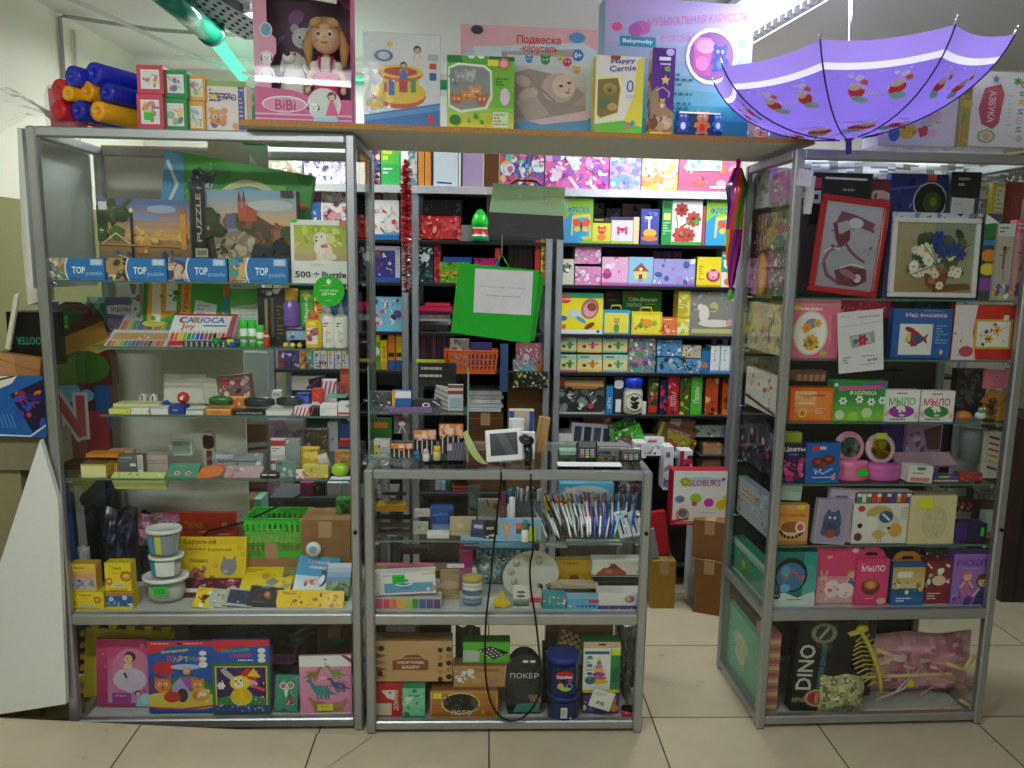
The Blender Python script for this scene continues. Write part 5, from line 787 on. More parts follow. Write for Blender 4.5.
IL('penguin_book','book',(291,558,333,589),.12,.015,'2f9ad0',lambda a:[a.g(0,.5,1,1,'c8dce8','e8eef0',4),a.t('Снежный',.5,.14,.1,'e8d0e0',w=.5),a.t('КАРНАВАЛ',.5,.28,.07,'f0f0f0',w=.4),a.e(.68,.55,.1,.2,'20242c',18),a.e(.64,.58,.06,.14,'f4f4f4',18),a.e(.66,.38,.05,.05,'20242c'),a.p([(.22,.62),(.5,.55),(.6,.68),(.25,.74)],'d8b090'),a.n('d84a30 8a5a40 f0f0f0',9,.06,3,(.2,.6,.6,.78)),a.h(.1,.86,.8,.9,1,'b83a30')],'blue and white book with a penguin, lying at a slant',z='L5',lean=42,roll=5)
IL('landscape_kit_box','craft kit',(324,563,348,592),.10,.015,'5a7a40',lambda a:[a.g(0,0,1,.5,'c8d8e0','5a8ac8',4),a.g(0,.5,1,1,'6a8a48','2a3a20',4),a.n('3a5a28 8aa858 24341c',16,.1,3,(0,.5,1,.9))],'kit box with a green landscape at the right of the row',z='L5',lean=40)
IL('yellow_kit_card','craft kit',(192,589,213,611),.045,.012,'ecca18',kitflat('ecca18','6a5a18 3a3a20 f0f0d0',6),'narrow yellow kit card in the front row',z='L5',lean=52,roll=6)
IL('white_green_kit_card','craft kit',(207,590,227,611),.05,.012,'b8bca8',kitflat('b8bca8','5a7a58 e8ecd8 3a3a3a 8ab0c0',7),'grey-green kit card right of the narrow yellow one',z='L5',lean=50,roll=6)
IL('navy_kit_card','craft kit',(222,590,252,611),.05,.012,'2a3450',lambda a:[a.bg('b0a8a8'),a.r(.12,.1,.9,.85,'2a3654'),a.n('3a4668 1c2640',8,.1,2,(.15,.2,.85,.8)),a.h(.15,.02,.8,.07,1,'e8e4d8'),a.e(.5,.75,.05,.04,'e8e8f0')],'navy kit card with a beige border in the front row',z='L5',lean=50,roll=6)
IL('black_kit_card','craft kit',(246,588,279,611),.05,.012,'2c2824',lambda a:[a.h(.3,.04,.7,.09,1,'e0dcd0'),a.fl(.55,.4,.16,'b86a5a','d8a080'),a.n('6a4a3a 8a5a4a a8988a',10,.08,8,(.3,.2,.9,.6)),a.h(.15,.8,.7,.86,1,'9a8a6a')],'black kit card with a pinkish flower in the front row',z='L5',lean=50,roll=6)
IL('long_yellow_kit_box','craft kit',(275,590,325,609),.05,.02,'f0cb14',kitflat('f0cb14','b8860e e8b010 a86a40',8,lambda a:[a.t('Лепка',.25,.2,.14,'a05a10',w=.25),a.e(.78,.55,.16,.1,'b87a48')]),'long yellow kit box in the front row',z='L5',lean=48)
IL('small_yellow_kit_box','craft kit',(321,591,343,608),.045,.02,'f4c818',kitflat('f4c818','c8900e f8e060 d87a30',9),'small yellow kit box at the right end of the front row',z='L5',lean=35)
def basket(fr,px0,py0,px1,py1,v,D,c,label,z=None,hearts=True,name='plastic_basket'):
 u,v,z,W,H=solve(fr,(px0,py0,px1,py1),v,z,0);t=tag(empty(name,world(fr,u,v,z),FR[fr][2]),label,'basket');wb=W*.9
 m=MB();m.box((0,D/2,.0015),(wb,D*.92,.003),c,'plastic');m.build('bottom',t)
 rows=3;cols_=max(6,int(W/.02));m=MB();ch=H*.6/rows
 def wall(n,wT,wB,M):
  for(z0,z1)in((0,H*.16),(H*.86,H)):m.mesh([M@Vector((sx*(wB+(wT-wB)*zz/H)/2,yy,zz))for zz in(z0,z1)for sx in(-1,1)for yy in(0,.002)],[(0,2,6,4),(1,5,7,3),(4,6,7,5),(0,1,3,2),(0,4,5,1),(2,3,7,6)],c,'plastic')
  for i in range(n+1):
   s=-1+2*i/n
   for k in range(5):
    za,zb=H*(.16+.14*k),H*(.16+.14*(k+1));w_=.0028 if k%2 else .0052
    m.mesh([M@Vector((s*(wB+(wT-wB)*zz/H)/2*.985+q*w_,yy,zz))for zz in(za,zb)for q in(-1,1)for yy in(0,.002)],[(0,2,6,4),(1,5,7,3),(0,4,5,1),(2,3,7,6)],c,'plastic')
  for k in(1,3):za,zb=H*(.16+.14*k+.02),H*(.16+.14*k+.09);m.mesh([M@Vector((sx*(wB+(wT-wB)*zz/H)/2,yy,zz))for zz in(za,zb)for sx in(-1,1)for yy in(0,.002)],[(0,2,6,4),(1,5,7,3),(4,6,7,5),(0,1,3,2)],c,'plastic')
 wall(cols_,W,wb,Matrix.Identity(4));wall(cols_,W,wb,Matrix.Translation((0,D-.002,0)));n2=max(3,int(D/.02))
 for sx in(-1,1):wall(n2,D,D*.95,Matrix.Translation((sx*(W+wb)/4,D/2,0))@Matrix.Rotation(PI/2,4,'Z'))
 m.build('lattice',t);m=MB();m.tube([(-W/2,0,H),(W/2,0,H),(W/2,D,H),(-W/2,D,H)],.003,c,'plastic',8,closed=True);m.build('rim',t);return t,u,v,z,W,H
def carton(fr,rect,v,t_,label,z=None,name='cardboard_box',open_=False,yaw=0,c='a87c50',tagp=None,text=None):
 u,v,z,W,H=solve(fr,rect,v,z,0);tt=tag(empty(name,world(fr,u,v,z),FR[fr][2]+math.radians(yaw)),label,'cardboard box');th=.004;m=MB()
 m.box((0,th/2,H/2),(W,th,H),c,'kraft');m.box((0,t_-th/2,H/2),(W,th,H),c,'kraft');m.box((0,t_/2,th/2),(W-.002,t_-2*th,th),c,'kraft')
 for q in(-1,1):m.box((q*(W/2-th/2),t_/2,H/2),(th,t_-2*th-.0004,H),c,'kraft')
 a=Art(m,W,H,0,'kraft');a.l([(.02,.07),(.98,.07)],.012,'8a6238')
 if text:a.t(text,.5,.3,.16,'5a4028',w=.6)
 ct=m.build('carton',tt)
 if open_:
  for s,(dx,rot)in enumerate(((-1,.9),(1,-.9))):m=MB();m.box((0,0,0),(W*.4,t_*.96,.003),c,'kraft',rot=(0,dx*.7,0));o=m.build('flap',tt);o.location=(dx*(W/2+W*.14),t_/2,H-W*.12)
 else:
  for dx in(-1,1):m=MB();m.box((dx*W/4,t_/2,H+.0018),(W/2-.001,t_-.002,.003),c,'kraft');m.build('flap',ct)
  m=MB();m.box((0,t_/2,H+.0042),(.045,t_,.0008),'b89468','gloss');m.box((0,-.0008,H-.03),(.045,.0008,.06),'b89468','gloss');m.build('tape',ct)
 if tagp:price(tt,W,H,0,**tagp)
 return tt
carton('L',(243,543,300,566),.25,.14,'cardboard box under the green basket',z='L5',tagp=dict(u=.45,v=.9,w=.035,h=.012,col='3ad83a'))
basket('L',244,519,307,543,.25,.13,'3ad03c','bright green plastic basket with a lattice wall on the cardboard box',z=ZS['L5']+.098)
carton('L',(301,521,350,566),.22,.14,'open cardboard box at the right of the middle board',z='L5',open_=False,c='9a7048')
u,z=at('L',313.5,549,.20);t=tag(empty('tape_roll',world('L',u,.205,z),FR['L'][2]),'white tape reel hanging in front of the right cardboard box','tape roll');m=MB()
m.lathe([(.008,0),(.026,0),(.026,.012),(.008,.012)],'ecece8','plastic',22,rot=(PI/2,0,0));m.build('reel',t);m=MB();m.lathe([(.007,-.001),(.013,-.001),(.013,.013),(.007,.013)],'8ab0c8','plastic',16,rot=(PI/2,0,0));m.build('core',t);m=MB();m.box((.0,-.006,-.045),(.03,.001,.05),'e8eceb','clearbox');m.build('tape_end',t)
def bag(fr,rect,v,t_,c,pal,seed,label,z=None,cat='bag',mat='foil',n=20):
 from mathutils import noise as nz
 u,v,z,W,H=solve(fr,rect,v,z,0);m=MB();V=[];Fc=[];cols=[];cs=[c,c,c]+(pal.split()if isinstance(pal,str)else pal)
 for s in(0,1):
  for i in range(n+1):
   for k in range(n+1):
    x,q=-1+2*i/n,k/n;d=(1-abs(x)**4)*(1-abs(2*q-1)**4)*.5+.02;w=nz.noise(Vector((x*2.6+seed,q*4+s*9,seed*.7)))*.55+nz.noise(Vector((x*7,q*9+s*5,seed)))*.28
    V.append((x*W/2*(1+.06*nz.noise(Vector((q*4,seed,x)))),t_/2+(-1 if s==0 else 1)*d*t_*(.85+w),q*H*(1+.03*math.sin(x*5+seed))))
  for i in range(n):
   for k in range(n):
    b=s*(n+1)*(n+1)+i*(n+1)+k;f=(b,b+n+1,b+n+2,b+1);Fc.append(f if s==0 else f[::-1]);w=.5+.75*nz.noise(Vector((i*.32+seed*3,k*.3,s*4+seed)));cols.append(cs[max(0,min(len(cs)-1,int(w*len(cs))))])
 m.mesh(V,Fc,c,mat,True,cols);o=m.build('crinkled_bag' if cat=='bag' else cat.replace(' ','_'));tag(o,label,cat);o.location=world(fr,u,v,z);o.rotation_euler=(0,0,FR[fr][2]);return o
bag('L',(97,512,134,600),.22,.10,'1e2436','2a3350 14161e 3a4468',5,'tall dark blue crinkled bag behind the small clay boxes',z='L5')
bag('L',(76,548,88,590),.2,.04,'d8dcd8','e8ece8 b8bcb8',8,'small pale crinkled bag at the far left of the middle board',z='L5')
bag('L',(126,515,150,600),.30,.08,'241c30','3a2a48 14101c',6,'dark purple crinkled bag behind the clear tubs',z='L5')
bag('L',(134,516,176,540),.24,.06,'c888b8','e8a8d0 a86a98 8a8a58 d84a48',7,'pink-purple snack-like bag above the clear tubs',z=ZS['L5']+.135)
IL('green_lime_bag','bag',(336,500,349,540),.3,.05,'2a9a3a',lambda a:[a.n('58d060 1a6a28 0f3a18',24,.1,3)],'green hanging bag by the right post above the cardboard box',z=ZS['L5']+.09)
o=tag(MB().tube([world('L',*p)for p in((.93,.35,.83),(.80,.34,.79),(.68,.33,.71),(.5,.33,.62),(.36,.34,.58),(.30,.36,.52))],.004,'14141a','plastic',8).build('black_cable'),'black cable curving across the middle of the left cabinet','cable')
def foam_mat():
 u,v,z,W,H=solve('L',(82,628,171,718),.15,'L6',0);m=MB();P=[];n=6;s=.016
 def knob(p0,p1,k):
  d=Vector((p1[0]-p0[0],p1[1]-p0[1]));L=d.length;d/=L;nn=Vector((d.y,-d.x))*-1;out=[tuple(p0)]
  for i in range(k):
   c=(i+.5)/k*L;w=L/k*.24
   for a_,b_ in((c-w*.6,0),(c-w*1.05,s*.7),(c-w*.9,s),(c+w*.9,s),(c+w*1.05,s*.7),(c+w*.6,0)):q=Vector(p0)+d*a_+nn*b_;out.append((q.x,q.y))
  return out
 c=[(-W/2,0),(-W/2,H-s),(W/2,H-s),(W/2,0)]
 P=knob(c[0],c[1],6)+knob(c[1],c[2],5)+[c[2],c[3]]
 m.prism(P,0,.012,'e4cf2e','matte');o=m.build('foam_mat');tag(o,'yellow foam play mat with jigsaw edge behind the pink princess picture','play mat');hang(o,'L',u,v,z,lean=4,roll=3)
foam_mat()
def princess(a):
 a.g(0,0,1,1,'d0407c','b03068',5);a.g(.2,.1,.95,.95,'d84a88','c890b8',5);a.e(.62,.45,.28,.32,'d880a8');a.e(.6,.6,.24,.18,'dcc8dc')
 a.e(.6,.26,.085,.08,'4a2c24');a.e(.59,.21,.05,.035,'4a2c24');a.e(.57,.29,.06,.065,'f0c8a4');a.e(.545,.28,.008,.012,'2a1a1a');a.e(.6,.28,.008,.012,'2a1a1a');a.l([(.55,.325),(.59,.325)],.01,'c03040');a.e(.56,.4,.06,.045,'f0d0a8');a.l([(.5,.38),(.6,.44),(.62,.38)],.028,'f0c8a0');a.p([(.42,.7),(.52,.42),(.62,.42),(.78,.72),(.6,.8)],'d8c0dc');a.l([(.5,.5),(.54,.57)],.03,'5a2c34')
 a.t('Princess',.38,.76,.06,'e078b8',w=.26);a.r(.28,.8,.62,.97,'a83a90');a.h(.32,.83,.58,.88,1,'e8a0d0');a.e(.74,.8,.045,.04,'4a2c24');a.e(.745,.81,.03,.03,'f0c8a4');a.e(.86,.77,.03,.03,'e84a68');a.p([(.7,1),(.74,.86),(.8,.84),(1,.9),(1,1)],'9ac4d8');a.e(.9,.88,.1,.08,'b8d8e4');a.st(.12,.22,.015,'f8e0a0',4);a.e(.82,.08,.035,.03,'e890b8');a.n('e070a8 f090c0',22,.01,5,(.1,.1,.95,.7))
IL('princess_picture_book','book',(95,640,151,716),.10,.01,'d0407c',princess,'large pink book with a princess in a pale gown',z='L6',lean=3,roll=1.5)
def applique(v):
 def f(a):
  a.bg('2258b4');a.r(0,0,1,.07,'d83038');a.h(.06,.03,.42,.045,1,'f0d8d0',fill=.9);a.h(.55,.03,.95,.045,1,'f0d8d0',fill=.9);a.e(.5,.04,.05,.018,'3a2018')
  if v==0:
   a.p([(0,.07),(.35,.07),(.15,.16),(0,.18)],'d83038');a.t('Аппликация',.42,.14,.05,'d8e848',w=.42,rot=-6)
   for i,(ch,c)in enumerate(zip('ПАРТИИ',('e84a48','f0a030','f0e040','e8e030','48b848','e85a98'))):a.t(ch,.34+i*.085,.245+.01*(i%2),.075,c,rot=(-1)**i*8)
   a.e(.85,.17,.05,.035,'f0ece8');a.e(.85,.25,.05,.035,'f0ece8');a.e(.85,.33,.06,.045,'f0ece8');a.e(.25,.38,.15,.1,'cc2430');a.e(.58,.36,.2,.04,'b8c4e8');a.e(.6,.72,.34,.24,'288a38');a.p([(0,.5),(.2,.45),(.15,.75),(0,.8)],'5a3a8c');a.e(.5,.84,.56,.14,'e0cc58');a.p([(.36,.8),(.36,.62),(.5,.5),(.62,.62),(.62,.8)],'a8a0d8');a.p([(.48,.5),(.76,.5),(.84,.66),(.6,.66)],'a85ab0');a.e(.52,.76,.07,.1,'4a3a30')
   a.hd(.22,.62,.11,'e8842e','cat','c86a20');a.e(.36,.78,.11,.08,'c83a30');a.hd(.76,.62,.085,'e89030','cat');a.e(.8,.74,.12,.1,'e8a048');a.n('f0c050 d87828 f0e8c0',10,.05,3,(.65,.65,.98,.85));a.hd(.6,.42,.05,'e8b060','round');a.l([(0,.92),(.5,.95),(1,.9)],.02,'d83038');a.r(0,.95,1,1,'2258b4')
  else:
   a.p([(0,.06),(.1,.16),(.4,.09),(1,.08),(1,0),(0,0)],'d83038');a.t('Аппликация',.4,.14,.06,'48c060',w=.5,rot=-5);a.t('мозаика',.5,.21,.05,'d83a88',w=.36,rot=-4);a.h(.45,.26,.8,.28,1,'e8f0f0',fill=.9);a.e(.86,.14,.05,.035,'f0ece8');a.e(.86,.21,.05,.035,'f0ece8');a.e(.86,.27,.05,.035,'f0ece8')
   a.r(.0,.3,1,1,'2f7a4a');a.r(.05,.35,.95,.97,'e8c048');a.r(.075,.365,.925,.955,'3a2468');a.n('f0f0f8 5a3a90 c8c0e8',26,.02,7,(.1,.37,.9,.65));a.p([(.075,.955),(.075,.78),(.5,.7),(.925,.78),(.925,.955)],'2f8a4a');a.e(.5,.92,.5,.06,'3a4a8a');a.p([(.44,.5),(.6,.37),(.8,.42),(.76,.56)],'d82a30');a.p([(.6,.48),(.72,.37),(.84,.5)],'f0d028');a.e(.28,.46,.035,.12,'b8b0b8',-50);a.e(.62,.56,.13,.04,'d8b8c0',12)
   a.e(.48,.57,.13,.1,'f0d428');a.e(.46,.59,.06,.05,'f8f0d8');a.e(.41,.54,.025,.03,'fff');a.e(.5,.53,.025,.03,'fff');a.e(.41,.545,.013,.018,'223');a.e(.5,.535,.013,.018,'223');a.e(.45,.58,.016,.012,'c04a50');a.e(.5,.76,.14,.12,'f0d020');a.e(.4,.72,.05,.08,'e8c018',30);a.e(.6,.72,.05,.08,'e8c018',-30);a.n('e8e8f0 88c8e8 f0a0a0',34,.018,8,(.06,.75,.94,.95));a.fl(.16,.6,.05,'f4f4f4','f0d0d0');a.l([(.7,.6),(.9,.66)],.04,'e84a58')
 return f
IL('applique_book','craft kit',(148,641,213,722),.065,.012,'2258b4',applique(0),'large blue craft book with dogs and a lilac kennel',z='L6',lean=2)
IL('applique_book','craft kit',(212,640,270,723),.05,.012,'2258b4',applique(1),'blue and green craft book with a yellow bunny',z='L6',lean=2)
IL('pink_sheet','craft kit',(268,646,272,722),.09,.01,'c8687a',None,'thin pink book edge right of the bunny craft book',z='L6')
def sciss(a):
 a.bg('4a9a84');a.n('3a8470 68b8a0 2a6a5a',26,.06,3);a.ring(.34,.28,.07,.1,'e4e8e4');a.ring(.66,.26,.07,.1,'e4e8e4');a.e(.34,.28,.065,.065,'d87868');a.e(.66,.26,.065,.065,'d87868');a.p([(.38,.36),(.6,.34),(.52,.58),(.44,.58)],'e8ece8');a.e(.72,.6,.06,.035,'d84038');a.r(.5,.68,.8,.8,'c03028');a.n('e8e0d0 f0c0b0',5,.03,4,(.52,.66,.8,.82));a.e(.45,.94,.09,.018,'16382c')
IL('scissors_craft_kit','craft kit',(274,676,297,722),.06,.01,'4a9a84',sciss,'green kit card with a picture of child scissors',z='L6',lean=4,roll=3)
def dinos(a):
 a.bg('e08cb4');a.r(0,0,1,.19,'f2eeee');a.p([(.8,0),(1,.14),(1,.06),(.88,0)],'a83048');a.e(.5,.07,.035,.01,'3a3030');a.e(.5,.14,.012,.012,'3a3030');a.h(.12,.04,.3,.07,1,'d8d4d8');a.r(.03,.19,.97,.97,'e690b8')
 a.dino(.25,.33,.1,'8a7838');a.dino(.7,.3,.1,'7a9a58',-1);a.dino(.42,.6,.15,'2f8f92',-1);a.dino(.76,.52,.11,'4a5a8c',-1);a.dino(.35,.85,.1,'a87a40',-1);a.dino(.75,.86,.09,'b88a58',1);a.n('f4e890 d8d070',10,.015,4,(.15,.25,.85,.7));a.r(.34,.83,.64,.94,'dce028');a.h(.38,.86,.6,.9,1,'8a8a20');a.e(.46,.37,.06,.03,'f0c0d8');a.r(0,.97,1,1,'e8d8e0')
IL('dinosaur_sticker_pack','stickers',(300,656,352,724),.05,.01,'e08cb4',dinos,'pink sticker pack with five coloured dinosaurs',z='L6',lean=3,roll=-1)
basket('L',268,655,294,676,.20,.08,'a86aa0','small mauve basket behind the bunny craft book',z=ZS['L6']+.10,name='plastic_basket')
carton('L',(318,628,352,720),.30,.1,'brown box at the back right of the bottom compartment',z='L6',c='7a6844')
bag('L',(186,628,318,722),.26,.12,'3a3c30','2a2c22 484a3c 1c1e18',9,'big dark crinkled bag filling the rear of the bottom compartment',z='L6')
bag('L',(324,645,344,668),.22,.05,'2a8a3a','38a048 1a6a28',10,'small green bag above the dinosaur stickers',z=ZS['L6']+.16)
bag('L',(60,628,130,722),.28,.08,'4a5050','3a4040 5a6060',12,'grey crinkled bag behind the foam mat',z='L6')
def slab(name,cat,label,fr,pts,v,t_,col,mat='plastic',art=None,side=None):
 P=[]
 for x,y in pts:u,z=at(fr,x,y,v);P.append((u,z))
 us=[p[0]for p in P];z0=min(p[1]for p in P);uc=(min(us)+max(us))/2;m=MB();m.prism([(p[0]-uc,p[1]-z0)for p in P],0,t_,col,mat,side)
 if art:art(Art(m,max(us)-min(us),max(p[1]for p in P)-z0,0,'card'))
 o=m.build(name);tag(o,label,cat);o.location=world(fr,uc,v,z0);o.rotation_euler=(0,0,FR[fr][2]);return o
slab('white_board','board','large white board leaning beside the left cabinet at the floor','L',[(40,440),(58,500),(66,704),(-50,722),(-45,700)],-.03,.02,'e2e6e2','plastic')
slab('tall_white_strip','board','tall narrow white board in wrinkled plastic left of the cabinet','L',[(17,128),(37,128),(42,250),(44,300),(28,305),(22,245)],.10,.06,'dcdcd0','plastic')
slab('white_lath','lath','thin white lath leaning by the black scooter box','L',[(14,295),(19,292),(9,350),(5,348)],.05,.01,'d8d4c4','matte')
def scoot(a):a.bg('0a0b0c');a.t('SCOOTER',.6,.53,.14,'2f8a78',rot=180,w=.8);a.l([(.5,.12),(.7,.1)],.01,'3a3a3a')
IL('scooter_box','box',(8,312,50,366),.09,.09,'0c0d0e',scoot,'black box with upside-down teal lettering beside the left cabinet',z=None)
IL('torn_cardboard','cardboard',(-8,358,38,386),.06,.06,'a8794c',lambda a:[a.p([(0,0),(.4,0),(.55,1),(0,1)],'b88a5c'),a.l([(0,.2),(1,.5)],.03,'8a5e38')],'brown cardboard piece under the black scooter box',z=None,mat='kraft',roll=8)
def bluebox(a):a.bg('1e62a8');a.p([(0,0),(.55,0),(.45,.12),(0,.3)],'e4ded0');a.l([(0,.12),(.5,.0)],.03,'3a2a24');a.p([(.4,.3),(1,.05),(1,.75),(.75,.92)],'1c1838');a.n('c8304a 3a4ab8 8a2a48 282060 d86a3a',26,.08,4,(.5,.25,.95,.75));[a.l([(.05+.07*i,.62),(.12+.07*i,.85)],.015,'5a9ad8')for i in range(6)];a.l([(.0,.96),(.72,.98),(1,.8)],.025,'d8e0e8')
IL('blue_toy_box','toy box',(-12,376,45,437),.05,.07,'1e62a8',bluebox,'blue toy box with a dark racing picture left of the cabinet',z=None,side='1a5898')
IL('brown_shelf_box','cardboard box',(-30,437,46,470),.08,.16,'8a8468',None,'olive-brown box under the blue toy box',z=None,mat='kraft')
IL('brown_shelf_box','cardboard box',(-60,470,30,712),.10,.2,'9a916c',None,'tall olive box behind the leaning white board',z=.0,mat='kraft')
def dome():
 u,v,z,W,H=solve('L',(50,302,110,385),.32,None,0);u-=.0;t=tag(empty('rainbow_dome_pack',world('L',u,.32,z),FR['L'][2]),'rainbow-striped dome-shaped toy pack with a bright green price tag','toy pack');n=18;m=MB()
 P=[(-W/2,0)]+[(-W/2,H*.9)]+[(-W*.2,H)]+[(W*.5*math.cos(a)+0*W,H*.15+H*.85*math.sin(a))for a in[PI/2*(1-i/n)for i in range(n+1)]]+[(W/2,0)]
 m.prism(P,0,.05,'5a1c20','gloss');a=Art(m,W,H,0,'gloss')
 a.p([(0,.1),(.25,.02),(.6,.12),(.5,.25),(0,.3)],'3a5a34');a.p([(0,.5),(.9,.22),(1,.45),(0,.75)],'a87a30');a.p([(0,.72),(1,.42),(1,.55),(0,.85)],'b8a040');a.e(.55,.78,.3,.2,'3a6a2a');a.p([(0,.84),(.4,.62),(.4,1),(0,1)],'5a8a3a');a.p([(.02,.0),(.2,.0),(.14,.12),(.0,.2)],'2a5a98');m.build('printed_shell',t);price(t,W,H,0,.22,.24,.045,.042,'28d83a','400')
dome()
def nbag():
 u,v,z,W,H=solve('L',(52,385,112,470),.30,None,0);m=MB();m.box((0,.03,H/2),(W,.06,H),'4a1620','gloss');a=Art(m,W,H,0,'gloss');a.p([(0,0),(.5,0),(.4,.4),(0,.3)],'24589a');a.e(.28,.08,.16,.12,'68a8c8');a.e(.62,.12,.08,.07,'68a8c8');a.r(.75,0,1,.5,'1f4a88');a.r(0,.3,.95,.85,'8a2436')
 a.l([(.1,.62),(.1,.12),(.5,.6),(.5,.12)],.17,'d8c8cc');a.l([(.1,.6),(.1,.14),(.5,.58),(.5,.14)],.10,'b03048');o=m.build('letter_bag');tag(o,'dark red pack with blue dots and a big outlined letter N','toy pack');hang(o,'L',u,v,z)
nbag()
IL('yellow_blue_pack','toy pack',(56,455,112,612),.33,.05,'1c2234',lambda a:[a.p([(0,0),(.7,0),(.9,.12),(.5,.25),(.1,.2)],'a8a048'),a.l([(.2,.0),(.3,.9)],.05,'2a5ab0'),a.l([(.45,.2),(.5,1)],.05,'b8bcb8'),a.n('22305a 10141e 34406a',18,.06,4,(.5,.2,1,1)),a.r(.0,.1,.12,1,'7a8078')],'tall dark blue pack with a yellow top behind the clay boxes',z=None)
m=MB();m.box((-.022,.215,1.70),(.012,.40,.47),'d4d8d4','plastic');o=m.build('side_board');tag(o,'pale board covering the upper outside of the left cabinet side','board');ox,oy,a_=FR['L'];o.location=(ox,oy,0);o.rotation_euler=(0,0,a_)
m=MB();m.box((.235,.47,.98),(.47,.012,1.95),'d2d2c4','matte');o=m.build('dim_wall_sheet');tag(o,'plain grey board standing behind the left half of the left cabinet','board');o.location=(ox,oy,0);o.rotation_euler=(0,0,a_)  # grey sheet added to give the wall its dim tone here
#  the counter
def blk(pal,seed,n=14,size=.14):return lambda a:a.n(pal,n,size,seed)
IC('yellow_tray_box','box',(376,506,405,522),.16,.06,'d89c18',blk('e8b430 b87c10',2),'mustard yellow box at the left of the counter upper shelf',z=ZS['C1']+.055)
IC('clear_pack','clear pack',(382,497,406,507),.20,.04,'c8ccb8',blk('e8ece0 8a8f78 5a6050',3),'pale pack lying on the mustard yellow box',z=ZS['C1']+.10,mat='card')
for i,(y0,y1,d)in enumerate(((520,527,'top'),(527.5,534,'middle'),(534.5,541,'bottom'))):
 IC('stamp_box','box',(375+i,y0,411,y1),.10-.02*i,.05,'4a3c3a',(lambda a:[a.bg('4a3c38'),a.h(.3,.3,.7,.65,1,'c8c4b8',fill=.9),a.e(.05,.5,.4,.4,'c88a78'),a.r(.78,.1,.98,.9,['b8b4a8','8a5a68','3a3034'][i])]),'dark stamp box, %s of three stacked under the mustard box'%d,z=[ZS['C1']+.047,ZS['C1']+.023,ZS['C1']][i]+.0005*(2-i),group='stacked stamp boxes')
IC('clip_pack','clip pack',(414,511,430,524),.12,.03,'b8aca8',blk('e8e0d8 9a8a88 c8bab0',5),'beige pack of clips right of the stamp boxes',z=ZS['C1']+.05)
IC('blister_pack','blister pack',(413,523,428,543),.09,.02,'a8a698',blk('c8c8b8 787868 e0ddc8',6),'grey-beige blister pack below the pack of clips',z='C1')
IC('blue_clip_box','clip box',(430,508,453,531),.12,.04,'1e4a94',lambda a:[a.l([(.1,.3),(.9,.25)],.05,'5a88c8'),a.n('3a6ab8 12306a',8,.2,5),a.g(.1,.7,.9,1,'6a88b8','8a9ac0',3)],'dark blue clip box in the counter',z='C1')
IC('white_tape_box','box',(427,534,449,543),.05,.04,'ddd8cc',lambda a:[a.r(0,0,1,.25,'eeeae0')],'flat cream box in front of the blue clip box',z='C1')
IC('cream_wallet','box',(450,519,476,543),.08,.03,'bcac8c',lambda a:[a.e(.4,.4,.2,.12,'d0c4a8'),a.l([(0,.75),(1,.7)],.04,'9a8a6a')],'sand coloured pack in the middle of the counter shelf',z='C1')
IC('purple_mini_box','box',(470,523,484,541),.055,.03,'48487c',lambda a:[a.r(.2,.15,.8,.4,'c8c8d8'),a.r(.1,.6,.9,.9,'3a3a6a')],'small violet box next to the black packet',z='C1',roll=6)
IC('black_packet','box',(484,522,496,543),.05,.02,'26201e',lambda a:[a.r(.2,.3,.8,.45,'b8b4a8'),a.n('e8e0d0 c8b8a0',8,.08,3,(.1,.75,.9,.98))],'small black packet left of the light blue card',z='C1')
IC('dark_pen_stand','box',(468,487,480,525),.24,.03,'3c4a42',blk('58665c 26302a',4),'dark green tall pack at the rear of the counter shelf',z='C1')
IC('grey_photo_card','card',(478,499,500,524),.20,.01,'a09e94',lambda a:[a.e(.8,.3,.12,.12,'b83a3a'),a.l([(.3,-.2),(.5,.3)],.05,'2a3a30')],'grey card with a red spot left of the pens in the counter',z='C1')
IC('light_blue_card','card',(498,519,541,543),.04,.012,'8cbcdc',lambda a:[a.fl(.2,.4,.2,'e8a060','f0c898'),a.r(.16,.5,.24,.9,'e0a860'),a.r(.42,.2,.75,.7,'3a4a80'),a.e(.5,.35,.2,.15,'e8703a')],'light blue card with an orange shape in the counter',z='C1')
bx=[('magenta','b02a6a',503,492),('teal','2a90b8',510,489)]
for n,c,px,y0 in bx:LT('C','thick_marker','marker',px,y0,527,.14,3.2,[(.9,0),(1,.02),(1,.65),(.85,.66),(.85,.97),(.6,1)],['e8e8e8' if n=='teal' else '6a3a40']*3+[c]*2,'thick standing marker with a %s cap'%n,'C1','standing markers in the counter',ps=['barrel']*3+['cap']*2)
LT('C','red_white_marker','marker',512,497,528,.08,3,[(.9,0),(1,.02),(1,.3),(1,.97),(.6,1)],'c03030 c03030 e8e8e8 e8e8e8','white standing marker with a red end','C1','standing markers in the counter')
t,r,H=LT('C','small_glue_bottle','glue bottle',525,520,543,.028,4,[(.9,0),(1,.03),(1,.45),(.65,.55),(.6,.56),(.6,.97),(.5,1)],'ecebdc ecebdc ecebdc ecebdc 1f98a0 1f98a0','small cream glue bottle with a teal cap','C1',ps=['bottle']*4+['cap']*2)
IC('lime_box','box',(529,527,536,541),.03,.02,'b8d02a',None,'tiny lime green box right of the teal-capped glue',z='C1')
u,v,z,W,H=solve('C',(513,489,544,527),.13,'C1',0);t=tag(empty('pen_holder_box',world('C',u,v,z),FR['C'][2]),'clear box holding upright dark blue pens','pen holder');m=MB();D=.05
for a_,b_ in(((0,.001,H*.38),(W,.002,H*.76)),((0,D,H*.38),(W,.002,H*.76)),((-W/2,D/2,H*.38),(.002,D,H*.76)),((W/2,D/2,H*.38),(.002,D,H*.76)),((0,D/2,.001),(W,D,.002))):m.box(a_,b_,'e0e8e8','clearbox')
m.build('clear_box',t)
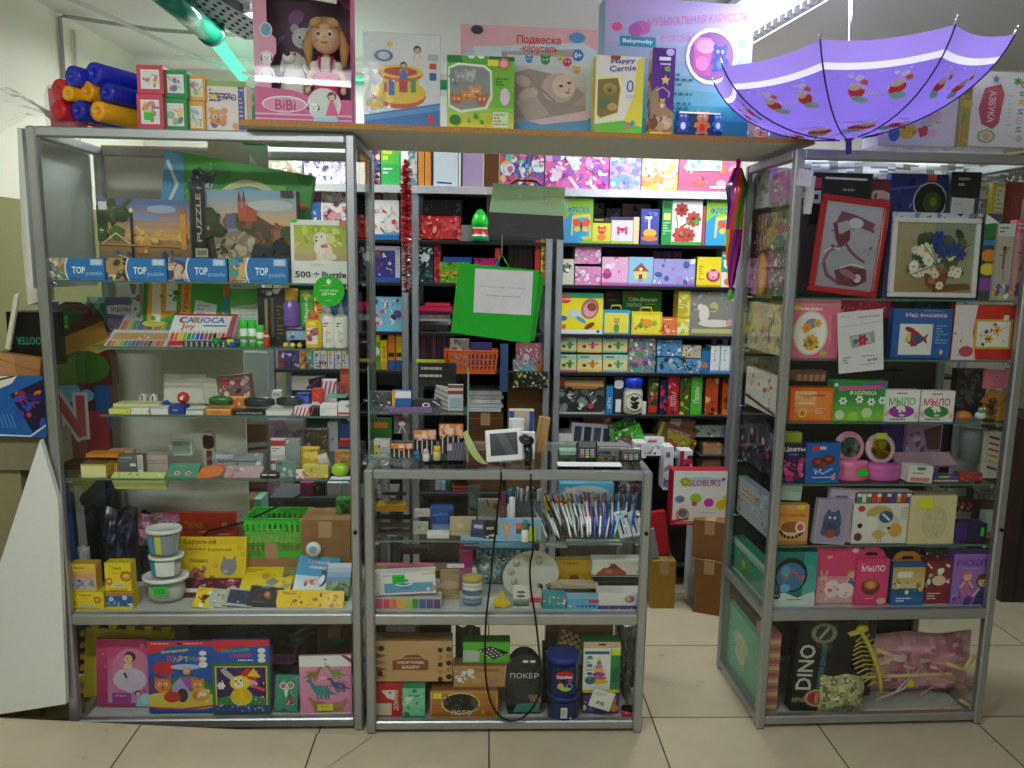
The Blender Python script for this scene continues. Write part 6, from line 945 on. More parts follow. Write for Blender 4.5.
def pen(L,col,cap,r=.0042,clipc='d8d8d8'):
 t=empty('ballpoint_pen');m=MB();m.lathe([(.001,0),(r*.6,.012),(r,.02),(r,L*.75),(r*.9,L*.77)],col,'plastic',10);m.build('barrel',t)
 m=MB();m.lathe([(r*1.12,L*.70),(r*1.15,L*.97),(r*.8,L)],cap,'gloss',10);m.box((0,-r*1.3,L*.85),(.002,.0016,L*.22),clipc,'chrome');m.build('cap',t);return t
protos={}
def put_pen(col,cap,loc,rot,label,group,L=.14,r=.0042):
 k=(col,cap)
 if k not in protos:protos[k]=pen(L,col,cap,r);o=protos[k]
 else:o=copy_tree(protos[k])
 o.location=loc;o.rotation_euler=rot;tag(o,label,'pen',group);return o
RR=random.Random(11)
for i in range(11):
 put_pen(*[('1c2456','1a1e48'),('1c2456','c8ccd4'),('1c2456','c8ccd4')][i%3],world('C',u-W*.42+W*.084*i,v+.012+.024*(i%2),z+.004),(RR.uniform(-.05,.05),RR.uniform(-.04,.04),FR['C'][2]),['dark blue pen with a dark cap standing in the clear box','dark blue pen with a silver cap standing in the clear box','dark blue pen with a silver cap standing in the clear box'][i%3],'blue pens with %s caps in the clear box'%('dark' if i%3==0 else 'silver'))
IC('pen_box_label','box',(517,519,540,530),.10,.02,'e86a38',blk('3a9a4a 2a4a98 f0c030 c83a6a',6),'orange and multicoloured pack in front of the upright blue pens',z='C1')
pc=[('f0f0f0','1a1a1a','white pen with a black cap'),('e8eaf0','2a4ab0','white pen with a blue cap'),('26262a','1a1a1e','black pen'),('2a50b8','1c3a90','blue pen'),('f0ecec','c02a30','white pen with a red cap'),('7a50a8','5a3088','violet pen'),('9adce0','2a9aa8','pale turquoise pen'),('c8ccd4','8a8e98','silver pen')]
order=[2,0,1,4,0,7,0,1,0,4,5,7,5,4,3,7,3,6,3,1,6,3]
for i,k in enumerate(order):
 px=558+i*3.5+RR.uniform(-1,1);u,_=at('C',px,541,.10);c,cp,d=pc[k]
 put_pen(c,cp,world('C',u,.09+.004*(i%3),ZS['C1']+.022+.006*(i%2)),(-math.radians(52+RR.uniform(-5,5)),math.radians(-10+.4*i),FR['C'][2]+math.radians(14-1.6*i)),d+' in the raised back fan of loose pens',d+'s in the back fan')
order=[7,2,7,0,2,2,0,7,2,7,4,0,3,0,3,7,3,6]
for i,k in enumerate(order):
 px=548+i*3.9+RR.uniform(-1,1);u,_=at('C',px,541,.04);c,cp,d=pc[k]
 put_pen(c,cp,world('C',u,.036+.003*(i%2),ZS['C1']+.007+.005*(i%3)),(-math.radians(66+RR.uniform(-4,4)),0,FR['C'][2]+math.radians(18-2.2*i)),d+' in the low front fan of loose pens',d+'s in the front fan')
IC('pen_rest_box','box',(545,532,614,543),.125,.06,'3a4a60',blk('c8d8e8 5a7ab0 2a3040',4),'grey-blue box on which the fan of pens rests',z='C1')
for i,(x0,x1,d)in enumerate(((620,632,'left'),(633,645,'right'))):
 IC('pen_pack','pens',(x0,512,x1,541),.06+.02*i,.01,'d4d8dc',lambda a:[a.r(.3,.05,.45,.9,'2a2a30'),a.r(.6,.1,.72,.95,'a8acb4'),a.n('3a3a42 f0f0f0',7,.06,i+2)],'%s of two white packs of pens at the right end of the counter shelf'%d,z='C1',lean=48,roll=-12,group='white packs of pens')
IC('yellow_flat_box','box',(545,500,572,510),.24,.05,'d8b018',blk('e8c838 1f9a48',3,5),'yellow box with a green edge behind the pens',z=ZS['C1']+.02)
IC('lime_sticky_notes','sticky notes',(539,510,558,519),.18,.05,'d8d838',None,'pad of lime yellow sticky notes left of the pens',z=ZS['C1']+.04,lean=40)
IC('paint_tray_box','paint box',(560,484,614,499),.26,.08,'5abce0',lambda a:[a.r(0,.75,1,1,'2a90a8'),a.e(.5,.45,.9,.4,'c8e0ec'),a.t('Краски',.52,.45,.42,'d84030',w=.4),a.fl(.2,.4,.3,'e8e0f0')],'light blue paint box with red lettering behind the pens',z=ZS['C1']+.03)
t,r,H=LT('C','dark_cup','cup',628,493,517,.24,9,[(.8,0),(.95,.05),(1,1)],'5a5a50 4a4a44','dark cup of small red and grey tools at the right of the shelf',ZS['C1']+.02,n=20)
for i,c in enumerate(('8a2a38','3a4a6a','b8b8b8','7a2030','2a2a30')):m=MB();m.tube([(-.02+.01*i,.0,H*.3),(-.03+.015*i,.003*i,H*1.25)],.005,c,'plastic',8);m.ball((-.03+.015*i,.003*i,H*1.28),.008,c,'gloss',10);m.build('tool',t)
rb=['e85a8a','e84a4a','f07a3a','f0b040','b8c83a','4a9a58','4a6aa8','5a5a90','6a4a6a']
IC('pink_pouch','pouch',(376,566,433,612),.22,.03,'e0748c',lambda a:[a.p([(0,0),(.2,0),(.15,.3),(0,.35)],'b8d050'),a.p([(.18,.1),(.42,.14),(.36,.25),(.14,.28)],'4a5a98'),a.l([(.15,.22),(.4,.2)],.03,'e8f0f4')],'pink pouch behind the white plasticine set',z='C2')
def plast(a):a.bg('e8e6e0');a.h(.15,.1,.6,.2,1,'b8a0b8');a.h(.78,.08,.95,.18,1,'8a8a90');a.r(.16,.48,.96,.92,'5fa4c4');a.e(.5,.5,.2,.2,'2a80b0');a.r(.35,.42,.62,.5,'e8e6e0');a.l([(.34,.55),(.5,.62),(.62,.53)],.05,'e8f4f8');a.h(.42,.7,.62,.8,1,'4a3a58');a.e(.88,.8,.1,.08,'d8d8d0');a.e(.97,.75,.08,.12,'d88a58');a.p([(.9,0),(1,0),(1,.2)],'e8d860');a.e(.05,.9,.04,.05,'8a7a78')
IC('plasticine_tray','plasticine',(376,598,441,612),.05,.05,'c8c8c0',lambda a:[a.r(i/9,.1,(i+.9)/9,1,rb[i])for i in range(9)],'clear tray showing a rainbow row of plasticine sticks',z='C2')
IC('plasticine_set_box','plasticine',(375,574,436,600),.055,.04,'e8e6e0',plast,'white plasticine set with a blue band and a green price tag',z=ZS['C2']+.042,roll=-3,tagp=dict(u=.4,v=.28,w=.042,h=.03,col='1fd030',txt='230'))
IC('clear_jar_pack','jar',(440,574,459,612),.12,.04,'a8906c',lambda a:[a.e(.5,.45,.35,.2,'c8a888'),a.r(0,.6,1,.62,'5a4a30'),a.n('b8a868 8a8a58 d0c090',12,.1,4,(0,.65,1,1))],'tan pack with mustard contents in the counter',z='C2')
IC('white_label_pack','box',(447,566,464,578),.09,.02,'d8dcdc',lambda a:[a.h(.25,.35,.75,.5,1,'3a4a50',fill=.9)],'small white box with a dark line on the tan pack',z=ZS['C2']+.125)
IC('long_blue_box','box',(460,543,534,562),.22,.08,'8cc4e4',lambda a:[a.r(0,0,.05,1,'d8307a'),a.r(.05,0,.26,.7,'2a3aa0'),a.t('РАСКР',.16,.35,.42,'f0f0f4',w=.2),a.r(0,.7,1,1,'1f6aa0')],'long light blue box with white letters on a navy field',z=ZS['C2']+.14)
IC('magenta_box','box',(459,551,472,612),.20,.06,'c02a78',None,'tall magenta box under the long light blue box',z='C2')
bag('C',(476,553,520,612),.22,.07,'7a9a9c','a8c0c0 5a7a80 d8e4e4 3a6a88',21,'crinkled grey-blue bag left of the paint palette',z='C2')
t=tag(empty('paint_pot_stack',world('C',at('C',472,612,.06)[0],.06,ZS['C2']),FR['C'][2]),'clear case with a stack of white and yellow lidded pots','paint pots');m=MB();m.box((0,.025,.058),(.088,.05,.116),'e0e8e8','clearbox');m.build('clear_case',t)
for k,(c,zz,hh)in enumerate((('6a88a8',.004,.016),('a8bcc8',.022,.014),('3a5a8a',.038,.010),('e8e4dc',.052,.012),('e4e0d8',.066,.012),('c8ac20',.082,.02))):m=MB();m.lathe([(.03,zz),(.034,zz+.002),(.034,zz+hh-.003),(.028,zz+hh)],c,'plastic',18,(0,.025,0),sy=.65);m.build('pot',t)
m=MB();P=[]
for i in range(10):a_=2*PI*i/10;q=.026 if i%2 else .033;P.append((q*math.cos(a_),.016+q*.5*math.sin(a_)))
m.prism(P,0,.02,'e8cc10','gloss');m.prism([(-.012,.02),(.012,.02),(.008,.055),(-.004,.058)],.003,.017,'e0c010','gloss');o=m.build('yellow_stamp');tag(o,'yellow star-shaped toy with an upright grip, left of the palette','stamp');o.location=world('C',at('C',501,612,.05)[0],.05,ZS['C2']);o.rotation_euler=(0,0,.04)
def palette():
 u,v,z,W,H=solve('C',(503,553,559,600),.13,None,0);n=40;P=[]
 for i in range(n):
  a_=2*PI*i/n;r=1+.05*math.sin(2*a_);x,y=W/2*r*math.cos(a_),H/2*r*math.sin(a_)
  if-.62<a_-2*PI+.0<-.35 or-.62<a_<-.35:x*=.78;y*=.8
  if 5.62<a_<5.98:x*=.76
  P.append((x,y+H/2))
 t=tag(empty('paint_palette',world('C',u,v,z),FR['C'][2]),'big pale grey artist palette with a thumb hole','palette');m=MB();m.prism(P,0,.006,'d4cfc0','plastic');m.build('board',t)
 m=MB();m.lathe([(.0,0),(.012,0)],'2a2018','matte',18,(W*.15,-.001,H*.27),(PI/2,0,0));m.lathe([(.012,-.001),(.014,.0)],'b8b2a0','plastic',18,(W*.15,-.001,H*.27),(PI/2,0,0));m.build('thumb_hole',t)
 for i in range(7):
  a_=math.radians(60+38*i);m=MB();m.lathe([(.009,0),(.0125,.0022),(.0125,.003)],'c4bfb0','plastic',14,(W*.34*math.cos(a_)-.004,-.001,H*.55+H*.3*math.sin(a_)),(PI/2,0,0));m.build('paint_well',t)
 t.rotation_euler=(math.radians(-8),0,FR['C'][2])
palette()
IC('yellow_paint_pack','box',(556,560,592,600),.20,.03,'d4a81a',lambda a:[a.t('Гуашь',.4,.12,.1,'7a3a10',w=.4),a.e(.5,.6,.16,.1,'8a4a20'),a.n('7a3018 b88a18 a86020',12,.08,4,(.2,.4,.9,.85))],'mustard yellow pack with a brown picture right of the palette',z='C2')
IC('cream_brush_pack','box',(551,584,598,603),.13,.04,'ccbc9c',lambda a:[a.n('b0503c d8c8a8 c87a60',8,.18,6),a.l([(.2,.4),(.8,.6)],.06,'a04030')],'cream pack with a reddish picture below the mustard one',z=ZS['C2']+.035)
IC('white_ink_box','ink',(513,588,529,612),.05,.025,'dedcd4',lambda a:[a.e(.5,.2,.2,.06,'4a5a68'),a.e(.5,.4,.2,.06,'4a5a58'),a.g(0,.55,1,.9,'8a9a88','4a6a50',3),a.h(.2,.92,.8,.97,1,'6a6a60')],'white box with grey ovals under the palette',z='C2')
IC('pink_ink_box','ink',(529,591,541,612),.055,.025,'d8c8bc',lambda a:[a.r(.05,.4,.95,.7,'c84a50'),a.h(.1,.1,.8,.3,2,'a89a90')],'beige box with a red band under the palette',z='C2')
IC('meadow_paint_set','paint set',(543,596,566,612),.045,.05,'2f98a8',lambda a:[a.n('6a8a48 e0c878 c86a58 8ac0a0 e8e0c8',26,.14,5,(0,0,1,.65))],'small paint set with a green meadow picture and teal rim',z='C2')
IC('blue_watercolour_set','paint set',(567,599,600,612),.045,.05,'58b0d8',lambda a:[a.r(.65,.1,.95,.4,'d83a58'),[a.e(.1+.12*i,.72,.12,.12,['e8e8e8','e8a0a0','8a6aa8','3a5aa8','2a4a98','1a2a58','2a2a40'][i])for i in range(7)]],'blue watercolour set with a row of round paint dots',z='C2',top='8cc8e4')
IC('pottery_kit_box','craft kit',(592,560,641,581),.14,.05,'dedccc',lambda a:[a.p([(.1,.8),(.25,.45),(.4,.55),(.35,.2),(.5,.35),(.7,.75),(.7,.9),(.1,.9)],'a84a38'),a.p([(.3,.5),(.45,.2),(.6,.6)],'7a3028'),a.e(.35,.7,.2,.12,'c87058'),a.l([(0,.93),(1,.93)],.06,'3a3028'),a.e(.92,.7,.05,.07,'8a8a68')],'white box with a brick-red shape picture',z=ZS['C2']+.075)
IC('dark_green_box','box',(593,581,641,612),.15,.05,'26301e',lambda a:[a.r(0,0,1,.1,'4a5a3a')],'dark green box under the brick-red picture box',z='C2')
IC('white_purple_box','craft kit',(598,593,643,612),.045,.06,'e4e0de',lambda a:[a.r(0,.78,1,1,'4a4a90'),a.e(.7,.38,.3,.22,'8a6ab0'),a.e(.68,.36,.15,.14,'e8c030'),a.e(.72,.3,.08,.08,'d84058'),a.n('e8a040 c83a5a 3a9a58',6,.1,4,(.05,.8,.95,1))],'white box with a yellow and violet motif at the counter right',z='C2')
IC('white_sheet_box','box',(568,545,622,559),.24,.06,'cce0e8',lambda a:[a.h(.35,.6,.6,.7,1,'b8d040')],'pale blue flat box at the rear of the counter',z=ZS['C2']+.15)
IC('rear_box','box',(566,562,640,612),.30,.06,'6a5a44',None,'brown box in the rear of the counter middle',z='C2',mat='kraft')
IC('silver_foil_pack','pack',(546,545,567,558),.20,.04,'b8beb8',blk('e8eeea 788078 d0d8d4',7),'silver pack right above the palette',z=ZS['C2']+.155)
IC('dark_brush_pack','brushes',(400,548,428,572),.28,.04,'4a3430',blk('c88a88 2a1c1a b87a78 6a4a44',6),'dark pack of pinkish pencils at the rear of the counter',z=ZS['C2']+.10)
carton('C',(376,572,462,612),.30,.08,'brown carton in the rear left of the counter middle',z='C2',c='6e5640')
def nardy(a):
 a.bg('c49c6c')
 for i in range(5):a.p([(0,.1+.17*i),(.17,.19+.17*i),(0,.27+.17*i)],'7a5030' if i%2 else 'a87444')
 a.e(.1,.18,.07,.07,'2a2018');a.e(.08,.8,.07,.07,'2a2018');a.p([(.24,.72),(.24,.48),(.34,.45),(.42,.34),(.58,.34),(.64,.45),(.7,.48),(.7,.72)],'8a4a28');a.t('ПОДАРОЧНЫЙ',.47,.42,.05,'d8b890',w=.26);a.t('НАБОР НАРДЫ',.47,.53,.08,'f0e8d8',w=.34);a.t('ШАШКИ',.47,.64,.07,'f0e8d8',w=.22)
 for i in range(5):a.e(.96,.2+.17*i,.065,.065,'2a2018' if i%2==0 else 'b08040');a.e(.85,.22+.18*i,.06,.06,'b08040' if i%2 else '3a2a1c')
IC('red_dominoes_box','board game',(376,683,402,722),.055,.05,'c41c26',lambda a:[a.p([(.2,.22),(.75,.2),(.7,.5),(.45,.45)],'e8e0d0'),a.r(.0,.6,.6,.95,'e0d4b8'),a.t('ДОМИНО',.78,.5,.16,'e8dcc8',rot=-90,w=.6),a.n('8a8a80 4a4a44',6,.03,3,(.3,.25,.6,.4))],'red dominoes box in the counter bottom left corner',z='C3',side='a01820')
IC('green_game_box','board game',(402.5,684,425,722),.05,.05,'84d0a8',lambda a:[a.r(0,0,1,.12,'2a8a58'),a.n('4aa878 c8ecd8 2a8a5a',16,.09,6,(.05,.2,.95,.9)),a.t('Игра',.5,.35,.1,'2a7a50',w=.5),a.r(0,.94,1,1,'2a8a58')],'mint green game box right of the red dominoes',z='C3',side='2a8a58')
IC('backgammon_box','board game',(373.5,641,452,683),.06,.06,'c49c6c',nardy,'large tan backgammon set box with dark counters printed on it',z=ZS['C3']+.127,side='a07a4c')
def loto(a):
 a.bg('b87830');a.g(0,0,1,1,'c08038','a86820',4);a.l([(.02,.05),(.98,.05),(.98,.95),(.02,.95),(.02,.05)],.03,'d8a050');a.e(.45,.45,.66*1.0,.4,'e0c070',n=30);a.e(.45,.45,.6,.35,'1c1c14',n=30);a.n('3a3c2c 4a4a38 2a2c20 5a5a48',26,.12,5,(.2,.2,.7,.65));a.t('ЛОТО',.46,.78,.17,'f0e4c0',w=.3);a.e(.78,.75,.05,.08,'d8a040');a.e(.84,.8,.05,.07,'c83a28')
IC('lotto_tin','board game',(430,691,498,722),.045,.06,'b87830',loto,'orange-brown lotto tin with a dark oval and white lettering',z='C3',side='8a5420',bev=.006,tagp=dict(u=.11,v=.17,w=.03,h=.02,col='d8dc28'))
IC('beige_flower_box','board game',(453.5,666,505,690),.07,.06,'bc9058',lambda a:[a.n('e8e8e4 d8d8d0',14,.14,3,(.02,.1,.4,.95)),a.t('ПОДАРОК',.65,.2,.12,'7a4a20',w=.5),a.e(.75,.75,.12,.1,'8a7aa8'),a.e(.45,.7,.2,.12,'c8a060')],'tan box with white curls lying on the lotto tin',z=ZS['C3']+.1,side='8a6438')
IC('checkers_box','board game',(463,642,510,667),.09,.05,'5cc038',lambda a:[a.r(0,.4,.35,.95,'b8c4b8'),a.p([(.3,.4),(.6,.2),(.98,.5),(.65,.85)],'1c201c')]+[a.p([(.34+.085*i+.06*j,.42-.045*i+.1*j),(.38+.085*i+.06*j,.40-.045*i+.1*j),(.41+.085*i+.06*j,.45-.045*i+.1*j),(.37+.085*i+.06*j,.47-.045*i+.1*j)],'e8ece8')for i in range(4)for j in range(4)],'bright green checkers box with a black and white board',z=ZS['C3']+.178,side='3a8a28')
IC('white_purple_roll','toy pack',(386,627,415,640),.15,.05,'d8ccd4',blk('8a5a88 f0ecf0 4a3a48',5),'white and purple pack on top behind the backgammon box',z=ZS['C3']+.26)
m=MB();P=[(-.055,.006)]+[(-.062,.03),(-.062,.14)]+[(.062*math.cos(a_),.14+.085*math.sin(a_))for a_ in[PI-PI*i/14 for i in range(1,14)]]+[(.062,.14),(.062,.03),(.055,.006)]
m.prism(P,0,.05,'16181a','gloss');a=Art(m,.122,.225,0,'gloss',z0=0);a.ring(.5,.34,.2,.205,'4a4e52',rv=1);a.t('ПОКЕР',.5,.36,.085,'d8dad8',w=.8,bold=False);a.r(.45,.11,.6,.15,'e8e8e8');a.r(.66,.11,.8,.15,'e8e8e8');a.e(.5,.6,.16,.14,'2c3034');a.p([(.2,.95),(.95,.95),(.95,.8),(.3,.82)],'4a8a80');[a.p([(.62+.08*i,.68),(.67+.08*i,.66),(.75+.08*i,.78),(.7+.08*i,.8)],'9a6a68')for i in range(4)]
o=m.build('poker_case');tag(o,'black round-topped poker set case with white lettering','board game');o.location=world('C',at('C',524,700,.06)[0],.065,ZS['C3']);o.rotation_euler=(0,0,FR['C'][2])
def chess():
 u,v,z,W,H=solve('C',(555,628,588,652),.16,None,0);m=MB();n=8;W=.11;H=.10
 m.box((0,.006,0),(W,.012,H),'8a6438','card')
 for i in range(n):
  for j in range(n):
   if(i+j)%2:x0,z0=-W*.46+i*W*.115,-H*.46+j*H*.115;m.face([(x0,-.0006,z0),(x0+W*.115,-.0006,z0),(x0+W*.115,-.0006,z0+H*.115),(x0,-.0006,z0+H*.115)],'d8c080')
 o=m.build('chess_board');tag(o,'small brown and cream checkerboard tilted on a corner','board game');o.location=world('C',u,.13,z+.035);o.rotation_euler=(math.radians(-38),math.radians(22),FR['C'][2])
chess()
IC('black_box_white_print','box',(542,647,572,722),.14,.05,'1a1a18',lambda a:[a.h(.1,.06,.5,.1,1,'c8c8c0',fill=.9)],'flat black box under the tilted checkerboard',z='C3')
IC('yellow_back_box','box',(545,626,612,700),.27,.05,'b8842c',lambda a:[a.r(0,.1,1,.3,'7a6a5a')],'ochre box across the rear of the counter bottom',z='C3')
def tin2(y0,y1,zb,cols,lab,label,vv=.06):
 t,r,H=LT('C','round_blue_tub','toy tub',563,y0,y1,vv,16,[(.9,0),(.97,.03),(1,.86),(1.05,.87),(1.05,.98),(.98,1)],cols,label,zb,'round blue tubs',n=28,ps=['tub']*3+['lid']*2);m=MB();k=10
 for i in range(k):
  a0,a1=math.radians(-48+96*i/k),math.radians(-48+96*(i+1)/k);R_=r*1.003;m.face([(R_*math.sin(a0),-R_*math.cos(a0),H*.12),(R_*math.sin(a1),-R_*math.cos(a1),H*.12),(R_*math.sin(a1),-R_*math.cos(a1),H*.8),(R_*math.sin(a0),-R_*math.cos(a0),H*.8)],'14225a','card')
 a=Art(m,r*1.2,H*.66,-r*1.02,x0=-r*.6,z0=H*.13);lab(a);m.build('label',t);return H
H1=tin2(690,720,'C3','b01c28 1c2a58 1c2a58 22306a 22306a',lambda a:[a.r(.3,.2,.62,.8,'d8dcd8'),[a.r(.34+.05*i,.28,.36+.05*i,.72,'2a2a2a')for i in range(5)],a.e(.8,.8,.04,.05,'f0f0f0')],'lower round navy tub with a barcode label')
tin2(652,690,ZS['C3']+H1+.001,'1a2c6a 1c3074 1c3074 1c3a8a 1c3a8a',lambda a:[a.e(.5,.25,.34,.14,'b02028'),a.t('Барабан',.5,.36,.16,'f0ecec',w=.8),a.e(.3,.7,.12,.12,'d8a868'),a.e(.55,.82,.2,.08,'a8c838'),a.ring(.75,.7,.08,.12,'58a8d8'),a.n('c83a30 3a5ab0',6,.06,3,(.2,.45,.9,.65))],'upper round blue tub with a red and white logo')
def pyr(a):
 a.bg('f0eee6');a.r(0,0,1,.12,'d8b898');a.e(.5,.05,.08,.02,'3a3028');a.r(.74,.14,1,.95,'2a8a48');a.r(.76,.14,1,.26,'d8e82a');a.r(.78,.5,.98,.8,'1c6a48');a.r(.04,.18,.7,.24,'3a5a90');a.r(0,.94,1,1,'e0d020')
 for i,c in enumerate(('e8d020','e84a88','8a4ab0','e8c030','e870a0','4a9ad0')[::-1]):y=.38+.075*i;w=.035+.018*i;a.e(.43,y+.03,w*1.4,.045,c)
 a.st(.43,.34,.05,'e8d040')
 for i in range(3):a.e(.18,.3+.16*i,.05,.035,['2a9a88','3a8a68','3a6aa0'][i])
 a.e(.2,.75,.1,.08,'2a7a88');a.n('e8a0b0 b0d8b8',8,.02,4,(.1,.3,.7,.85));a.h(.08,.3,.28,.6,4,'8a9aa8')
IC('stacking_rings_box','toy box',(583,642,620,694),.07,.05,'f0eee6',pyr,'white and green box picturing a stacking ring pyramid',z=ZS['C3']+.078,side='2a8a48')
IC('purple_orange_box','toy box',(583,695,619,721),.07,.06,'54387c',lambda a:[a.e(.75,.35,.3,.35,'e88a28'),a.e(.85,.7,.25,.2,'f0a840'),a.n('7a5aa0 e8e0f0 3a2460',12,.14,5,(0,.3,.6,1))],'purple and orange box under the ring pyramid box',z='C3')
IC('price_note','paper note',(587,693,610,712),.03,.001,'e4e2da',lambda a:[a.h(.15,.2,.85,.4,2,'a8a8a0'),a.t('РУБ',.5,.7,.2,'2a2a2a',w=.35),a.l([(0,0),(1,0),(1,1),(0,1),(0,0)],.03,'3a3a38')],'small white handwritten price note tilted on the purple box',z=None,roll=18)
t=tag(empty('tape_ring',world('C',at('C',628,720,.06)[0],.065,ZS['C3']),FR['C'][2]),'red roll of tape with a white face at the counter bottom right','tape');m=MB();m.lathe([(.012,0),(.026,0),(.026,.022),(.012,.022)],'c02030','gloss',22,(0,.0,.0));m.build('roll',t);m=MB();m.lathe([(.012,.0225),(.025,.0225)],'e4e0dc','card',22);m.build('paper_face',t)
bag('C',(618,630,642,700),.20,.07,'4a4a44','787870 2a2a28 6a6a60',31,'dark grey bag standing in the right rear of the counter bottom',z='C3')
bag('C',(455,630,480,690),.22,.07,'5a6058','7a8078 3a403a',32,'grey-green crumpled bag behind the checkers box',z='C3')
carton('C',(376,628,450,720),.24,.10,'brown carton behind the backgammon box',z='C3',c='5a4232')
def stand():
 u,v,z,W,H=solve('C',(369,367,468,469),.10,'C0',0);t=tag(empty('acrylic_stand',world('C',u,v,z),FR['C'][2]),'two-tier clear acrylic display stand on the counter','display stand');D=.16;m=MB();th=.003
 for q in(-1,1):m.box((q*W/2,D/2,H/2),(th,D,H),'dfeae6','glass')
 m.box((0,D,H/2),(W,th,H),'dfeae6','glass');m.build('walls',t)
 for zz,nm in((.003,'bottom_tray'),(H*.5,'middle_tray')):m=MB();m.box((0,D/2,zz),(W-.004,D,.003),'c8d8d2','clearbox');m.box((0,.0,zz+.012),(W-.004,.003,.024),'a8c4ba','clearbox');m.build(nm,t)
 for q in(-1,1):m=MB();m.box((q*W/2,-.0015,H/2),(.0045,.0012,H),'8ab0a4','edge');m.build('edge_strip',t)
 return u,v,z,W,H
su,sv,sz,sW,sH=stand();zm=sz+sH*.5+.004;zb=sz+.006
IC('black_print_card','card',(418,363,456,386),.235,.006,'1a1a18',lambda a:[a.h(.08,.18,.92,.32,1,'b8b4a0',fill=.8),a.h(.04,.5,.96,.62,1,'c8c4b0',fill=.9),a.r(0,.75,1,1,'2a2c28')],'black card with two lines of pale print on the acrylic stand',z=None)
IC('eraser_pack','eraser',(373,392,391,414),.17,.03,'5a5a60',blk('e8e8e4 2a2a30 8a8a90',4),'dark pack with white marks, top left on the acrylic stand',z=zm)
IC('blue_white_eraser','eraser',(392,391,411,412),.13,.03,'2f6aa8',lambda a:[a.r(0,0,1,.35,'e8ecec'),a.p([(0,0),(.2,0),(.12,1),(0,1)],'e8b040')],'blue and white eraser pack on the acrylic stand',z=zm)
IC('black_white_pack','pack',(412,400,440,413),.14,.03,'3a3a3c',lambda a:[a.ring(.5,.45,.2,.35,'f0f0ec',rv=.6),a.l([(.75,.1),(1,.5)],.1,'e8e8e8')],'dark pack with a white ring on the acrylic stand',z=zm)
IC('purple_sticker_pack','sticker pack',(388,408,432,415),.11,.03,'8a5a98',blk('d85a88 5a4aa0 e8c8e0 c83a58',5),'low purple and pink pack at the front of the upper tier',z=zm)
IC('newspaper_pack','pack',(432,388,448,413),.16,.02,'b0b0ac',lambda a:[[a.l([(0,.1+.2*i),(1,.3+.2*i)],.04,'4a4a4c')for i in range(5)]],'grey striped pack on the acrylic stand upper tier',z=zm,roll=10)
IC('maroon_white_pack','pack',(448,385,463,411),.15,.02,'c8c8c8',lambda a:[a.r(0,.0,1,.12,'8a3a40'),a.r(0,.22,1,.36,'8a3a40'),a.r(.1,.5,.9,.9,'9ab0bc')],'white pack with maroon bands at the right of the upper tier',z=zm)
IC('green_card_pack','card',(371,418,392,445),.19,.01,'2a6a30',lambda a:[a.r(.15,.2,.8,.5,'c87a28')],'dark green card with an orange label in the lower tier',z=zb+.05)
IC('white_tin','tin',(374,440,390,465),.12,.03,'ccd0c4',lambda a:[a.r(0,.3,.4,.9,'c8c83a'),a.r(.4,.4,.9,.8,'a8b0a8'),a.n('3a3a2a e8e8e0',7,.08,4)],'pale pack with yellow-black marks, lower left of the acrylic stand',z=zb)
def hangers(rect,seed,label,v=.10):
 IC('pencil_topper_pack','pencil toppers',rect,v,.02,'262220',lambda a:[a.r(0,0,1,.35,'e08a3a'),a.n('f0b058 e8c8a8 c86a28 e8b8c0',12,.13,seed,(0,0,1,.42)),a.p([(.7,.1),(.85,-.0),(.95,.3),(.75,.35)],'e8c0b8'),[a.r(.12+.22*i,.38,.18+.22*i,.9,'c8c4bc')for i in range(4)],a.r(.35,.12,.6,.3,'e8dcc8')],label,z=zb+.0)
hangers((414,430,436,463),3,'orange-topped black blister pack in the middle of the lower tier',.13)
hangers((439,424,463,452),4,'orange-topped black blister pack at the right of the lower tier',.14)
hangers((391,443,413,464),5,'orange-topped black blister pack at the lower left',.10)
IC('silver_compass_pack','pack',(394,417,410,441),.17,.01,'6a6468',lambda a:[a.e(.5,.4,.2,.15,'e8ecec'),a.l([(.5,.5),(.3,.95)],.05,'e0e0e0'),a.l([(.5,.5),(.75,.95)],.05,'e0e0e0'),a.r(.35,0,.55,.25,'8a2a30')],'grey blister pack with a silver compass',z=zb+.07)
LT('C','tiny_yellow_bottle','bottle',437,446,463,.09,4,[(.9,0),(1,.1),(1,.6),(.9,.62),(.8,1)],'c8c888 c8c888 c8c888 e8d020','tiny bottle with a yellow cap in the acrylic stand',zb,ps=['bottle']*3+['cap'])
LT('C','tiny_white_bottle','bottle',426,449,463,.08,3.5,[(.9,0),(1,.1),(1,.6),(.9,.62),(.6,1)],'e8e4e0 e8e4e0 e8e4e0 e8b8c0','tiny white bottle in the acrylic stand',zb,ps=['bottle']*3+['cap'])
LT('C','tiny_blue_bottle','bottle',417,451,463,.07,3.5,[(.9,0),(1,.1),(1,.6),(.9,.62),(.6,1)],'3a5a78 3a5a78 3a5a78 2a88c0','tiny bottle with a blue cap in the acrylic stand',zb,ps=['bottle']*3+['cap'])
IC('grey_pencil_pack','pencils',(447,444,464,465),.09,.02,'5a5a68',lambda a:[[a.l([(.1+.2*i,1),(.3+.2*i,0)],.04,'8a8a98')for i in range(4)],a.r(0,0,.3,.4,'c8b8b8')],'grey pack of slanted pencils at the stand lower right',z=zb)
m=MB();R=random.Random(9);n=12;V=[(.0+.16*i/(n-1),.0+.12*j/(n-1),R.uniform(.004,.02))for i in range(n)for j in range(n)];m.mesh(V,[(i*n+j,(i+1)*n+j,(i+1)*n+j+1,i*n+j+1)for i in range(n-1)for j in range(n-1)],'f0f4f4','film',False);o=m.build('crumpled_film');tag(o,'crumpled clear film lying on the left front corner of the counter','plastic film');o.location=world('C',-.01,.0,.914)
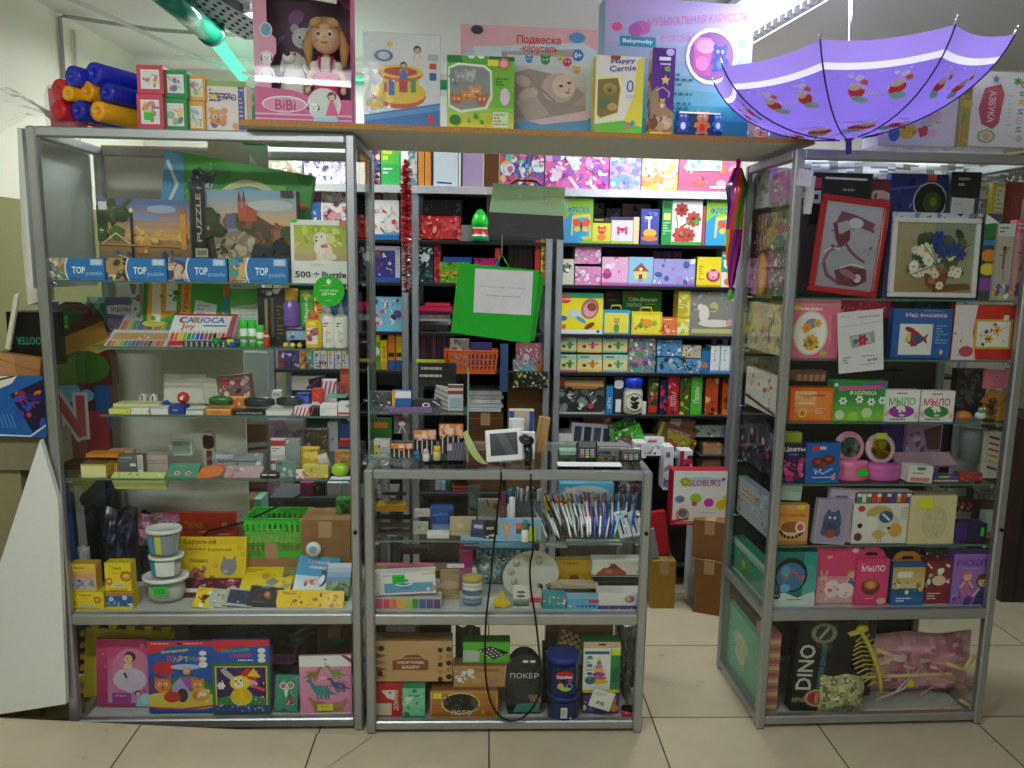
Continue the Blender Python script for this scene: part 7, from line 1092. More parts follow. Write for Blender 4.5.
t=tag(empty('payment_tablet',world('C',at('C',505,466,.07)[0],.07,.916),FR['C'][2]),'white tablet terminal with a dark screen propped up on the counter','tablet');T=[]
m=MB();m.box((0,0,.055),(.122,.014,.106),'e8e8e6','plastic',bev=.005);T.append(m.build('case',t));m=MB();m.box((0,-.0075,.058),(.09,.002,.074),'30363c','gloss');a=Art(m,.09,.074,-.0085,'gloss',z0=.021);a.p([(.2,0),(.55,0),(.9,1),(.6,1)],'4a5258');s=m.build('screen',t);s['label']='dark glossy screen';T.append(s)
m=MB();m.prism([(-.02,0),(.02,0),(.012,.07),(-.012,.07)],.012,.02,'d8d8d6','plastic');m.build('prop',t);t.rotation_euler=(math.radians(-22),math.radians(-6),FR['C'][2]-.1);t.location.z+=.006
t=tag(empty('barcode_scanner',world('C',at('C',528,470,.03)[0],.04,.918),FR['C'][2]),'black handheld scanner at the counter edge with its cable looping down the front','scanner')
m=MB();m.tube([(.0,-.0,.0),(.002,.0,.035),(-.002,.004,.07)],[.011,.013,.015],'121214','gloss',12);m.ball((-.006,.0,.085),(.026,.02,.018),'141416','gloss',14,(0,.3,0));m.box((-.022,-.012,.09),(.014,.012,.018),'26262a','gloss');m.build('handset',t)
pts=[(531,476),(531.5,500),(533,530),(533,550),(530,566),(531,590),(535,615),(539,650),(541,680),(537,700),(525,716),(510,721),(496,712),(488,692),(485,660),(486,620),(490,585),(494,545),(498,510),(501,484),(501,474)]
P=[]
for x,y in pts:q=at('C',x,y,-.012);P.append(Vector((q[0],-.012,q[1])))
P[0].y=.0;P[-1].y=0.0;PP=[]
for i in range(len(P)-1):
 p0,p1,p2,p3=P[max(i-1,0)],P[i],P[i+1],P[min(i+2,len(P)-1)]
 for k in range(4):s_=k/4;PP.append(.5*((2*p1)+(p2-p0)*s_+(2*p0-5*p1+4*p2-p3)*s_*s_+(3*p1-p0-3*p2+p3)*s_**3))
PP.append(P[-1]);PP=[Vector((PP[0].x,.03,.915))]+PP+[Vector((PP[-1].x,.05,.9165))]
lo=local('C',t.location);m=MB();m.tube([q-Vector((lo[0],lo[1],.918))for q in PP],.0035,'0c0c0e','plastic',8);m.build('cable',t)
IC('white_dispenser','dispenser',(509,420,524,446),.20,.04,'d8dcd8',lambda a:[a.r(.2,-.0,.8,.3,'eceeec'),a.r(.1,.5,.9,.95,'b8c4c4')],'white pump dispenser behind the tablet',z='C0')
IC('blue_white_bottle','bottle',(509,411,534,446),.28,.05,'c8bca8',lambda a:[a.p([(0,0),(.2,0),(.25,1),(.1,1)],'2a5ab0'),a.p([(.8,0),(1,0),(.95,1),(.8,1)],'2a5ab0')],'beige and blue bag behind the white dispenser',z='C0')
IC('paper_roll_pack','paper roll',(521,433,535,452),.14,.03,'e4e4e8',None,'white paper roll right of the tablet',z='C0')
IC('wooden_block','wood block',(534,418,545,462),.22,.02,'b8945c',lambda a:[a.l([(.3,0),(.2,1)],.02,'9a7844')],'pale wooden slat standing behind the scanner',z='C0',roll=8)
m=MB();P2=[(.0,.085),(.006,.06),(.018,.03),(.036,.008),(.055,0)];n=12;pth=[]
for i in range(n+1):s_=i/n;x=.075*s_;zz=.105*(1-s_)**2.0;pth.append((x,zz))
for i in range(n):w0,w1=.016*math.sin(PI*min(1,.25+.7*i/n)),.016*math.sin(PI*min(1,.25+.7*(i+1)/n));(x0,z0),(x1,z1)=pth[i],pth[i+1];m.prism([(x0-w0*.6,z0-w0*.3),(x1-w1*.6,z1-w1*.3),(x1+w1*.6,z1+w1*.5),(x0+w0*.6,z0+w0*.5)],0,.003,'b8cc88','plastic')
o=m.build('green_leaf_strap');tag(o,'curved pale green plastic leaf left of the tablet','plastic leaf');o.location=world('C',at('C',466,470,.05)[0]-.005,.05,.92);o.rotation_euler=(0,0,FR['C'][2])
def terminal(px0,px1,y0,y1,v,label):
 u,v,z,W,H=solve('C',(px0,y0,px1,y1),v,'C0',20);t=tag(empty('card_terminal',world('C',u,v,z),FR['C'][2]),label,'card terminal');m=MB();m.box((0,.015,H*.48),(W,.03,H*.95),'2a2c2c','plastic',bev=.006);cs=m.build('case',t);m=MB();m.box((0,-.0008,H*.76),(W*.78,.0018,H*.28),'5a625a','gloss');m.build('screen',cs)
 for r_ in range(4):
  for c_ in range(3):m=MB();m.box((-W*.24+W*.24*c_,-.0012,H*.14+H*.115*r_),(W*.17,.0024,H*.07),['c83a30','d8b830','3aa850'][c_]if r_==0 else 'a8acac','plastic');m.build('key',cs)
 t.rotation_euler=(math.radians(-20),0,FR['C'][2]);t.location.z+=.004
terminal(577,598,441,469,.12,'dark card terminal on the white sheet, left of two');terminal(620,642,449,470,.10,'dark card terminal at the right end of the counter')
IC('white_paper_sheet','paper',(558,462,622,471),.05,.002,'f0f2f2',None,'white paper sheet under the left card terminal',z='C0',lean=84)
IC('mint_box','box',(560,451,577,463),.2,.05,'9ac0a8',blk('d0e4d8 5a8a70 e8f0ec',4),'small mint green box left of the card terminals',z='C0')
IC('silver_tray','tray',(598,446,628,455),.26,.06,'8a8e90',lambda a:[a.r(.05,.2,.95,.45,'d8dadc')],'silver tray behind the two card terminals',z='C0')
#  back shelving
def pic(pal,seed,n=16,size=.14):return lambda a:[a.n(pal,int(n*1.4),size,seed),a.n(pal,n*2,size*.45,seed+50)]
B=lambda name,cat,rect,z,bg,art,label,v=.02,t=.10,**k:item('B',name,cat,rect,v,t,bg,art,label,z=z,**k)
B('clear_bag','bag',(266,158,302,177),'B0','b8a888',pic('d8b878 f0eee4 8a7a58 e4e8e8',3,20),'clear bag of cream and gold pieces, leftmost on the back shelf top',wrap=True)
B('long_white_box','box',(304,154,347,177),'B0','d8d4e0',pic('8a6ab0 4a4a78 d890c0 c8c0d8 ffffff',4,26,.12),'long white and violet box on the back shelf top',t=.2)
B('dark_picture_box','box',(367,148,380,176),'B0','4a3a5a',pic('c85a6a 5a5aa0 20203a e8d0a0',5),'narrow dark violet box right of the left cabinet on the shelf top')
B('green_text_box','box',(381,147,399,177),'B0','34b858',lambda a:[a.r(0,0,1,.45,'58c848'),a.h(.1,.08,.9,.38,2,'e8e838',fill=.7),a.h(.1,.55,.9,.75,2,'f0f8f0')],'bright green box with yellow and white lines')
B('pale_blue_box','box',(408,148,417,178),'B0','a8c4cc',pic('e8e0d8 6a98a8',2),'narrow pale blue box right of the red tinsel')
for i,x in enumerate((418.5,425)):B('orange_folder','folder',(x,148,x+5.7,180),'B0','e8943a',lambda a:[a.r(.2,0,.3,1,'f0b068')],['left','right'][i]+' one of two orange folders on the shelf top',group='orange folders')
B('white_folder_box','folder',(432,148,458,178),'B0','dce8f0',lambda a:[a.r(0,0,.06,1,'1c2038'),a.l([(.2,.9),(.75,.92)],.04,'1c3a78')],'white box file with a dark spine on the shelf top',side='28304a')
B('lilac_folder_box','folder',(461,150,483,179),'B0','b8a0c4',lambda a:[a.r(0,0,.08,1,'2a2434')],'lilac box file on the shelf top',side='8a7898')
B('brown_box','box',(484,152,499,180),'B0','6a4828',None,'dark brown box between the lilac file and the colourful box',mat='kraft')
B('colourful_game_box','toy box',(500,152,544,182),'B0','8a5ab0',pic('e85a98 58c8b8 f0c858 6a4ab0 e8f0f8 e87040',6,30,.2),'multicoloured box with violet ground on the shelf top')
B('pink_toy_box','toy box',(545,152,609,185),'B0','e870b8',pic('f0a8d8 c040a0 f8d8ec a86ad0 f0f0f8',7,30,.2),'wide hot pink toy box on the shelf top')
B('pale_violet_toy_box','toy box',(610,152,641,186),'B0','b8b0e0',pic('8a88d0 e8a8d0 f0f0fc 70b0d8',8,20,.2),'pale blue-violet toy box right of the hot pink one')
B('cream_toy_box','toy box',(642,152,678,188),'B0','e8e0c8',pic('e8c858 f0f0f0 c8b0d0 d89858',9,20,.2),'cream and yellow toy box on the shelf top')
B('crimson_toy_box','toy box',(679,150,741,194),'B0','d0587c',lambda a:[a.n('e87a98 a83058 e8a0b0 d86a50',34,.12,10),a.r(.12,.1,.68,.5,'b8e8e8'),a.n('58b0b8 f0f8f8',8,.08,4,(.15,.15,.65,.45)),a.h(.5,.86,.95,.93,1,'f8e0e8',fill=.9)],'crimson toy box with a pale turquoise panel at the right of the shelf top')
def fresco(a):a.bg('8ac03c');a.p([(0,.5),(.3,.3),(.3,1),(0,1)],'3a9ad8');a.t('ФРЕСКА',.5,.26,.13,'2a5ab8',w=.75);a.p([(.28,.4),(.9,.34),(.96,.9),(.24,.96)],'e0cc60');a.p([(.34,.46),(.84,.42),(.88,.84),(.3,.9)],'3aa8d0');a.butterfly(.6,.62,.2,'e8563a','f0c838');a.e(.3,.92,.25,.08,'3aa0d8');a.h(.1,.06,.4,.1,1,'e84040')
B('sand_picture_kit','craft kit',(564,198,593,244),'B1','8ac03c',fresco,'green and blue sand picture kit with an insect, left end of the row',side='3a8ad0')
B('orange_sand_kit','craft kit',(592.5,218,611,244),'B1','e8d85a',lambda a:[a.r(0,0,1,.2,'3a3a2a'),a.h(.1,.06,.8,.14,1,'e8e838'),a.hd(.5,.5,.16,'e8582a'),a.e(.5,.75,.18,.14,'f0903a'),a.r(0,.92,1,1,'8ac040')],'small box with an orange bear-like head')
B('pink_sand_kit','craft kit',(611.5,217,633,244),'B1','d8c0e0',lambda a:[a.bg('e4dcea'),a.r(0,0,1,.12,'4a3a78'),a.h(.1,.14,.9,.24,1,'e8d838'),a.hd(.5,.58,.2,'d82a58','round','e87098'),a.e(.5,.68,.14,.1,'f0f0f0'),a.r(0,.9,1,1,'a8d038')],'small box with a crimson round-eared head')
B('cream_spine_box','box',(633.5,217,639,244),'B1','e8d0a0',None,'cream box edge beside the crimson head box')
B('violet_sand_kit','craft kit',(641,209,659,244),'B1','4a50a8',lambda a:[a.h(.2,.2,.8,.3,1,'e8e8f8',fill=.9),a.r(.4,.3,.5,.6,'f0f0f0'),a.e(.5,.68,.2,.12,'e8b040'),a.e(.5,.84,.24,.08,'d8803a'),a.n('7a78c8 28286a',9,.06,3,(0,0,1,.5))],'narrow violet kit box with a dessert picture')
B('poppy_embroidery_kit','craft kit',(662,200,702,245),'B1','f2f2ee',lambda a:[a.r(0,0,.25,1,'2f9a48'),a.r(.03,.08,.22,.2,'1c5a2a'),a.r(.04,.3,.21,.45,'e8d878'),a.h(.04,.5,.22,.8,5,'d8ecd0'),a.fl(.48,.22,.15,'a83a3a','7a2020',8),a.fl(.78,.42,.17,'b84440','701c1c',8),a.fl(.5,.78,.2,'c84848','8a2828',8),a.fl(.66,.78,.16,'c04040','8a2828',8),a.l([(.7,.55),(.6,.95)],.02,'3a8a3a'),a.l([(.35,.35),(.4,.6)],.02,'3a8a3a'),a.n('5aa848 3a8a38',10,.05,3,(.3,.3,1,1)),a.r(.25,.93,1,1,'58a840')],'white and green kit box with three red poppies',side='2a8a40')
B('red_spine_box','box',(702.5,206,705,245),'B1','b84a50',None,'thin reddish box edge beside the poppy kit')
B('sand_picture_kit','craft kit',(706,199,741,246),'B1','a0c83c',fresco,'yellow-green sand picture kit with an insect, right end of the row',side='3a8ad0')
for(x0,x1,y0,c,lb)in((590,604,203,'3a3434','dark grey box at the rear between the sand kits'),(622,650,204,'9a7a58','brown box at the rear behind the crimson head box'),(606,620,208,'585050','dim box at the rear behind the orange head box')):B('rear_box','box',(x0,y0,x1,244),'B1',c,pic('6a5a4a 2a2624 8a8078',x0,8),lb,v=.2)
B('small_animal_kit','craft kit',(559,259,574,285),'B2','dcd8bc',lambda a:[a.hd(.5,.4,.16,'3a4a60'),a.n('8a8a78 c86a58 f0f0e0',10,.1,3)],'small beige kit at the left end of the second row')
B('pink_pony_kit','craft kit',(575,266.5,601,286),'B2','e890c8',pic('e060a8 f8e0f0 8ac8b0 ffffff',4,18),'lower of two stacked pale pink kits')
B('pink_pony_kit','craft kit',(575,247,601,266),ZS['B2']+.098,'e890c8',pic('58b8a0 f8e0f0 d868b0 ffffff',5,18),'upper of two stacked pale pink kits')
B('pink_cake_kit','craft kit',(602,257,628,285),'B2','e898d0',lambda a:[a.bg('f0b4dc'),a.n('f8d8a8 f8e8f4 d870b8',16,.12,6),a.e(.2,.62,.16,.14,'b03a88'),a.e(.2,.5,.12,.1,'c858a0'),a.r(0,.9,1,1,'c868b8')],'pink kit with a dark pink cake')
B('house_kit','craft kit',(628.5,257,653,285),'B2','98cce8',lambda a:[a.house(.5,.5,.3,'f0d88a','a85a30'),a.n('4a9a48 e86a98',8,.06,7,(0,.8,1,1)),a.r(0,.92,1,1,'b068c0')],'kit box with a yellow brown-roofed cottage')
B('sea_pony_kit','craft kit',(653.5,259,695,286),'B2','a8a0dc',lambda a:[a.n('5878b8 d8e8f8 78b8d0 c888c8 f0f0fc 4a68a8',30,.14,8),a.r(0,.93,1,1,'8860b8')],'long lilac-blue kit with pale blue creatures')
B('rear_box','box',(653,251,682,258.5),ZS['B2']+.125,'8a7898',lambda a:[a.r(.3,0,.34,1,'2a2430'),a.r(.64,0,.68,1,'2a2430')],'greyish lilac boxes showing above the lilac-blue kit',v=.16)
B('yellow_kit','craft kit',(697,257,721,286),'B2','f0dc2a',lambda a:[a.h(.1,.06,.5,.12,1,'e8f0e0'),a.e(.68,.62,.24,.22,'c03a68'),a.hd(.68,.62,.16,'f0a0b8','round'),a.h(.08,.3,.3,.8,6,'a89018'),a.r(0,.94,1,1,'b8a018')],'bright yellow kit with a pink round picture')
B('teal_animal_kit','craft kit',(721.5,250,742,287),'B2','4ab0b8',lambda a:[a.bg('e8e0d0'),a.r(0,0,1,.14,'e89ab0'),a.r(0,.18,1,.6,'2a98b0'),a.hd(.3,.4,.12,'f0ece0'),a.hd(.65,.78,.16,'3a4a38'),a.e(.4,.85,.14,.1,'c87a48'),a.fl(.6,.25,.08,'f0f0f0','58c8d0')],'teal and white kit with a black and white animal')
B('dark_row_stock','box',(560,252,600,285),'B2','38201c',pic('5a2a24 22100e 6a4038',11,14),'dark red box in the rear of the second row',v=.24)
B('dark_row_stock','box',(604,248,652,285),'B2','2e1a1c',pic('4a2424 22100e',12,14),'dark brown box in the rear of the second row',v=.24)
B('yellow_dough_set','toy box',(559,293,603,333.5),'B3','f4e424',lambda a:[a.r(0,0,1,.12,'2a9a70'),a.e(.14,.16,.14,.1,'e83a38'),a.t('Play-Doh',.15,.16,.07,'f8f8f8',w=.22),a.e(.7,.38,.22,.26,'b87a68',20),a.e(.7,.4,.16,.18,'e8a0b8',20),a.e(.74,.34,.12,.1,'8a4a38',20),a.e(.35,.5,.16,.1,'c8d8e0'),a.e(.1,.62,.1,.06,'3a6ac8'),a.e(.5,.65,.14,.05,'4a9ae0',30),a.e(.12,.82,.06,.06,'e86a38'),a.e(.7,.8,.14,.06,'8a3a30',-30),a.r(0,.9,1,1,'f0f4f8'),a.e(.9,.94,.04,.04,'3a6ac8')],'yellow modelling dough set with a brown figure',t=.12)
B('grey_box','box',(605,291,621,312),ZS['B3']+.10,'5a5450',lambda a:[a.r(.1,.1,.5,.25,'c83038'),a.h(.2,.4,.9,.6,1,'9a948c')],'grey box with a red mark behind the blue case',v=.18)
B('green_clay_kit','craft kit',(622,291,661,333),'B3','309c3c',lambda a:[a.e(.2,.06,.1,.06,'e03a38'),a.t('Объёмная',.52,.2,.1,'f4f8f4',w=.72),a.t('лепка',.3,.34,.09,'f4f8f4',w=.38),a.h(.6,.3,.9,.36,1,'c8e838'),a.n('e8e038 58c048',8,.08,3,(0,.5,1,1))],'dark green clay kit with white lettering at the rear',v=.13,side='1a6a28')
def case_art(c1,c2,fig):return lambda a:[a.bg(c1),a.p([(.06,.12),(.94,.12),(.94,.94),(.06,.94)],c2),fig(a)]
def minicase(rect,c1,c2,fig,label,handle):
 o=B('activity_case','toy case',rect,'B3',c1,case_art(c1,c2,fig),label,v=.02,t=.05,bev=.005,side=c1);W,H=o['_w'],o['_h'];m=MB();m.tube([(-W*.2,.025,H),(-W*.16,.025,H+.02),(W*.16,.025,H+.02),(W*.2,.025,H)],.004,handle,'plastic',8);m.build('handle',o)
minicase((603,310,630,333.5),'2aa0d8','f0e048',lambda a:[a.hd(.5,.45,.12,'c8a060','round'),a.e(.5,.75,.12,.18,'6a9a58')],'blue-framed yellow plastic case with a bear figure','f0d020')
minicase((631.5,312,662,333.5),'e8d020','f4e44a',lambda a:[a.e(.5,.5,.3,.2,'f0a030'),a.e(.3,.6,.1,.14,'3aa848'),a.e(.75,.5,.12,.12,'8ac840'),a.n('e85a38 3a8a38',8,.08,4)],'bright yellow plastic case with a fruit picture','e8c818')
B('orange_mini_kit','craft kit',(661.5,318,678.5,334),'B3','e88048',lambda a:[a.h(.1,.06,.9,.2,1,'f8e8d8'),a.n('f0c8b0 c83a38 f8e8e0',12,.14,5,(.05,.3,.95,.95))],'small orange kit at the foot of the plush pack')
B('yellow_panel_pack','plush pack',(678,291,690,334),'B3','e8dc58',pic('f4f0b0 c8b838',6,10),'yellow side panel of the clear plush pack')
B('plush_pack','plush pack',(690,292,737,334),'B3','8e8a80',lambda a:[a.e(.3,.5,.12,.2,'f0e8d8'),a.e(.22,.35,.07,.08,'f4ecd8'),a.e(.55,.72,.4,.09,'f0e8d8'),a.e(.85,.7,.09,.08,'e8a8a8'),a.r(.05,.85,.9,.95,'d8d070'),a.e(.5,.35,.1,.12,'c8c078'),a.n('b8b4a8 6a665c d8d8d0',16,.08,7,(0,0,1,.45))],'clear pack with a cream plush toy',wrap=True,t=.12)
def clayset(c,fig):return lambda a:[a.bg('ecdc94'),a.r(0,0,1,.3,'a8d8c8'),a.h(.1,.08,.6,.2,1,'5a7a88',fill=.9),a.e(.62,.28,.07,.07,'e8c0a0'),a.e(.62,.55,.12,.25,c),a.e(.48,.5,.1,.05,c,20),a.e(.78,.5,.1,.05,c,-20),a.e(.28,.62,.12,.1,'6a4a30'),a.r(0,.9,1,1,fig)]
for i,(x0,x1)in enumerate(((559,576.5),(577.5,602),(603,627.5))):
 lo_,hi=('green','28a878'),('green','28a870')
 cs=[(('1f9a58','purple rim','e058b0'),('2a9a68','green','58b890')),(('e07030','orange figure','f0c838'),('d84aa0','pink figure','e8c838')),(('28a888','teal figure','68c0d8'),('2aa070','teal figure','68c0a8'))][i]
 for k in(0,1):
  B('figure_clay_set','craft kit',(x0,354.8-18.3*k,x1,372.6-18.3*k),ZS['B4']+(.0925 if k else 0),'ecdc94',clayset(cs[k][0],cs[k][2]),'%s row, %s of the three pale yellow clay figure sets'%(('lower','upper')[k],('left','middle','right')[i]),group='pale yellow clay figure sets')
B('bead_bag','bead bag',(628.5,338,655,373),'B4','9aa890',pic('58a8d0 e87aa8 6a5aa8 f0f0e8 58b078 8a4a78',9,44,.1),'clear bag of mixed coloured beads',wrap=True,t=.04)
for i,(r_,lb,pl)in enumerate((((657,357.5,682,373),'lower-left small blue model box with a grey plane','c8d8e0 2a3a58 8ab0c8'),((657,340,682,356.5),'upper-left small blue model box','e8f0f4 3a6ab0 58a8e0'),((682.5,359,701,373.5),'lower-right small blue model box with a grey figure','2a2a38 c8ccd0'),((682.5,345.5,701,358),'upper-right small model box with a yellow truck','f0c828 e8e8d8 4a3a30'))):
 B('small_model_box','toy box',r_,ZS['B4']+(.0 if i in(0,2)else(.079 if i==1 else .072)),'5a9ac8' if i!=3 else 'c8c0b0',pic(pl,i+3,12,.2),lb,t=.08)
B('blue_bottle_box','box',(701.5,348,709.5,373.5),'B4','2878b0',lambda a:[a.r(0,0,1,.1,'1a4a30'),a.e(.4,.7,.14,.12,'d87a48')],'narrow blue box beside the white ones')
for i,x in enumerate((710.5,720.5)):B('white_bottle_box','box',(x,346,x+9,374),'B4','e4ecf0',lambda a:[a.h(.35,.15,.65,.6,4,'6a7a88'),a.r(0,.9,1,1,'5a9ac8')],['left','right'][i]+' of two slim white boxes at the end of the fourth row',group='slim white boxes in the fourth row')
B('black_card','card',(733,338,741,373),'B4','181418',lambda a:[a.r(.1,.02,.8,.15,'c83040'),a.n('e8e8e8 8a2a38',9,.05,3)],'black card with a red top at the right end of the fourth row',v=.01,t=.01)
B('soldier_set_box','toy box',(558,377,605,412),'B5','30342f',lambda a:[a.r(0,0,.15,.25,'a83a30'),a.r(.15,.1,.95,.32,'b8803c'),a.l([(.15,.2),(.95,.22)],.08,'d8a860'),a.n('e8ece8 8a9490 1a1c1a 5a6460 1c2220',46,.12,4,(0,.3,1,1)),a.e(.7,.78,.08,.08,'d83a40'),a.r(0,.95,1,1,'b8c0c0')],'dark model set box with white and black figures',t=.12)
B('blue_game_spine','board game',(606,386,613,414),'B5','2a88c8',lambda a:[a.t('ИГРА',.5,.6,.13,'e8f4f8',rot=-90,w=.4)],'bright blue upright game box')
B('white_mark_spine','board game',(614,377,623,414),'B5','282c3a',lambda a:[a.e(.5,.2,.15,.12,'e8e8f0'),a.r(.2,.6,.8,.95,'e8e8ec')],'dark upright box with white marks')
t,r,H=LT('B','blue_lid_jar','jar',632.5,377,413,.04,10,[(.8,0),(.97,.05),(1,.1),(1,.62),(.88,.7),(.88,.72),(1,.74),(1,.96),(.9,1)],'c8c4b4 d8d4c4 d8d4c4 c8c4b8 c8c4b8 2038b8 2440d0 2440d0','clear round jar with a bright blue lid','B5',n=26,ps=['jar']*5+['lid']*3)
m=MB();a=Art(m,r*1.5,H*.5,-r*1.01,x0=-r*.75,z0=H*.1);a.e(.5,.5,.5,.5,'e8e0cc',n=24);a.n('20201c 3a3830 1c1a18',16,.16,4,(.3,.25,.7,.75));a.ring(.5,.5,.46,.5,'1c1a18');m.build('label',t)
B('white_mini_card','card',(642,402,646,413),'B5','e8e8e8',None,'tiny white card right of the blue-lid jar',t=.02)
spines=[(648,658,378,'3a4028','dark olive upright game box with a red corner','6a7a3a 8a3a28 c8b868','d83028'),(660,667,380,'1c2250','navy upright game box','c83838 2a3a80',None),(668,679,375,'c02838','red upright game box with pale letters','e8a0a0 8a1a28',None),(680,690,378,'48602a','green and yellow upright game box','a8c828 2a3a1c e8d838',None),(691,702,375,'4cc02c','vivid green upright game box',['6ad048'],None),(705.5,718,378,'b85020','orange-brown upright box, left of two','e88848 6a2a10 f0b070',None),(722.5,735,378,'b04a1c','orange-brown upright box, right of two','e07838 5a2410',None)]
for i,(x0,x1,y0,c,lb,pl,q)in enumerate(spines):B('upright_game_box','board game',(x0,y0,x1,415),'B5',c,(lambda a,pl=pl,i=i,q=q:[a.n(pl,12,.1,i+3),a.r(.1,.75,.9,.95,q)if q else None,a.t('Пазлы',.5,.5,.14,'e8f8e0',rot=-90,w=.4)if i==4 else None,a.t('ЛОТО',.5,.65,.14,'f0d0c8',rot=-90,w=.3)if i==2 else None]),lb,side=c)
zh=ZS['B6']
def flat(rect,z,c,art,label,roll=0,v=.05,t=.14,name='flat_box',**k):
 x0,y0,x1,y1=rect;g=2.5 if roll else 0;o=B(name,'box',(x0,y0-g,x1,y1+g),None,c,art,label,v=v,t=t,roll=roll,**k)
 o.location.z-=o['_w']/2*math.sin(abs(math.radians(roll)))*.55
flat((570,427,612,444),zh+.10,'ccd0dc',lambda a:[[a.r(.08+.23*i,.15,.25+.23*i,.85,['3a4a68','2a3448','4a5a78','2a3a50'][i])for i in range(4)]],'white box front with four dark panels',roll=4)
flat((556,434,573,449),zh+.08,'d8d8dc',lambda a:[a.h(.3,.5,.8,.7,1,'d04a68',fill=.9)],'white box with a red word at the left of the heap',v=.02)
flat((583,424,613,434),zh+.17,'3a9a30',pic('68c848 1a5a1c a8d860',4,12,.2),'green flat box under the orange one',v=.08)
flat((583,415,612,424),zh+.215,'7a4430',lambda a:[a.r(.7,.1,1,.9,'e86a28'),a.e(.86,.5,.2,.2,'f4f4f0')],'brown and orange flat box high on the heap',v=.08)
flat((612,424,641,434),zh+.15,'2a6a28',pic('68a838 a8b8a0 1a3c18',5,12,.25),'upper dark green tilted box in the heap',roll=-24)
flat((614,433,646,444),zh+.08,'48b02c',pic('6ad048 2a7a20 d8e8c0',6,12,.25),'vivid green tilted box in the heap',roll=-22,v=.03)
flat((612,443,636,452),zh+.04,'6a4a38',pic('9a7a60 c8b8a8',7,8,.25),'brown tilted box at the foot of the green ones',roll=-20,v=.01)
flat((657,420,692,431),zh+.15,'8a6a54',lambda a:[a.r(.3,.15,.6,.85,'d8d0c8')],'top brown box of the right tilted pile with a pale label',roll=16)
flat((656,431,693,441),zh+.11,'7a4c30',lambda a:[a.r(0,0,.1,1,'8a9a38'),a.t('НАСТОЛЬНАЯ',.55,.5,.45,'d8c8a8',w=.6)],'brown box with pale lettering in the right tilted pile',roll=17,v=.03)
flat((664,441,693,450),zh+.06,'8a8a28',pic('b8b838 4a3a1c 8a4a20',8,10,.3),'olive box at the bottom of the right tilted pile',roll=18,v=.01)
flat((695,426,730,437),zh+.13,'b4c8c0',lambda a:[a.n('2a3a38 4a8a48 e8f0e8 3a6a88',16,.25,5),a.r(.75,.1,.95,.9,'7aa0d0'),a.e(.88,.5,.2,.25,'d83a58')],'pale green box with a pink badge at the right of the heap',t=.2)
flat((700,437,738,455),zh+.02,'2a2624',None,'dark box under the pale green one',v=.1)
carton('B',(703,445,721,470),.03,.12,'upright narrow cardboard carton in the heap',z=None,c='b8906a')
item('B','clutter_box','box',(722,446,738,470),.04,.1,'8a7a70',pic('5a4a44 b8b0a8',4,10,.14),'grey-brown box at the far right of the heap',z=None)
def whitebox(rect,label,v,pl=('c03a58','4a4a78'),z=None,**k):return item('B','white_product_box','box',rect,v,.1,'e4e6ea',lambda a:[a.h(.15,.12,.85,.26,1,pl[0],fill=.9),a.n([pl[1],'8a90a8','c8ccd4'],9,.12,int(rect[0]),(.1,.45,.9,.9))],label,z=z,**k)
whitebox((634,443,646,470),'narrow white box with a red line, left of the tall one',-.06,z='B6');whitebox((645,438,664,458),'wider white box with printed squares beside the counter',-.01,z='B6');whitebox((664,447,673,490),'white box with violet print behind the tall one',-.08,('5a5aa0','5a5aa0'))
item('B','light_blue_product_box','box',(673,454,681,480),-.05,.08,'a8c8d8',pic('3a6a88 e8f0f4',3,8,.2),'small light blue box right of the white ones',z='B6')
item('B','spider_red_box','box',(679,451,692,490),-.08,.08,'e8e4e8',lambda a:[a.r(0,0,.35,.5,'a82a48'),a.l([(.2,.8),(.6,.3),(.9,.9)],.12,'8a2040'),a.n('c83a58 3a2a48',7,.08,3)],'white box with a dark red zigzag',z=None)
item('B','ochre_product_box','box',(692,457,700,480),-.03,.08,'b88a40',pic('6a4a20',3,4,.2),'small ochre box in the heap',z='B6')
def slime(a):a.bg('f4f4f0');a.r(0,.93,1,1,'d01c38');a.r(0,0,.02,1,'c83048');a.e(.5,.18,.4,.07,'b8e0f0');a.t('GLOBUKS',.55,.22,.12,'e04a68',w=.6);a.n('e86a88 f0a0b8',8,.02,3,(.3,.15,.8,.26));a.st(.22,.2,.1,'88c038',8,.7);a.st(.22,.2,.05,'f0b838',6,.7);a.e(.42,.5,.1,.09,'a8d828');a.e(.66,.58,.09,.08,'d848b0');a.e(.88,.62,.1,.09,'f0d028');a.e(.14,.52,.09,.07,'48a8c8');a.e(.16,.53,.04,.04,'e04848');a.ring(.2,.8,.09,.12,'d8a040');a.e(.2,.78,.08,.07,'8a5a98');a.e(.22,.82,.05,.04,'58a848');a.e(.95,.5,.05,.06,'e8e828');a.e(.9,.15,.03,.03,'6a5aa8');a.st(.4,.6,.06,'e05a48',7,.6);a.h(.5,.76,.9,.8,1,'b8c0c8');a.h(.08,.95,.5,.98,1,'f0d0d8');a.l([(0,.93),(.3,.88)],.04,'d01c38')
item('B','slime_lab_box','toy box',(672,471,728,525),-.24,.08,'f4f4f0',slime,'white and red toy box with coloured blobs, on the brown cartons',z=None,side='b01c34')
up_=carton('B',(690,576,722,614),-.30,.22,'upper brown carton under the white and red toy box',z=.0,c='8a6440',yaw=-24)
carton('B',(694,562,722,615),-.32,.22,'lower brown carton standing on the floor in the aisle',z=0.0,c='8a603a',yaw=-24)
up_.location.z=solve('B',(694,562,722,615),-.32,0.0,0)[4]+.006
item('B','white_bin_box','box',(692,526,714,552),-.16,.1,'d8dce4',lambda a:[a.g(0,0,1,1,'e0e4ec','c8ccd8',3)],'pale grey box behind the upper carton',z=0.0)
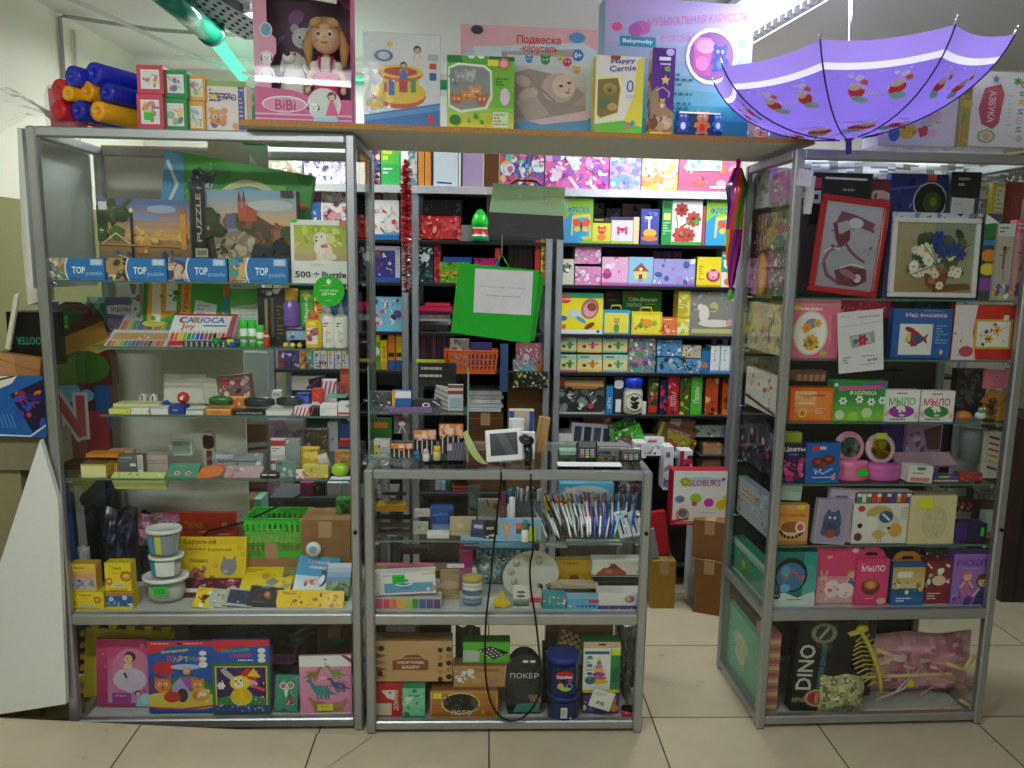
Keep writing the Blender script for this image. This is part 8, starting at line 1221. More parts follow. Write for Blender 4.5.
item('B','tall_box_edge','box',(714,512,724,556),-.20,.1,'9a6c40',None,'tall brown board standing right of the cartons',z=0.0,mat='kraft')
carton('B',(652,562,675,613),-.26,.14,'yellowish carton on the floor beside the counter',z=0.0,c='a8863a')
YZ=solve('B',(652,562,675,613),-.26,0.0,0)[4]+.006
item('B','red_binder','folder',(655,513,671,564),-.20,.03,'c01c2c',None,'red binder standing on the yellowish carton',z=YZ,roll=-9)
item('B','grey_magazine','folder',(652,530,660,562),-.24,.02,'8a8e90',None,'grey magazine leaning against the red binder',z=YZ,roll=-12)
B('red_dark_box','box',(302,185,320,203),ZS['B1']+.085,'6a2438',pic('8a3a50 3a1420',3),'dark red box high on the left back shelving',v=.06)
B('beige_maroon_box','box',(321,185,347,203),ZS['B1']+.085,'b8a8a0',pic('8a4a58 d8d0c8 6a5a58',4,14),'beige and maroon box high on the left back shelving',v=.06)
B('blue_figures_box','box',(298,202,320,237),'B1','2f6ab8',pic('e8e8f0 1c3a78 c8a0b8',5,16),'blue box with pale figures on the left back shelving')
B('white_creature_box','box',(321,203,350,237),'B1','e8e0e0',pic('c84a58 d89098 4a4a58',6,18),'white box with red creatures seen through the left cabinet')
B('white_red_creature_box','toy box',(368,200,399,236),'B1','f0eeec',lambda a:[a.n('e84a40 f08a68 d83a48 f0c0b0 c8c8c8',30,.09,7,(.1,.2,.95,.85)),a.r(0,.87,1,1,'2a78c0'),a.r(.5,.82,1,.88,'58a8d8')],'white box with orange-red creatures and a blue base',side='c8c8c8')
for i,(x,c)in enumerate(((374,'7a3438'),(383,'8a9098'),(390,'a0a4a8'))):B('small_top_box','box',(x,189,x+7,201),ZS['B1']+.16,c,None,['maroon','grey','pale grey'][i]+' small box on the white box with orange-red creatures',v=.04,t=.05)
B('figure_set_box','toy box',(368,246,400,284),'B2','dcd8e8',lambda a:[a.r(0,.12,.85,.88,'3a3a88'),a.n('d8c8a0 6a4a88 e8e0f0 8a5a48 24205a',30,.08,8,(.03,.15,.83,.85)),a.r(0,.88,1,1,'2a58b0'),a.h(.85,.2,.98,.8,6,'c0a0c8')],'white and indigo box with many small figures')
B('vehicle_set_box','toy box',(368,297,402,327.5),'B3','7cc0e4',lambda a:[a.n('e8f4f8 3a6aa8 5a4a88 2a3a58 e85a58 c8d8e0',34,.1,9,(.02,.08,.98,.8)),a.r(0,.82,1,1,'78c8e8'),a.r(.02,.84,.25,.98,'d83a48')],'light blue box with vehicles and a red mark')
B('purple_dark_box','box',(352,292,362,327),'B3','58305a',None,'dark purple box beside the light blue vehicles box')
B('green_paint_box','paint box',(368,333,380,367.5),'B4','e8dc28',lambda a:[a.r(0,0,1,.2,'e8e040'),a.r(0,.25,1,1,'58b838'),a.e(.5,.5,.16,.14,'e8f0f0'),a.n('3a9a3a f0e060',7,.1,3,(0,.6,1,1))],'green and yellow box at the left of the paint row')
B('yellow_red_box','paint box',(380.5,340,387,367.5),'B4','f0d020',lambda a:[a.t('КЛЕЙ',.5,.4,.14,'e05020',rot=-90,w=.4),a.r(0,.75,1,1,'f0a828')],'slim yellow box with red upright letters',side='e88820')
B('orange_spine_box','paint box',(388,332,395,367.5),'B4','e8882a',lambda a:[a.r(0,.75,1,1,'2a58b0'),a.r(.1,.55,.9,.66,'30302a')],'slim orange box with a blue foot')
B('yellow_spine_box','paint box',(396,332,402,367.5),'B4','f0c820',lambda a:[a.r(0,.75,1,1,'2a58b0'),a.r(.1,.55,.9,.66,'30302a')],'slim yellow box with a blue foot')
cols=['a84a58','4a3a80','2a4aa0','e88a30','58b888','e0e4ee','e8e0d0','dfe8ea','e4dfe8','d8d8ea']
for i,c in enumerate(cols):x=278+i*7.1;B('glue_tube_box','glue box',(x,351,x+6.4,367),'B4',c,(lambda a,i=i:[a.n('e8e0f0 8a4a78 f0c858 3a4a9a',6,.16,i+2),a.h(.3,.2,.7,.8,4,'6a5a8a')]),['maroon','violet','blue','orange','green','white violet-lettered','cream','white green-lettered','white pink-lettered','white end'][i]+' slim box in the row of glue boxes',group='row of slim glue boxes',t=.05)
B('white_pen_photo_box','box',(292,376,322,414),'B5','e8e4e8',lambda a:[a.p([(.55,.1),(1,0),(1,.5),(.6,.35)],'2a2030'),a.l([(.5,.35),(.9,.1)],.08,'6a3a58'),a.r(0,.4,1,1,'141214')],'white box with a dark diagonal pen picture')
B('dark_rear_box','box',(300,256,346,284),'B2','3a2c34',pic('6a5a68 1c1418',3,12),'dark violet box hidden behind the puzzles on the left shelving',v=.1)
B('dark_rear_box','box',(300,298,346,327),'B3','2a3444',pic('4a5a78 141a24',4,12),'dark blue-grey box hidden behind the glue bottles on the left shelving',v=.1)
B('blue_ring_binder','folder',(340,424,349,460),'B6','2a62b0',None,'blue binder right of the white binder on the left shelving',v=.03);B('white_ring_binder','folder',(328,422,338,460),'B6','dcdce8',lambda a:[a.h(.3,.55,.7,.75,2,'3a3a48')],'white binder beside the blue one on the left shelving',v=.03);B('purple_ring_binder','folder',(305,424,326,460),'B6','3a2434',None,'dark plum binders behind the pink-flower bag',v=.06)
RZ=at('L',300,497,.60)[1];t=tag(empty('low_table',world('L',.76,.60,0),FR['L'][2]),'dark low table behind the left cabinet, under the pink crate and small boxes','table');m=MB();m.box((0,.10,RZ-.012),(.50,.2,.02),'5a5a60','matte');m.build('table_top',t)
for x in(-.235,.235):
 for y in(.015,.185):m=MB();m.box((x,y,(RZ-.022)/2),(.025,.025,RZ-.022),'4a4a50','matte');m.build('leg',t)
for i,(x0,x1,y0,y1,c,lb)in enumerate(((222,268,484,500,'b0608c','dusty pink crate behind the green basket'),(300,313,483,496,'b81c78','magenta box under the fourth shelf level'),(314,325,483,497,'181818','black box with gold marks at the rear'),(327,341,483,492,'e0e0ec','white box with a blue rim at the rear'),(342,350,483,492,'dcdce8','second white box with a blue rim at the rear'))):
 IL('rear_stock_box','box',(x0,y0,x1,y1),.62,.1,c,pic('8a4a70' if i==0 else c,i,8,.2)if i!=2 else(lambda a:[a.bg('181818'),a.h(.2,.3,.7,.6,2,'b8a848')]),lb,z=RZ)
carton('L',(236,500,262,560),.50,.10,'mint and white carton behind the green basket',z=0.0,c='8ad0b0');carton('L',(266,512,335,560),.63,.12,'grey carton in the dark behind the left cabinet',z=0.0,c='6a6a72');carton('L',(216,418,236,470),.52,.08,'tall brown carton seen behind the fourth shelf',z=0.0,c='7a5a38')
IL('white_blue_panel','board',(214,352,268,412),.68,.01,'c4d0d4',lambda a:[a.g(0,0,1,1,'b4c4cc','c8d4d6',4),a.l([(.0,0),(.02,1)],.03,'f0f0f0')],'pale blue-white panel behind the third shelf',z=0.0)
IL('brown_back_carton','cardboard box',(238,424,268,600),.62,.04,'6e5234',None,'tall brown board at the very back of the left cabinet view',z=0.0,mat='kraft')
D='161416'
B('red_pouch','pouch',(415,216,461,237),'B1','d82a30',pic('f0606a a81820 f0a888 e84a58',4,26,.16),'shiny red patterned pouch on the dark shelves',side='a81820',bev=.008,mat='gloss',t=.08)
B('black_pouch','pouch',(424,200,462,216),ZS['B1']+.10,'141416',pic('38383c 58585c',5,8),'black pouch on top of the red one',v=.08)
B('white_flat_pouch','pouch',(461,225,472,238),'B1','8a8888',None,'small grey and white pouch right of the red one')
t,r,H=LT('B','green_toy_tub','toy tub',480,209,238,.03,9,[(1,0),(1,.16),(.85,.2),(.85,.38),(.9,.42),(.95,.6),(.75,.8),(.4,.95),(.15,1)],'2a9a5a d8d4d0 d84038 e8e8e4 28d030 2ce038 28d030 24c02c','tub with a bright green rounded cap on the dark shelves','B1',n=20,ps=['tub']*4+['cap']*4)
B('teal_bag','bag',(416,244,433,279),'B2','1c3a40',pic('3a6a70 e0e8e8 0f2024',6,16),'dark teal bag on the dark shelves');B('red_strip_box','box',(434,244,440.5,280),'B2','a8182c',pic('e05058 6a0c18',7,8),'narrow red box right of the dark teal bag')
B('green_basket_box','box',(440,262,470,281),'B2','48b020',pic('e86830 f0a030 8ae048 2a7a18',8,18),'green box with an orange pattern on the dark shelves');B('blue_flat_box','box',(443,257,472,261.5),ZS['B2']+.095,'2a4aa0',None,'flat dark blue box on the green patterned box');B('magenta_bag','bag',(474,258,496,280),'B2','b01868',pic('d83a88 7a0c48',9,8),'magenta bag behind the green folder')
B('blue_red_bottle','bottle',(495,248,500,280),'B2','2a2a98',lambda a:[a.r(0,0,1,.3,'d83828')],'slim blue bottle with a red top behind the green folder')
B('yellow_game_box','board game',(541,240,551,284),'B2','e8b820',pic('d83828 f0d858 a86a10',3,12,.12),'yellow upright box right of the green folder');B('red_game_box','board game',(535,240,540,284),'B2','b82820',None,'red upright box left of the yellow one');B('dark_maroon_books','books',(508,244,533,284),'B2','2a1414',lambda a:[[a.l([(.1+.2*i,0),(.1+.2*i,1)],.03,'4a2422')for i in range(5)]],'dark maroon books behind the green folder',v=.08)
for i,(c,y1)in enumerate((('c01858',311),('181818',316),('b0a8a8',320),('20181c',326))):B('folded_case','case',(414,y1-5,452-i,y1),ZS['B3']+.006+.027*(3-i),c,None,['crimson','black','pale grey','dark'][i]+' flat case in the stack on the dark shelves',t=.2,group='stacked flat cases')
B('red_top_case','case',(425,303,450,307),ZS['B3']+.115,'d02040',None,'red flat case on top of the stack',t=.15)
for i in range(7):B('dark_notebook','notebook',(416+i*5.2,331+RR.uniform(-1,2),420.6+i*5.2,362),'B4',['3a1830','4a2040','281420','502848','301828','40183a','24101c'][i],None,'upright dark plum notebook in the row on the dark shelves',group='dark plum notebooks',t=.15)
item('B','lime_ruler','ruler',(416,360,446,363),-.02,.02,'c8d838',None,'lime green ruler lying at the shelf edge',z=None)
basket('B',444,351,498,370,-.10,.10,'e86a28','orange plastic basket hooked on the dark shelves',z=ZS['B4']+.0,name='plastic_basket')
item('B','blue_purse','purse',(470,343,492,356),-.06,.03,'3a3a70',None,'dark blue purse standing in the orange basket',z=ZS['B4']+.02);item('B','grey_plush_ball','plush toy',(450,339,469,356),-.06,.03,'8a8484',pic('b8b4b0 6a6464',4,12,.2),'grey fluffy thing in the orange basket',z=ZS['B4']+.02,mat='fur')
B('pink_clear_bag','bag',(516,343,542,365),ZS['B4']+.03,'c05878',pic('e0a0b0 8a3048 d8d8d8',5,18),'pink clear bag below the green folder',v=.02,wrap=True);B('picture_book','book',(513,360,536,372),'B4','7ab0c8',pic('e0b890 c87858 f0f0f0',6,12,.2),'light blue picture book under the pink bag');B('orange_yellow_box','box',(536,350,545,372),'B4','d87828',None,'orange box right of the light blue picture book')
B('green_black_case','case',(513,372,548,384),ZS['B4']-.075,'20241c',pic('b8c038 585c50 c8ccc8',7,10,.2),'black flat case with lime edge hanging below the shelf',v=-.02,t=.03)
carton('B',(467,413,503,480),.03,.25,'dark cardboard carton under the stack of papers',z=.475,c='5c4028');carton('B',(507,374,551,480),.05,.25,'large brown cardboard carton behind the blue-white bag',z=.475,c='6e5030')
zq=None
for i in range(5):o=B('paper_ream','paper',(469+RR.uniform(-1,1),408-4.2*i,502+RR.uniform(-2,2),411.6-4.2*i),None,['e8ecf4','d8dce8','f0f2f8','c8ccd8','e4e6ee'][i],lambda a:[a.l([(0,.5),(1,.5)],.15,'b8bcc8')],'white paper ream number %s from the bottom of the stack'%('one','two','three','four','five')[i],t=.2,v=.03,group='stack of paper reams')
B('jeans_strip','cloth',(500,344,508,392),None,'3a5a88',None,'blue denim strip hanging on the shelf divider',v=-.02,t=.01)
for i in range(6):B('upright_folder','folder',(419+i*5.4,483-i%2,423.8+i*5.4,494),.475,['1c1c1e','2a2a28','4a4a48','a8a8ac','8ab0c8','1c4a34'][i],None,['black','dark brown','grey','pale grey','light blue','dark green'][i]+' upright folder on the low dark shelf',t=.15,v=.03)
for i,(c,n)in enumerate((('c83a68','pink'),('e87830','orange'),('e04030','red'))):B('flat_folder','folder',(452,490.5-3.4*i,473,493.5-3.4*i),.475+.019*i,c,None,n+' flat folder on the low dark shelf',t=.2,v=.02)
B('red_round_box','box',(389,478,401,492),'B6','c02028',None,'red box seen through the counter left end',v=.02)
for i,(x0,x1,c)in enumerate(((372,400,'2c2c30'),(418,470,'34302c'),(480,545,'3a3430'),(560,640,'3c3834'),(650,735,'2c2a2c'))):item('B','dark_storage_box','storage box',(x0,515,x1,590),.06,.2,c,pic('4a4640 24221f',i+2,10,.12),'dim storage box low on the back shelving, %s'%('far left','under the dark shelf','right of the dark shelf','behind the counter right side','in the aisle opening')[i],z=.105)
for i,(x0,x1)in enumerate(((806,850),(852,905),(910,970),(972,1030))):item('B','top_stock_box','box',(x0,168,x1,200),.05,.15,['c8d4d0','b8c4c0','8a8e88','6a6a60'][i],pic('f0f4f4 8a9a98 586460 dfe8e8',i+4,30,.14),['whitish','grey-white','grey','olive-grey'][i]+' stock box on the back shelf top, behind the right cabinet',z='B0')
#  hanging things
def folder():
 u,v,z,W,H=solve('C',(449,265,542,343),.55,None,0);t=tag(empty('green_folder',world('C',u,.55,z),FR['C'][2]),'bright green folder bag hanging behind the counter with a white notice on it','folder');m=MB()
 P=[(-W*.48,H*.13),(W*.38,0),(W*.47,H*.94),(-W*.40,H*1.02)];m.prism(P,0,.02,'18c428','plastic');m.prism([(W*.38,.01),(W*.43,H*.03),(W*.52,H*.84),(W*.47,H*.9)],.004,.018,'12a020','plastic');m.build('bag_body',t)
 m=MB();m.tube([(-W*.02,.01,H*.96),(W*.06,.01,H*1.13),(W*.14,.01,H*.97)],.003,'18b428','plastic',8);m.build('handle',t)
 m=MB();m.box((0,-.004,0),(W*.62,.001,H*.56),'f4f4f8','card');a=Art(m,W*.62,H*.56,-.0046,z0=-H*.28);a.t('Покупателей и товар фотографировать',.5,.4,.03,'6a6a78',w=.8,bold=False);a.t('запрещено — администрация',.5,.6,.03,'6a6a78',w=.6,bold=False);o=m.build('notice_sheet',t);o.location=(W*.08,0,H*.66);o.rotation_euler=(0,math.radians(2),0);o['label']='white printed notice'
 m=MB();m.tube([(W*.06,.012,H*1.12),(W*.06,.012,H*1.16),(W*.065,.06,1.945-z)],.0012,'c8c8c8','plastic',6);m.build('string',t)
folder()
def portfolio():
 u,v,z,W,H=solve('C',(489,184,567,238),.50,None,0);t=tag(empty('portfolio_bag',world('C',u,.50,z),FR['C'][2]+.0),'sage green and black document bag in clear film hanging under the chipboard','bag');m=MB()
 m.prism([(-W/2,H*.45),(W*.45,H*.4),(W*.47,H*.95),(-W*.45,H)],0,.03,'b8e0b0','cloth');m.prism([(-W/2,H*.07),(W*.47,-H*.02),(W*.45,H*.42),(-W/2,H*.47)],-.001,.031,'26282e','cloth');a=Art(m,W,H,-.0016);a.p([(.7,.12),(.93,.12),(.93,.38),(.7,.36)],'b8d888');a.h(.72,.25,.9,.34,2,'f0f4e8');a.r(.38,.2,.42,.25,'e8f0e8');m.build('bag_body',t)
 m=MB();m.tube([(-W*.22,.015,H),(-W*.15,.015,H*1.07),(W*.1,.015,H*1.06),(W*.17,.015,H*.97)],.004,'1c1e22','plastic',8);m.build('handle',t)
 m=MB();R=random.Random(3);n=12;V=[(-W*.53+W*1.07*i/(n-1),-.008+R.uniform(-.004,.004),-H*.06+H*1.05*j/(n-1))for i in range(n)for j in range(n)];m.mesh(V,[(i*n+j,(i+1)*n+j,(i+1)*n+j+1,i*n+j+1)for i in range(n-1)for j in range(n-1)],'e4ecec','film',True);m.build('clear_film',t)
 m=MB();m.tube([(0,.015,H*1.06),(0,.0,1.945-z)],.0012,'888888','plastic',6);m.build('string',t)
portfolio()
u,z1=at('C',406,150,.62);_,z0=at('C',404,292,.62);L=1.945-z0;m=MB();R=random.Random(5);m.tube([(0,0,0),(0,0,-L)],.0015,'a01018','plastic',6)
for i in range(900):
 zz=-L*i/900;big=.024 if i<580 else .02;a_=R.uniform(0,2*PI);c=R.choice(['b01420','d02030','e84a50','c01828'])if i<560 or R.random()<.35 else R.choice(['b8c0bc','3a4a40','8a2430','e0e4e4']);d=Vector((math.cos(a_),math.sin(a_)*.8,R.uniform(-.35,.1)))*big*R.uniform(.7,1.1)*(1 if i>90 else .45+i/165);q=Vector((-math.sin(a_)*.6,0,.8))*.0036;b=Vector((0,0,zz));m.face([b-q,b+q,b+d+q*.5,b+d-q*.5],c,'gloss')
o=m.build('tinsel_garland');tag(o,'long red tinsel garland hanging from the chipboard by the left cabinet','garland');o.location=world('C',u,.62,1.945)
def folded():
 u,zt=at('C',738,168,.42);_,zb=at('C',742,290,.42);t=tag(empty('folded_umbrella',world('C',u,.42,zb)),'folded rainbow umbrella hanging beside the right cabinet','umbrella');H=zt-zb;n=16;cs=['d81898','2a1a90','d81898','e84a20','1c9a38','f0c020','e02838','5a18a0']
 m=MB();prof=[(.005,0),(.012,.1),(.022,.3),(.026,.5),(.024,.68),(.036,.84),(.022,.93),(.012,1)];V=[];Fc=[];cc=[]
 for r,s in prof:
  for k in range(n):a_=2*PI*k/n+s*2.6;q=r*(1.18 if k%2 else .82);V.append((q*math.cos(a_),q*math.sin(a_),s*H))
 for i in range(len(prof)-1):
  for k in range(n):Fc.append((i*n+k,i*n+(k+1)%n,(i+1)*n+(k+1)%n,(i+1)*n+k));cc.append(cs[(k//2+(3 if prof[i][1]<.5 else 0))%8])
 m.mesh(V,Fc,'d81898','gloss',True,cc);m.build('canopy',t);m=MB();m.tube([(0,0,-.02),(0,0,.01)],.004,'3aa838','plastic',8);m.lathe([(.008,-.035),(.012,-.02),(.006,.0)],'68c838','plastic',10);m.build('tip',t)
 m=MB();m.tube([(0,0,H),(0,0,H+.03)],.007,'c81880','plastic',10);m.build('handle',t);m=MB();m.tube([(0,0,H+.02),(0,0,1.945-zb)],.0015,'c82878','plastic',6);m.build('cord',t)
folded()
#  right cabinet
RI=lambda name,cat,rect,v,t,z,bg,art,label,**k:item('R',name,cat,rect,v,t,bg,art,label,z=z,**k)
def frame_pic(rect,v,z,fc,art,label,roll=0,bw=.018,inner='d8d8dc',lean=3):
 u,v,z,W,H=solve('R',rect,v,z,lean);t=tag(empty('framed_picture',(0,0,0)),label,'picture frame');m=MB();D=.018
 for c,d in(((0,D/2,H-bw/2),(W,D,bw)),((0,D/2,bw/2),(W,D,bw)),((-W/2+bw/2,D/2,H/2),(bw,D,H-2*bw)),((W/2-bw/2,D/2,H/2),(bw,D,H-2*bw))):m.box(c,d,fc,'gloss',bev=.003)
 m.build('picture_frame',t);m=MB();m.box((0,D*.6,H/2),(W-2*bw,.003,H-2*bw),inner,'card');a=Art(m,W-2*bw,H-2*bw,D*.6-.0016,z0=bw);art(a);m.build('picture',t);m=MB();m.box((0,D*.25,H/2),(W-2*bw,.0015,H-2*bw),'fff','glass');m.build('glass_cover',t)
 hang(t,'R',u,v,z,lean,roll,lift=W/2*math.sin(abs(math.radians(roll))));return t
def abstract(a):
 a.bg('b8b0ba');a.g(0,0,1,1,'c0bac4','aca4b0',4);m_='7a3448';a.p([(.28,.1),(.5,.12),(.75,.17),(.9,.2),(.85,.3),(.6,.26),(.4,.2),(.2,.26)],'8a5060');a.l([(.2,.25),(.28,.42),(.35,.5),(.42,.42)],.05,m_);a.p([(.3,.38),(.48,.3),(.5,.42),(.42,.5),(.34,.46)],'7a2c40');a.l([(.42,.46),(.55,.56),(.68,.62),(.8,.66)],.035,'8a4a5a');a.l([(.1,.7),(.16,.58),(.3,.52)],.035,'9a6070');a.l([(.1,.72),(.18,.86),(.4,.94)],.04,'8a4a5c');a.p([(.3,.8),(.55,.72),(.85,.74),(.9,.88),(.7,.96),(.4,.96)],m_);a.e(.72,.86,.07,.05,'d8d0d8');a.ring(.72,.86,.05,.08,'5a1c30');a.e(.55,.82,.12,.04,'a87080',20);a.e(.56,.22,.09,.06,'d8d4dc');a.l([(.08,.6),(.2,.53),(.34,.55)],.018,'f0ecf0');a.l([(.4,.76),(.6,.7),(.8,.72)],.014,'f0ecf0');a.n('9a6874 8a5060',12,.03,5,(.15,.1,.95,.9))
frame_pic((812,201,881,296),.035,'R1','b8242e',abstract,'red-framed picture with a dark red swirl drawing',roll=6)
def bouquet(a):
 a.g(0,0,1,1,'b8a880','a89468',5);a.g(.5,.0,1,1,'9aa08c','a8a484',4);a.r(0,.86,1,1,'a88a5c');a.p([(.5,.9),(.95,.86),(1,.95),(.5,1)],'7a4a30');a.n('4a5a3c 38482c 5a6a48',40,.1,3,(.2,.15,.85,.7));a.p([(.36,.68),(.7,.68),(.66,.88),(.58,.96),(.46,.96),(.4,.88)],'8a5028');a.e(.53,.68,.27*.66,.05,'a86a38');a.e(.48,.82,.05,.06,'b88048')
 R=random.Random(4);[a.fl(R.uniform(.18,.88),R.uniform(.38,.74),R.uniform(.045,.075),R.choice(['f0ead8','f4f0e4','e8e0c8']),'d8b848',7)for _ in range(30)];[a.fl(u_,v_,.09,'28408a','1c2c60',6)for u_,v_ in((.5,.2),(.55,.42),(.78,.44),(.62,.4),(.72,.38),(.47,.3))];a.fl(.34,.4,.11,'f0e8cc','e0c060',8);a.fl(.38,.54,.08,'f4eedc','e0c060',8);a.fl(.54,.9,.06,'f0e8d8','d8a848',7);[a.l([(.5,.6),(u_,v_)],.012,'4a5a3a')for u_,v_ in((.22,.2),(.3,.12),(.9,.3),(.15,.75),(.85,.25))]
frame_pic((893,218,981,291),.04,ZS['R1']+.006,'e0e0dc',bouquet,'white-framed picture of a flower bouquet in a brown bowl',bw=.016,lean=2)
RI('diamond_mosaic_kit','craft kit',(889,213,986,297),.065,.02,'R1','3c4c7c',lambda a:[a.r(0,0,1,.1,'c8d0d4'),a.n('2a3a6a 7a88a8 d0c8b8 8a6a6a',20,.04,3,(0,0,1,.12)),a.r(0,.9,1,1,'20304c'),a.r(.5,.93,.95,.96,'c8a8b0')],'blue mosaic kit carton behind the white-framed bouquet')
RI('paint_set_strip','paint set',(982,214,999,297),.05,.03,'R1','48484c',lambda a:[a.p([(.0,0),(.8,.1),(.8,.2),(0,.3)],'e0e8e4'),a.p([(.0,.12),(.7,.1),(.7,.25),(0,.3)],'2a7a3a'),a.r(0,.3,.7,.36,'3a8ab8'),a.e(.4,.48,.1,.07,'e08a28'),a.e(.4,.64,.1,.07,'e0d028'),a.e(.35,.82,.11,.08,'8a4a98')],'paint set with green, orange, yellow and purple pots at the frame side')
RI('blue_violet_kit','craft kit',(890,174,946,213),.20,.03,ZS['R1']+.235,'2c3684',lambda a:[a.l([(0,.3),(.7,.2)],.05,'4a58b0'),a.n('5a68c0 1a1c50 8a78c0',20,.08,3),a.e(.72,.5,.34,.36,'c8c0c8'),a.e(.72,.5,.31,.33,'12180f'),a.e(.75,.52,.18,.2,'3a5020'),a.e(.78,.5,.07,.08,'6a8030'),a.r(.65,.0,.8,.12,'e85a48')],'dark blue kit with a round black and green disc, high in the cabinet')
RI('round_black_kit','craft kit',(950,172,980,212),.18,.03,ZS['R1']+.235,'34485a',lambda a:[a.p([(.5,0),(1,0),(1,1),(.5,1)],'443a60'),a.e(.5,.15,.42,.35,'0c0e12'),a.h(.25,.1,.8,.3,2,'9ab0b8'),a.p([(.08,.45),(.85,.47),(.83,1.0),(.06,.96)],'d8dcd8'),a.r(.45,.82,.62,.92,'4a4a48'),a.h(.15,.55,.5,.6,1,'a8a8a8')],'dark kit with a black round top and a white price sheet')
RI('yellow_sticker_album','stickers',(991,184,1004,222),.15,.02,ZS['R1']+.19,'b8a838',lambda a:[a.r(.3,.05,.95,.6,'c8c8a8'),a.h(.4,.1,.9,.55,6,'8a8a70'),a.e(.5,.78,.14,.12,'2a4aa8')],'yellow sticker album with pale columns at the upper right')
RI('dark_red_card','card',(1005,182,1023,207),.16,.01,ZS['R1']+.24,'8a1c28',lambda a:[a.l([(.5,.3),(.7,.5)],.03,'a83a40')],'plain dark red card at the upper right')
def dancer(c1,c2,fig):return lambda a:[a.bg(c1),a.r(0,0,1,.16,c2),a.h(.1,.04,.9,.14,2,'6a6a68' if c2!='e86a88' else 'f8d8e0'),a.p([(.3,.62),(.5,.46),(.8,.6),(.6,.64)],fig),a.l([(.5,.35),(.5,.58)],.035,'8a5a4a'),a.e(.5,.32,.03,.03,'5a3828'),a.l([(.2,.4),(.5,.42),(.75,.3)],.015,'8a5a4a'),a.l([(.5,.6),(.6,.74)],.015,'8a5a4a'),a.n('c84a58 3a8a78 e8c858 6a5a9a f0f0f0',14,.05,5,(.05,.78,.95,.97))]
RI('ballerina_kit','craft kit',(995,224,1012,298),.04,.03,'R1','b8b4a0',dancer('b4b09c','d0d4d0','c8a8a8'),'grey-beige kit card with a dancing figure')
RI('ballerina_kit','craft kit',(1012.5,220,1036,299),.05,.03,'R1','d88a98',dancer('d8a0a0','e86a88','9a3040'),'pink kit card with a dark red dancing figure')
def scratch(a):a.bg('14161a');a.r(0,.1,.14,.3,'b02a60');a.r(.0,.35,.14,.6,'d8d8e0');a.r(.03,.42,.1,.52,'2a2a38');a.t('Гравюра',.58,.62,.2,'e8ecf0',w=.5,rot=-4,shear=.2);a.h(.5,.3,.75,.4,1,'9aa0a8');a.l([(.2,.1),(.9,.12)],.04,'d8dce0')
RI('engraving_kit','craft kit',(813,173,872,205),.12,.02,ZS['R1']+.235,'14161a',scratch,'black engraving kit with white script above the red frame')
RI('red_lips_kit','craft kit',(869,179,890,205),.13,.02,ZS['R1']+.235,'6a1e30',lambda a:[a.e(.5,.55,.36,.32,'c8a8a8'),a.e(.5,.5,.3,.08,'a83048'),a.n('8a2a3c d8c8c8',10,.06,4)],'small dark red kit with a pale oval right of the engraving kit')
bag('R',(806,158,1012,200),.34,.06,'a8b4b0','e0e8e6 78847f f0f4f4 8a9894 58645f',41,'silvery crinkled foil across the top rear of the right cabinet',z=ZS['R1']+.30,cat='foil',n=26)  # mottled foil added to imitate the frosted, reflective background
t=tag(empty('paper_price_tag',world('R',at('R',805,168,.0)[0],-.004,at('R',805,178,.0)[1])),'small white paper tag hung at the top of the right cabinet front post','price tag');m=MB();m.box((0,0,0),(.046,.001,.05),'d8d4dc','card',rot=(0,.12,0));a=Art(m,.046,.05,-.0007,z0=-.025);a.h(.2,.3,.7,.5,2,'a8a4b0');m.build('tag',t);m=MB();m.tube([(.005,0,.025),(.01,-.004,.05)],.001,'c8c8d0');m.build('string',t)
slab('white_tall_card','card','tall white card standing just inside the cabinet front left','R',[(807,176),(816,176),(811,214),(803,214)],.025,.003,'ece8e4','card')
RI('oval_picture_kit','craft kit',(790,298,839,359),.05,.03,'R2','ea7890',lambda a:[a.r(0,0,1,.14,'e8909c'),a.h(.2,.16,.85,.21,1,'f8e8ec',fill=.9),a.e(.42,.58,.3,.37,'e8d8b8',n=28),a.e(.42,.58,.27,.34,'f8f4ec',n=28),a.e(.45,.42,.12,.08,'8a90a0'),a.fl(.34,.5,.09,'f0a838','e87828'),a.fl(.55,.42,.07,'f0c048','e88838'),a.e(.44,.62,.1,.08,'f0e4c8'),a.fl(.44,.74,.13,'f0b030','a85a20',9),a.n('5a8a48 7aa858',9,.04,4,(.3,.6,.58,.85)),a.e(.12,.16,.07,.04,'f0d828'),a.e(.7,.92,.06,.04,'b8c868'),a.l([(.8,.3),(.82,.7)],.02,'f8b0c0')],'pink kit with an oval window of yellow flowers',side='d85a78')
RI('pink_kit_edge','craft kit',(839,299,891,320),.12,.03,ZS['R2']+.13,'d83a5a',pic('f0a8b8 b82a48 e86a80',5,16),'pink-red kit showing above the taped paper sheet')
def rug(a):a.bg('e6e4e6');a.h(.08,.07,.3,.1,1,'b88a98');a.t('АНАЛОГИЧНЫЙ',.68,.1,.045,'b83a50',w=.5);a.l([(.05,.24),(.95,.2)],.008,'a8a0a8');a.p([(.25,.4),(.72,.36),(.8,.34),(.82,.54),(.3,.6)],'a8a8ac');a.p([(.3,.42),(.7,.39),(.74,.52),(.35,.56)],'c4c4c8');a.fl(.54,.48,.09,'b83048','d85a68',6);a.e(.38,.5,.04,.05,'6a7a84');a.h(.1,.74,.3,.86,3,'58585c');a.t('до 500',.75,.82,.05,'2a2a30',w=.22);a.h(.5,.74,.9,.77,1,'6a6a70');a.h(.5,.88,.9,.9,1,'58585c')
item('R','paper_notice','notice',(841,313,886,374),.016,.0008,'e6e4e6',rug,'white paper notice with a red flower, taped inside the glass',z=None,roll=-6)
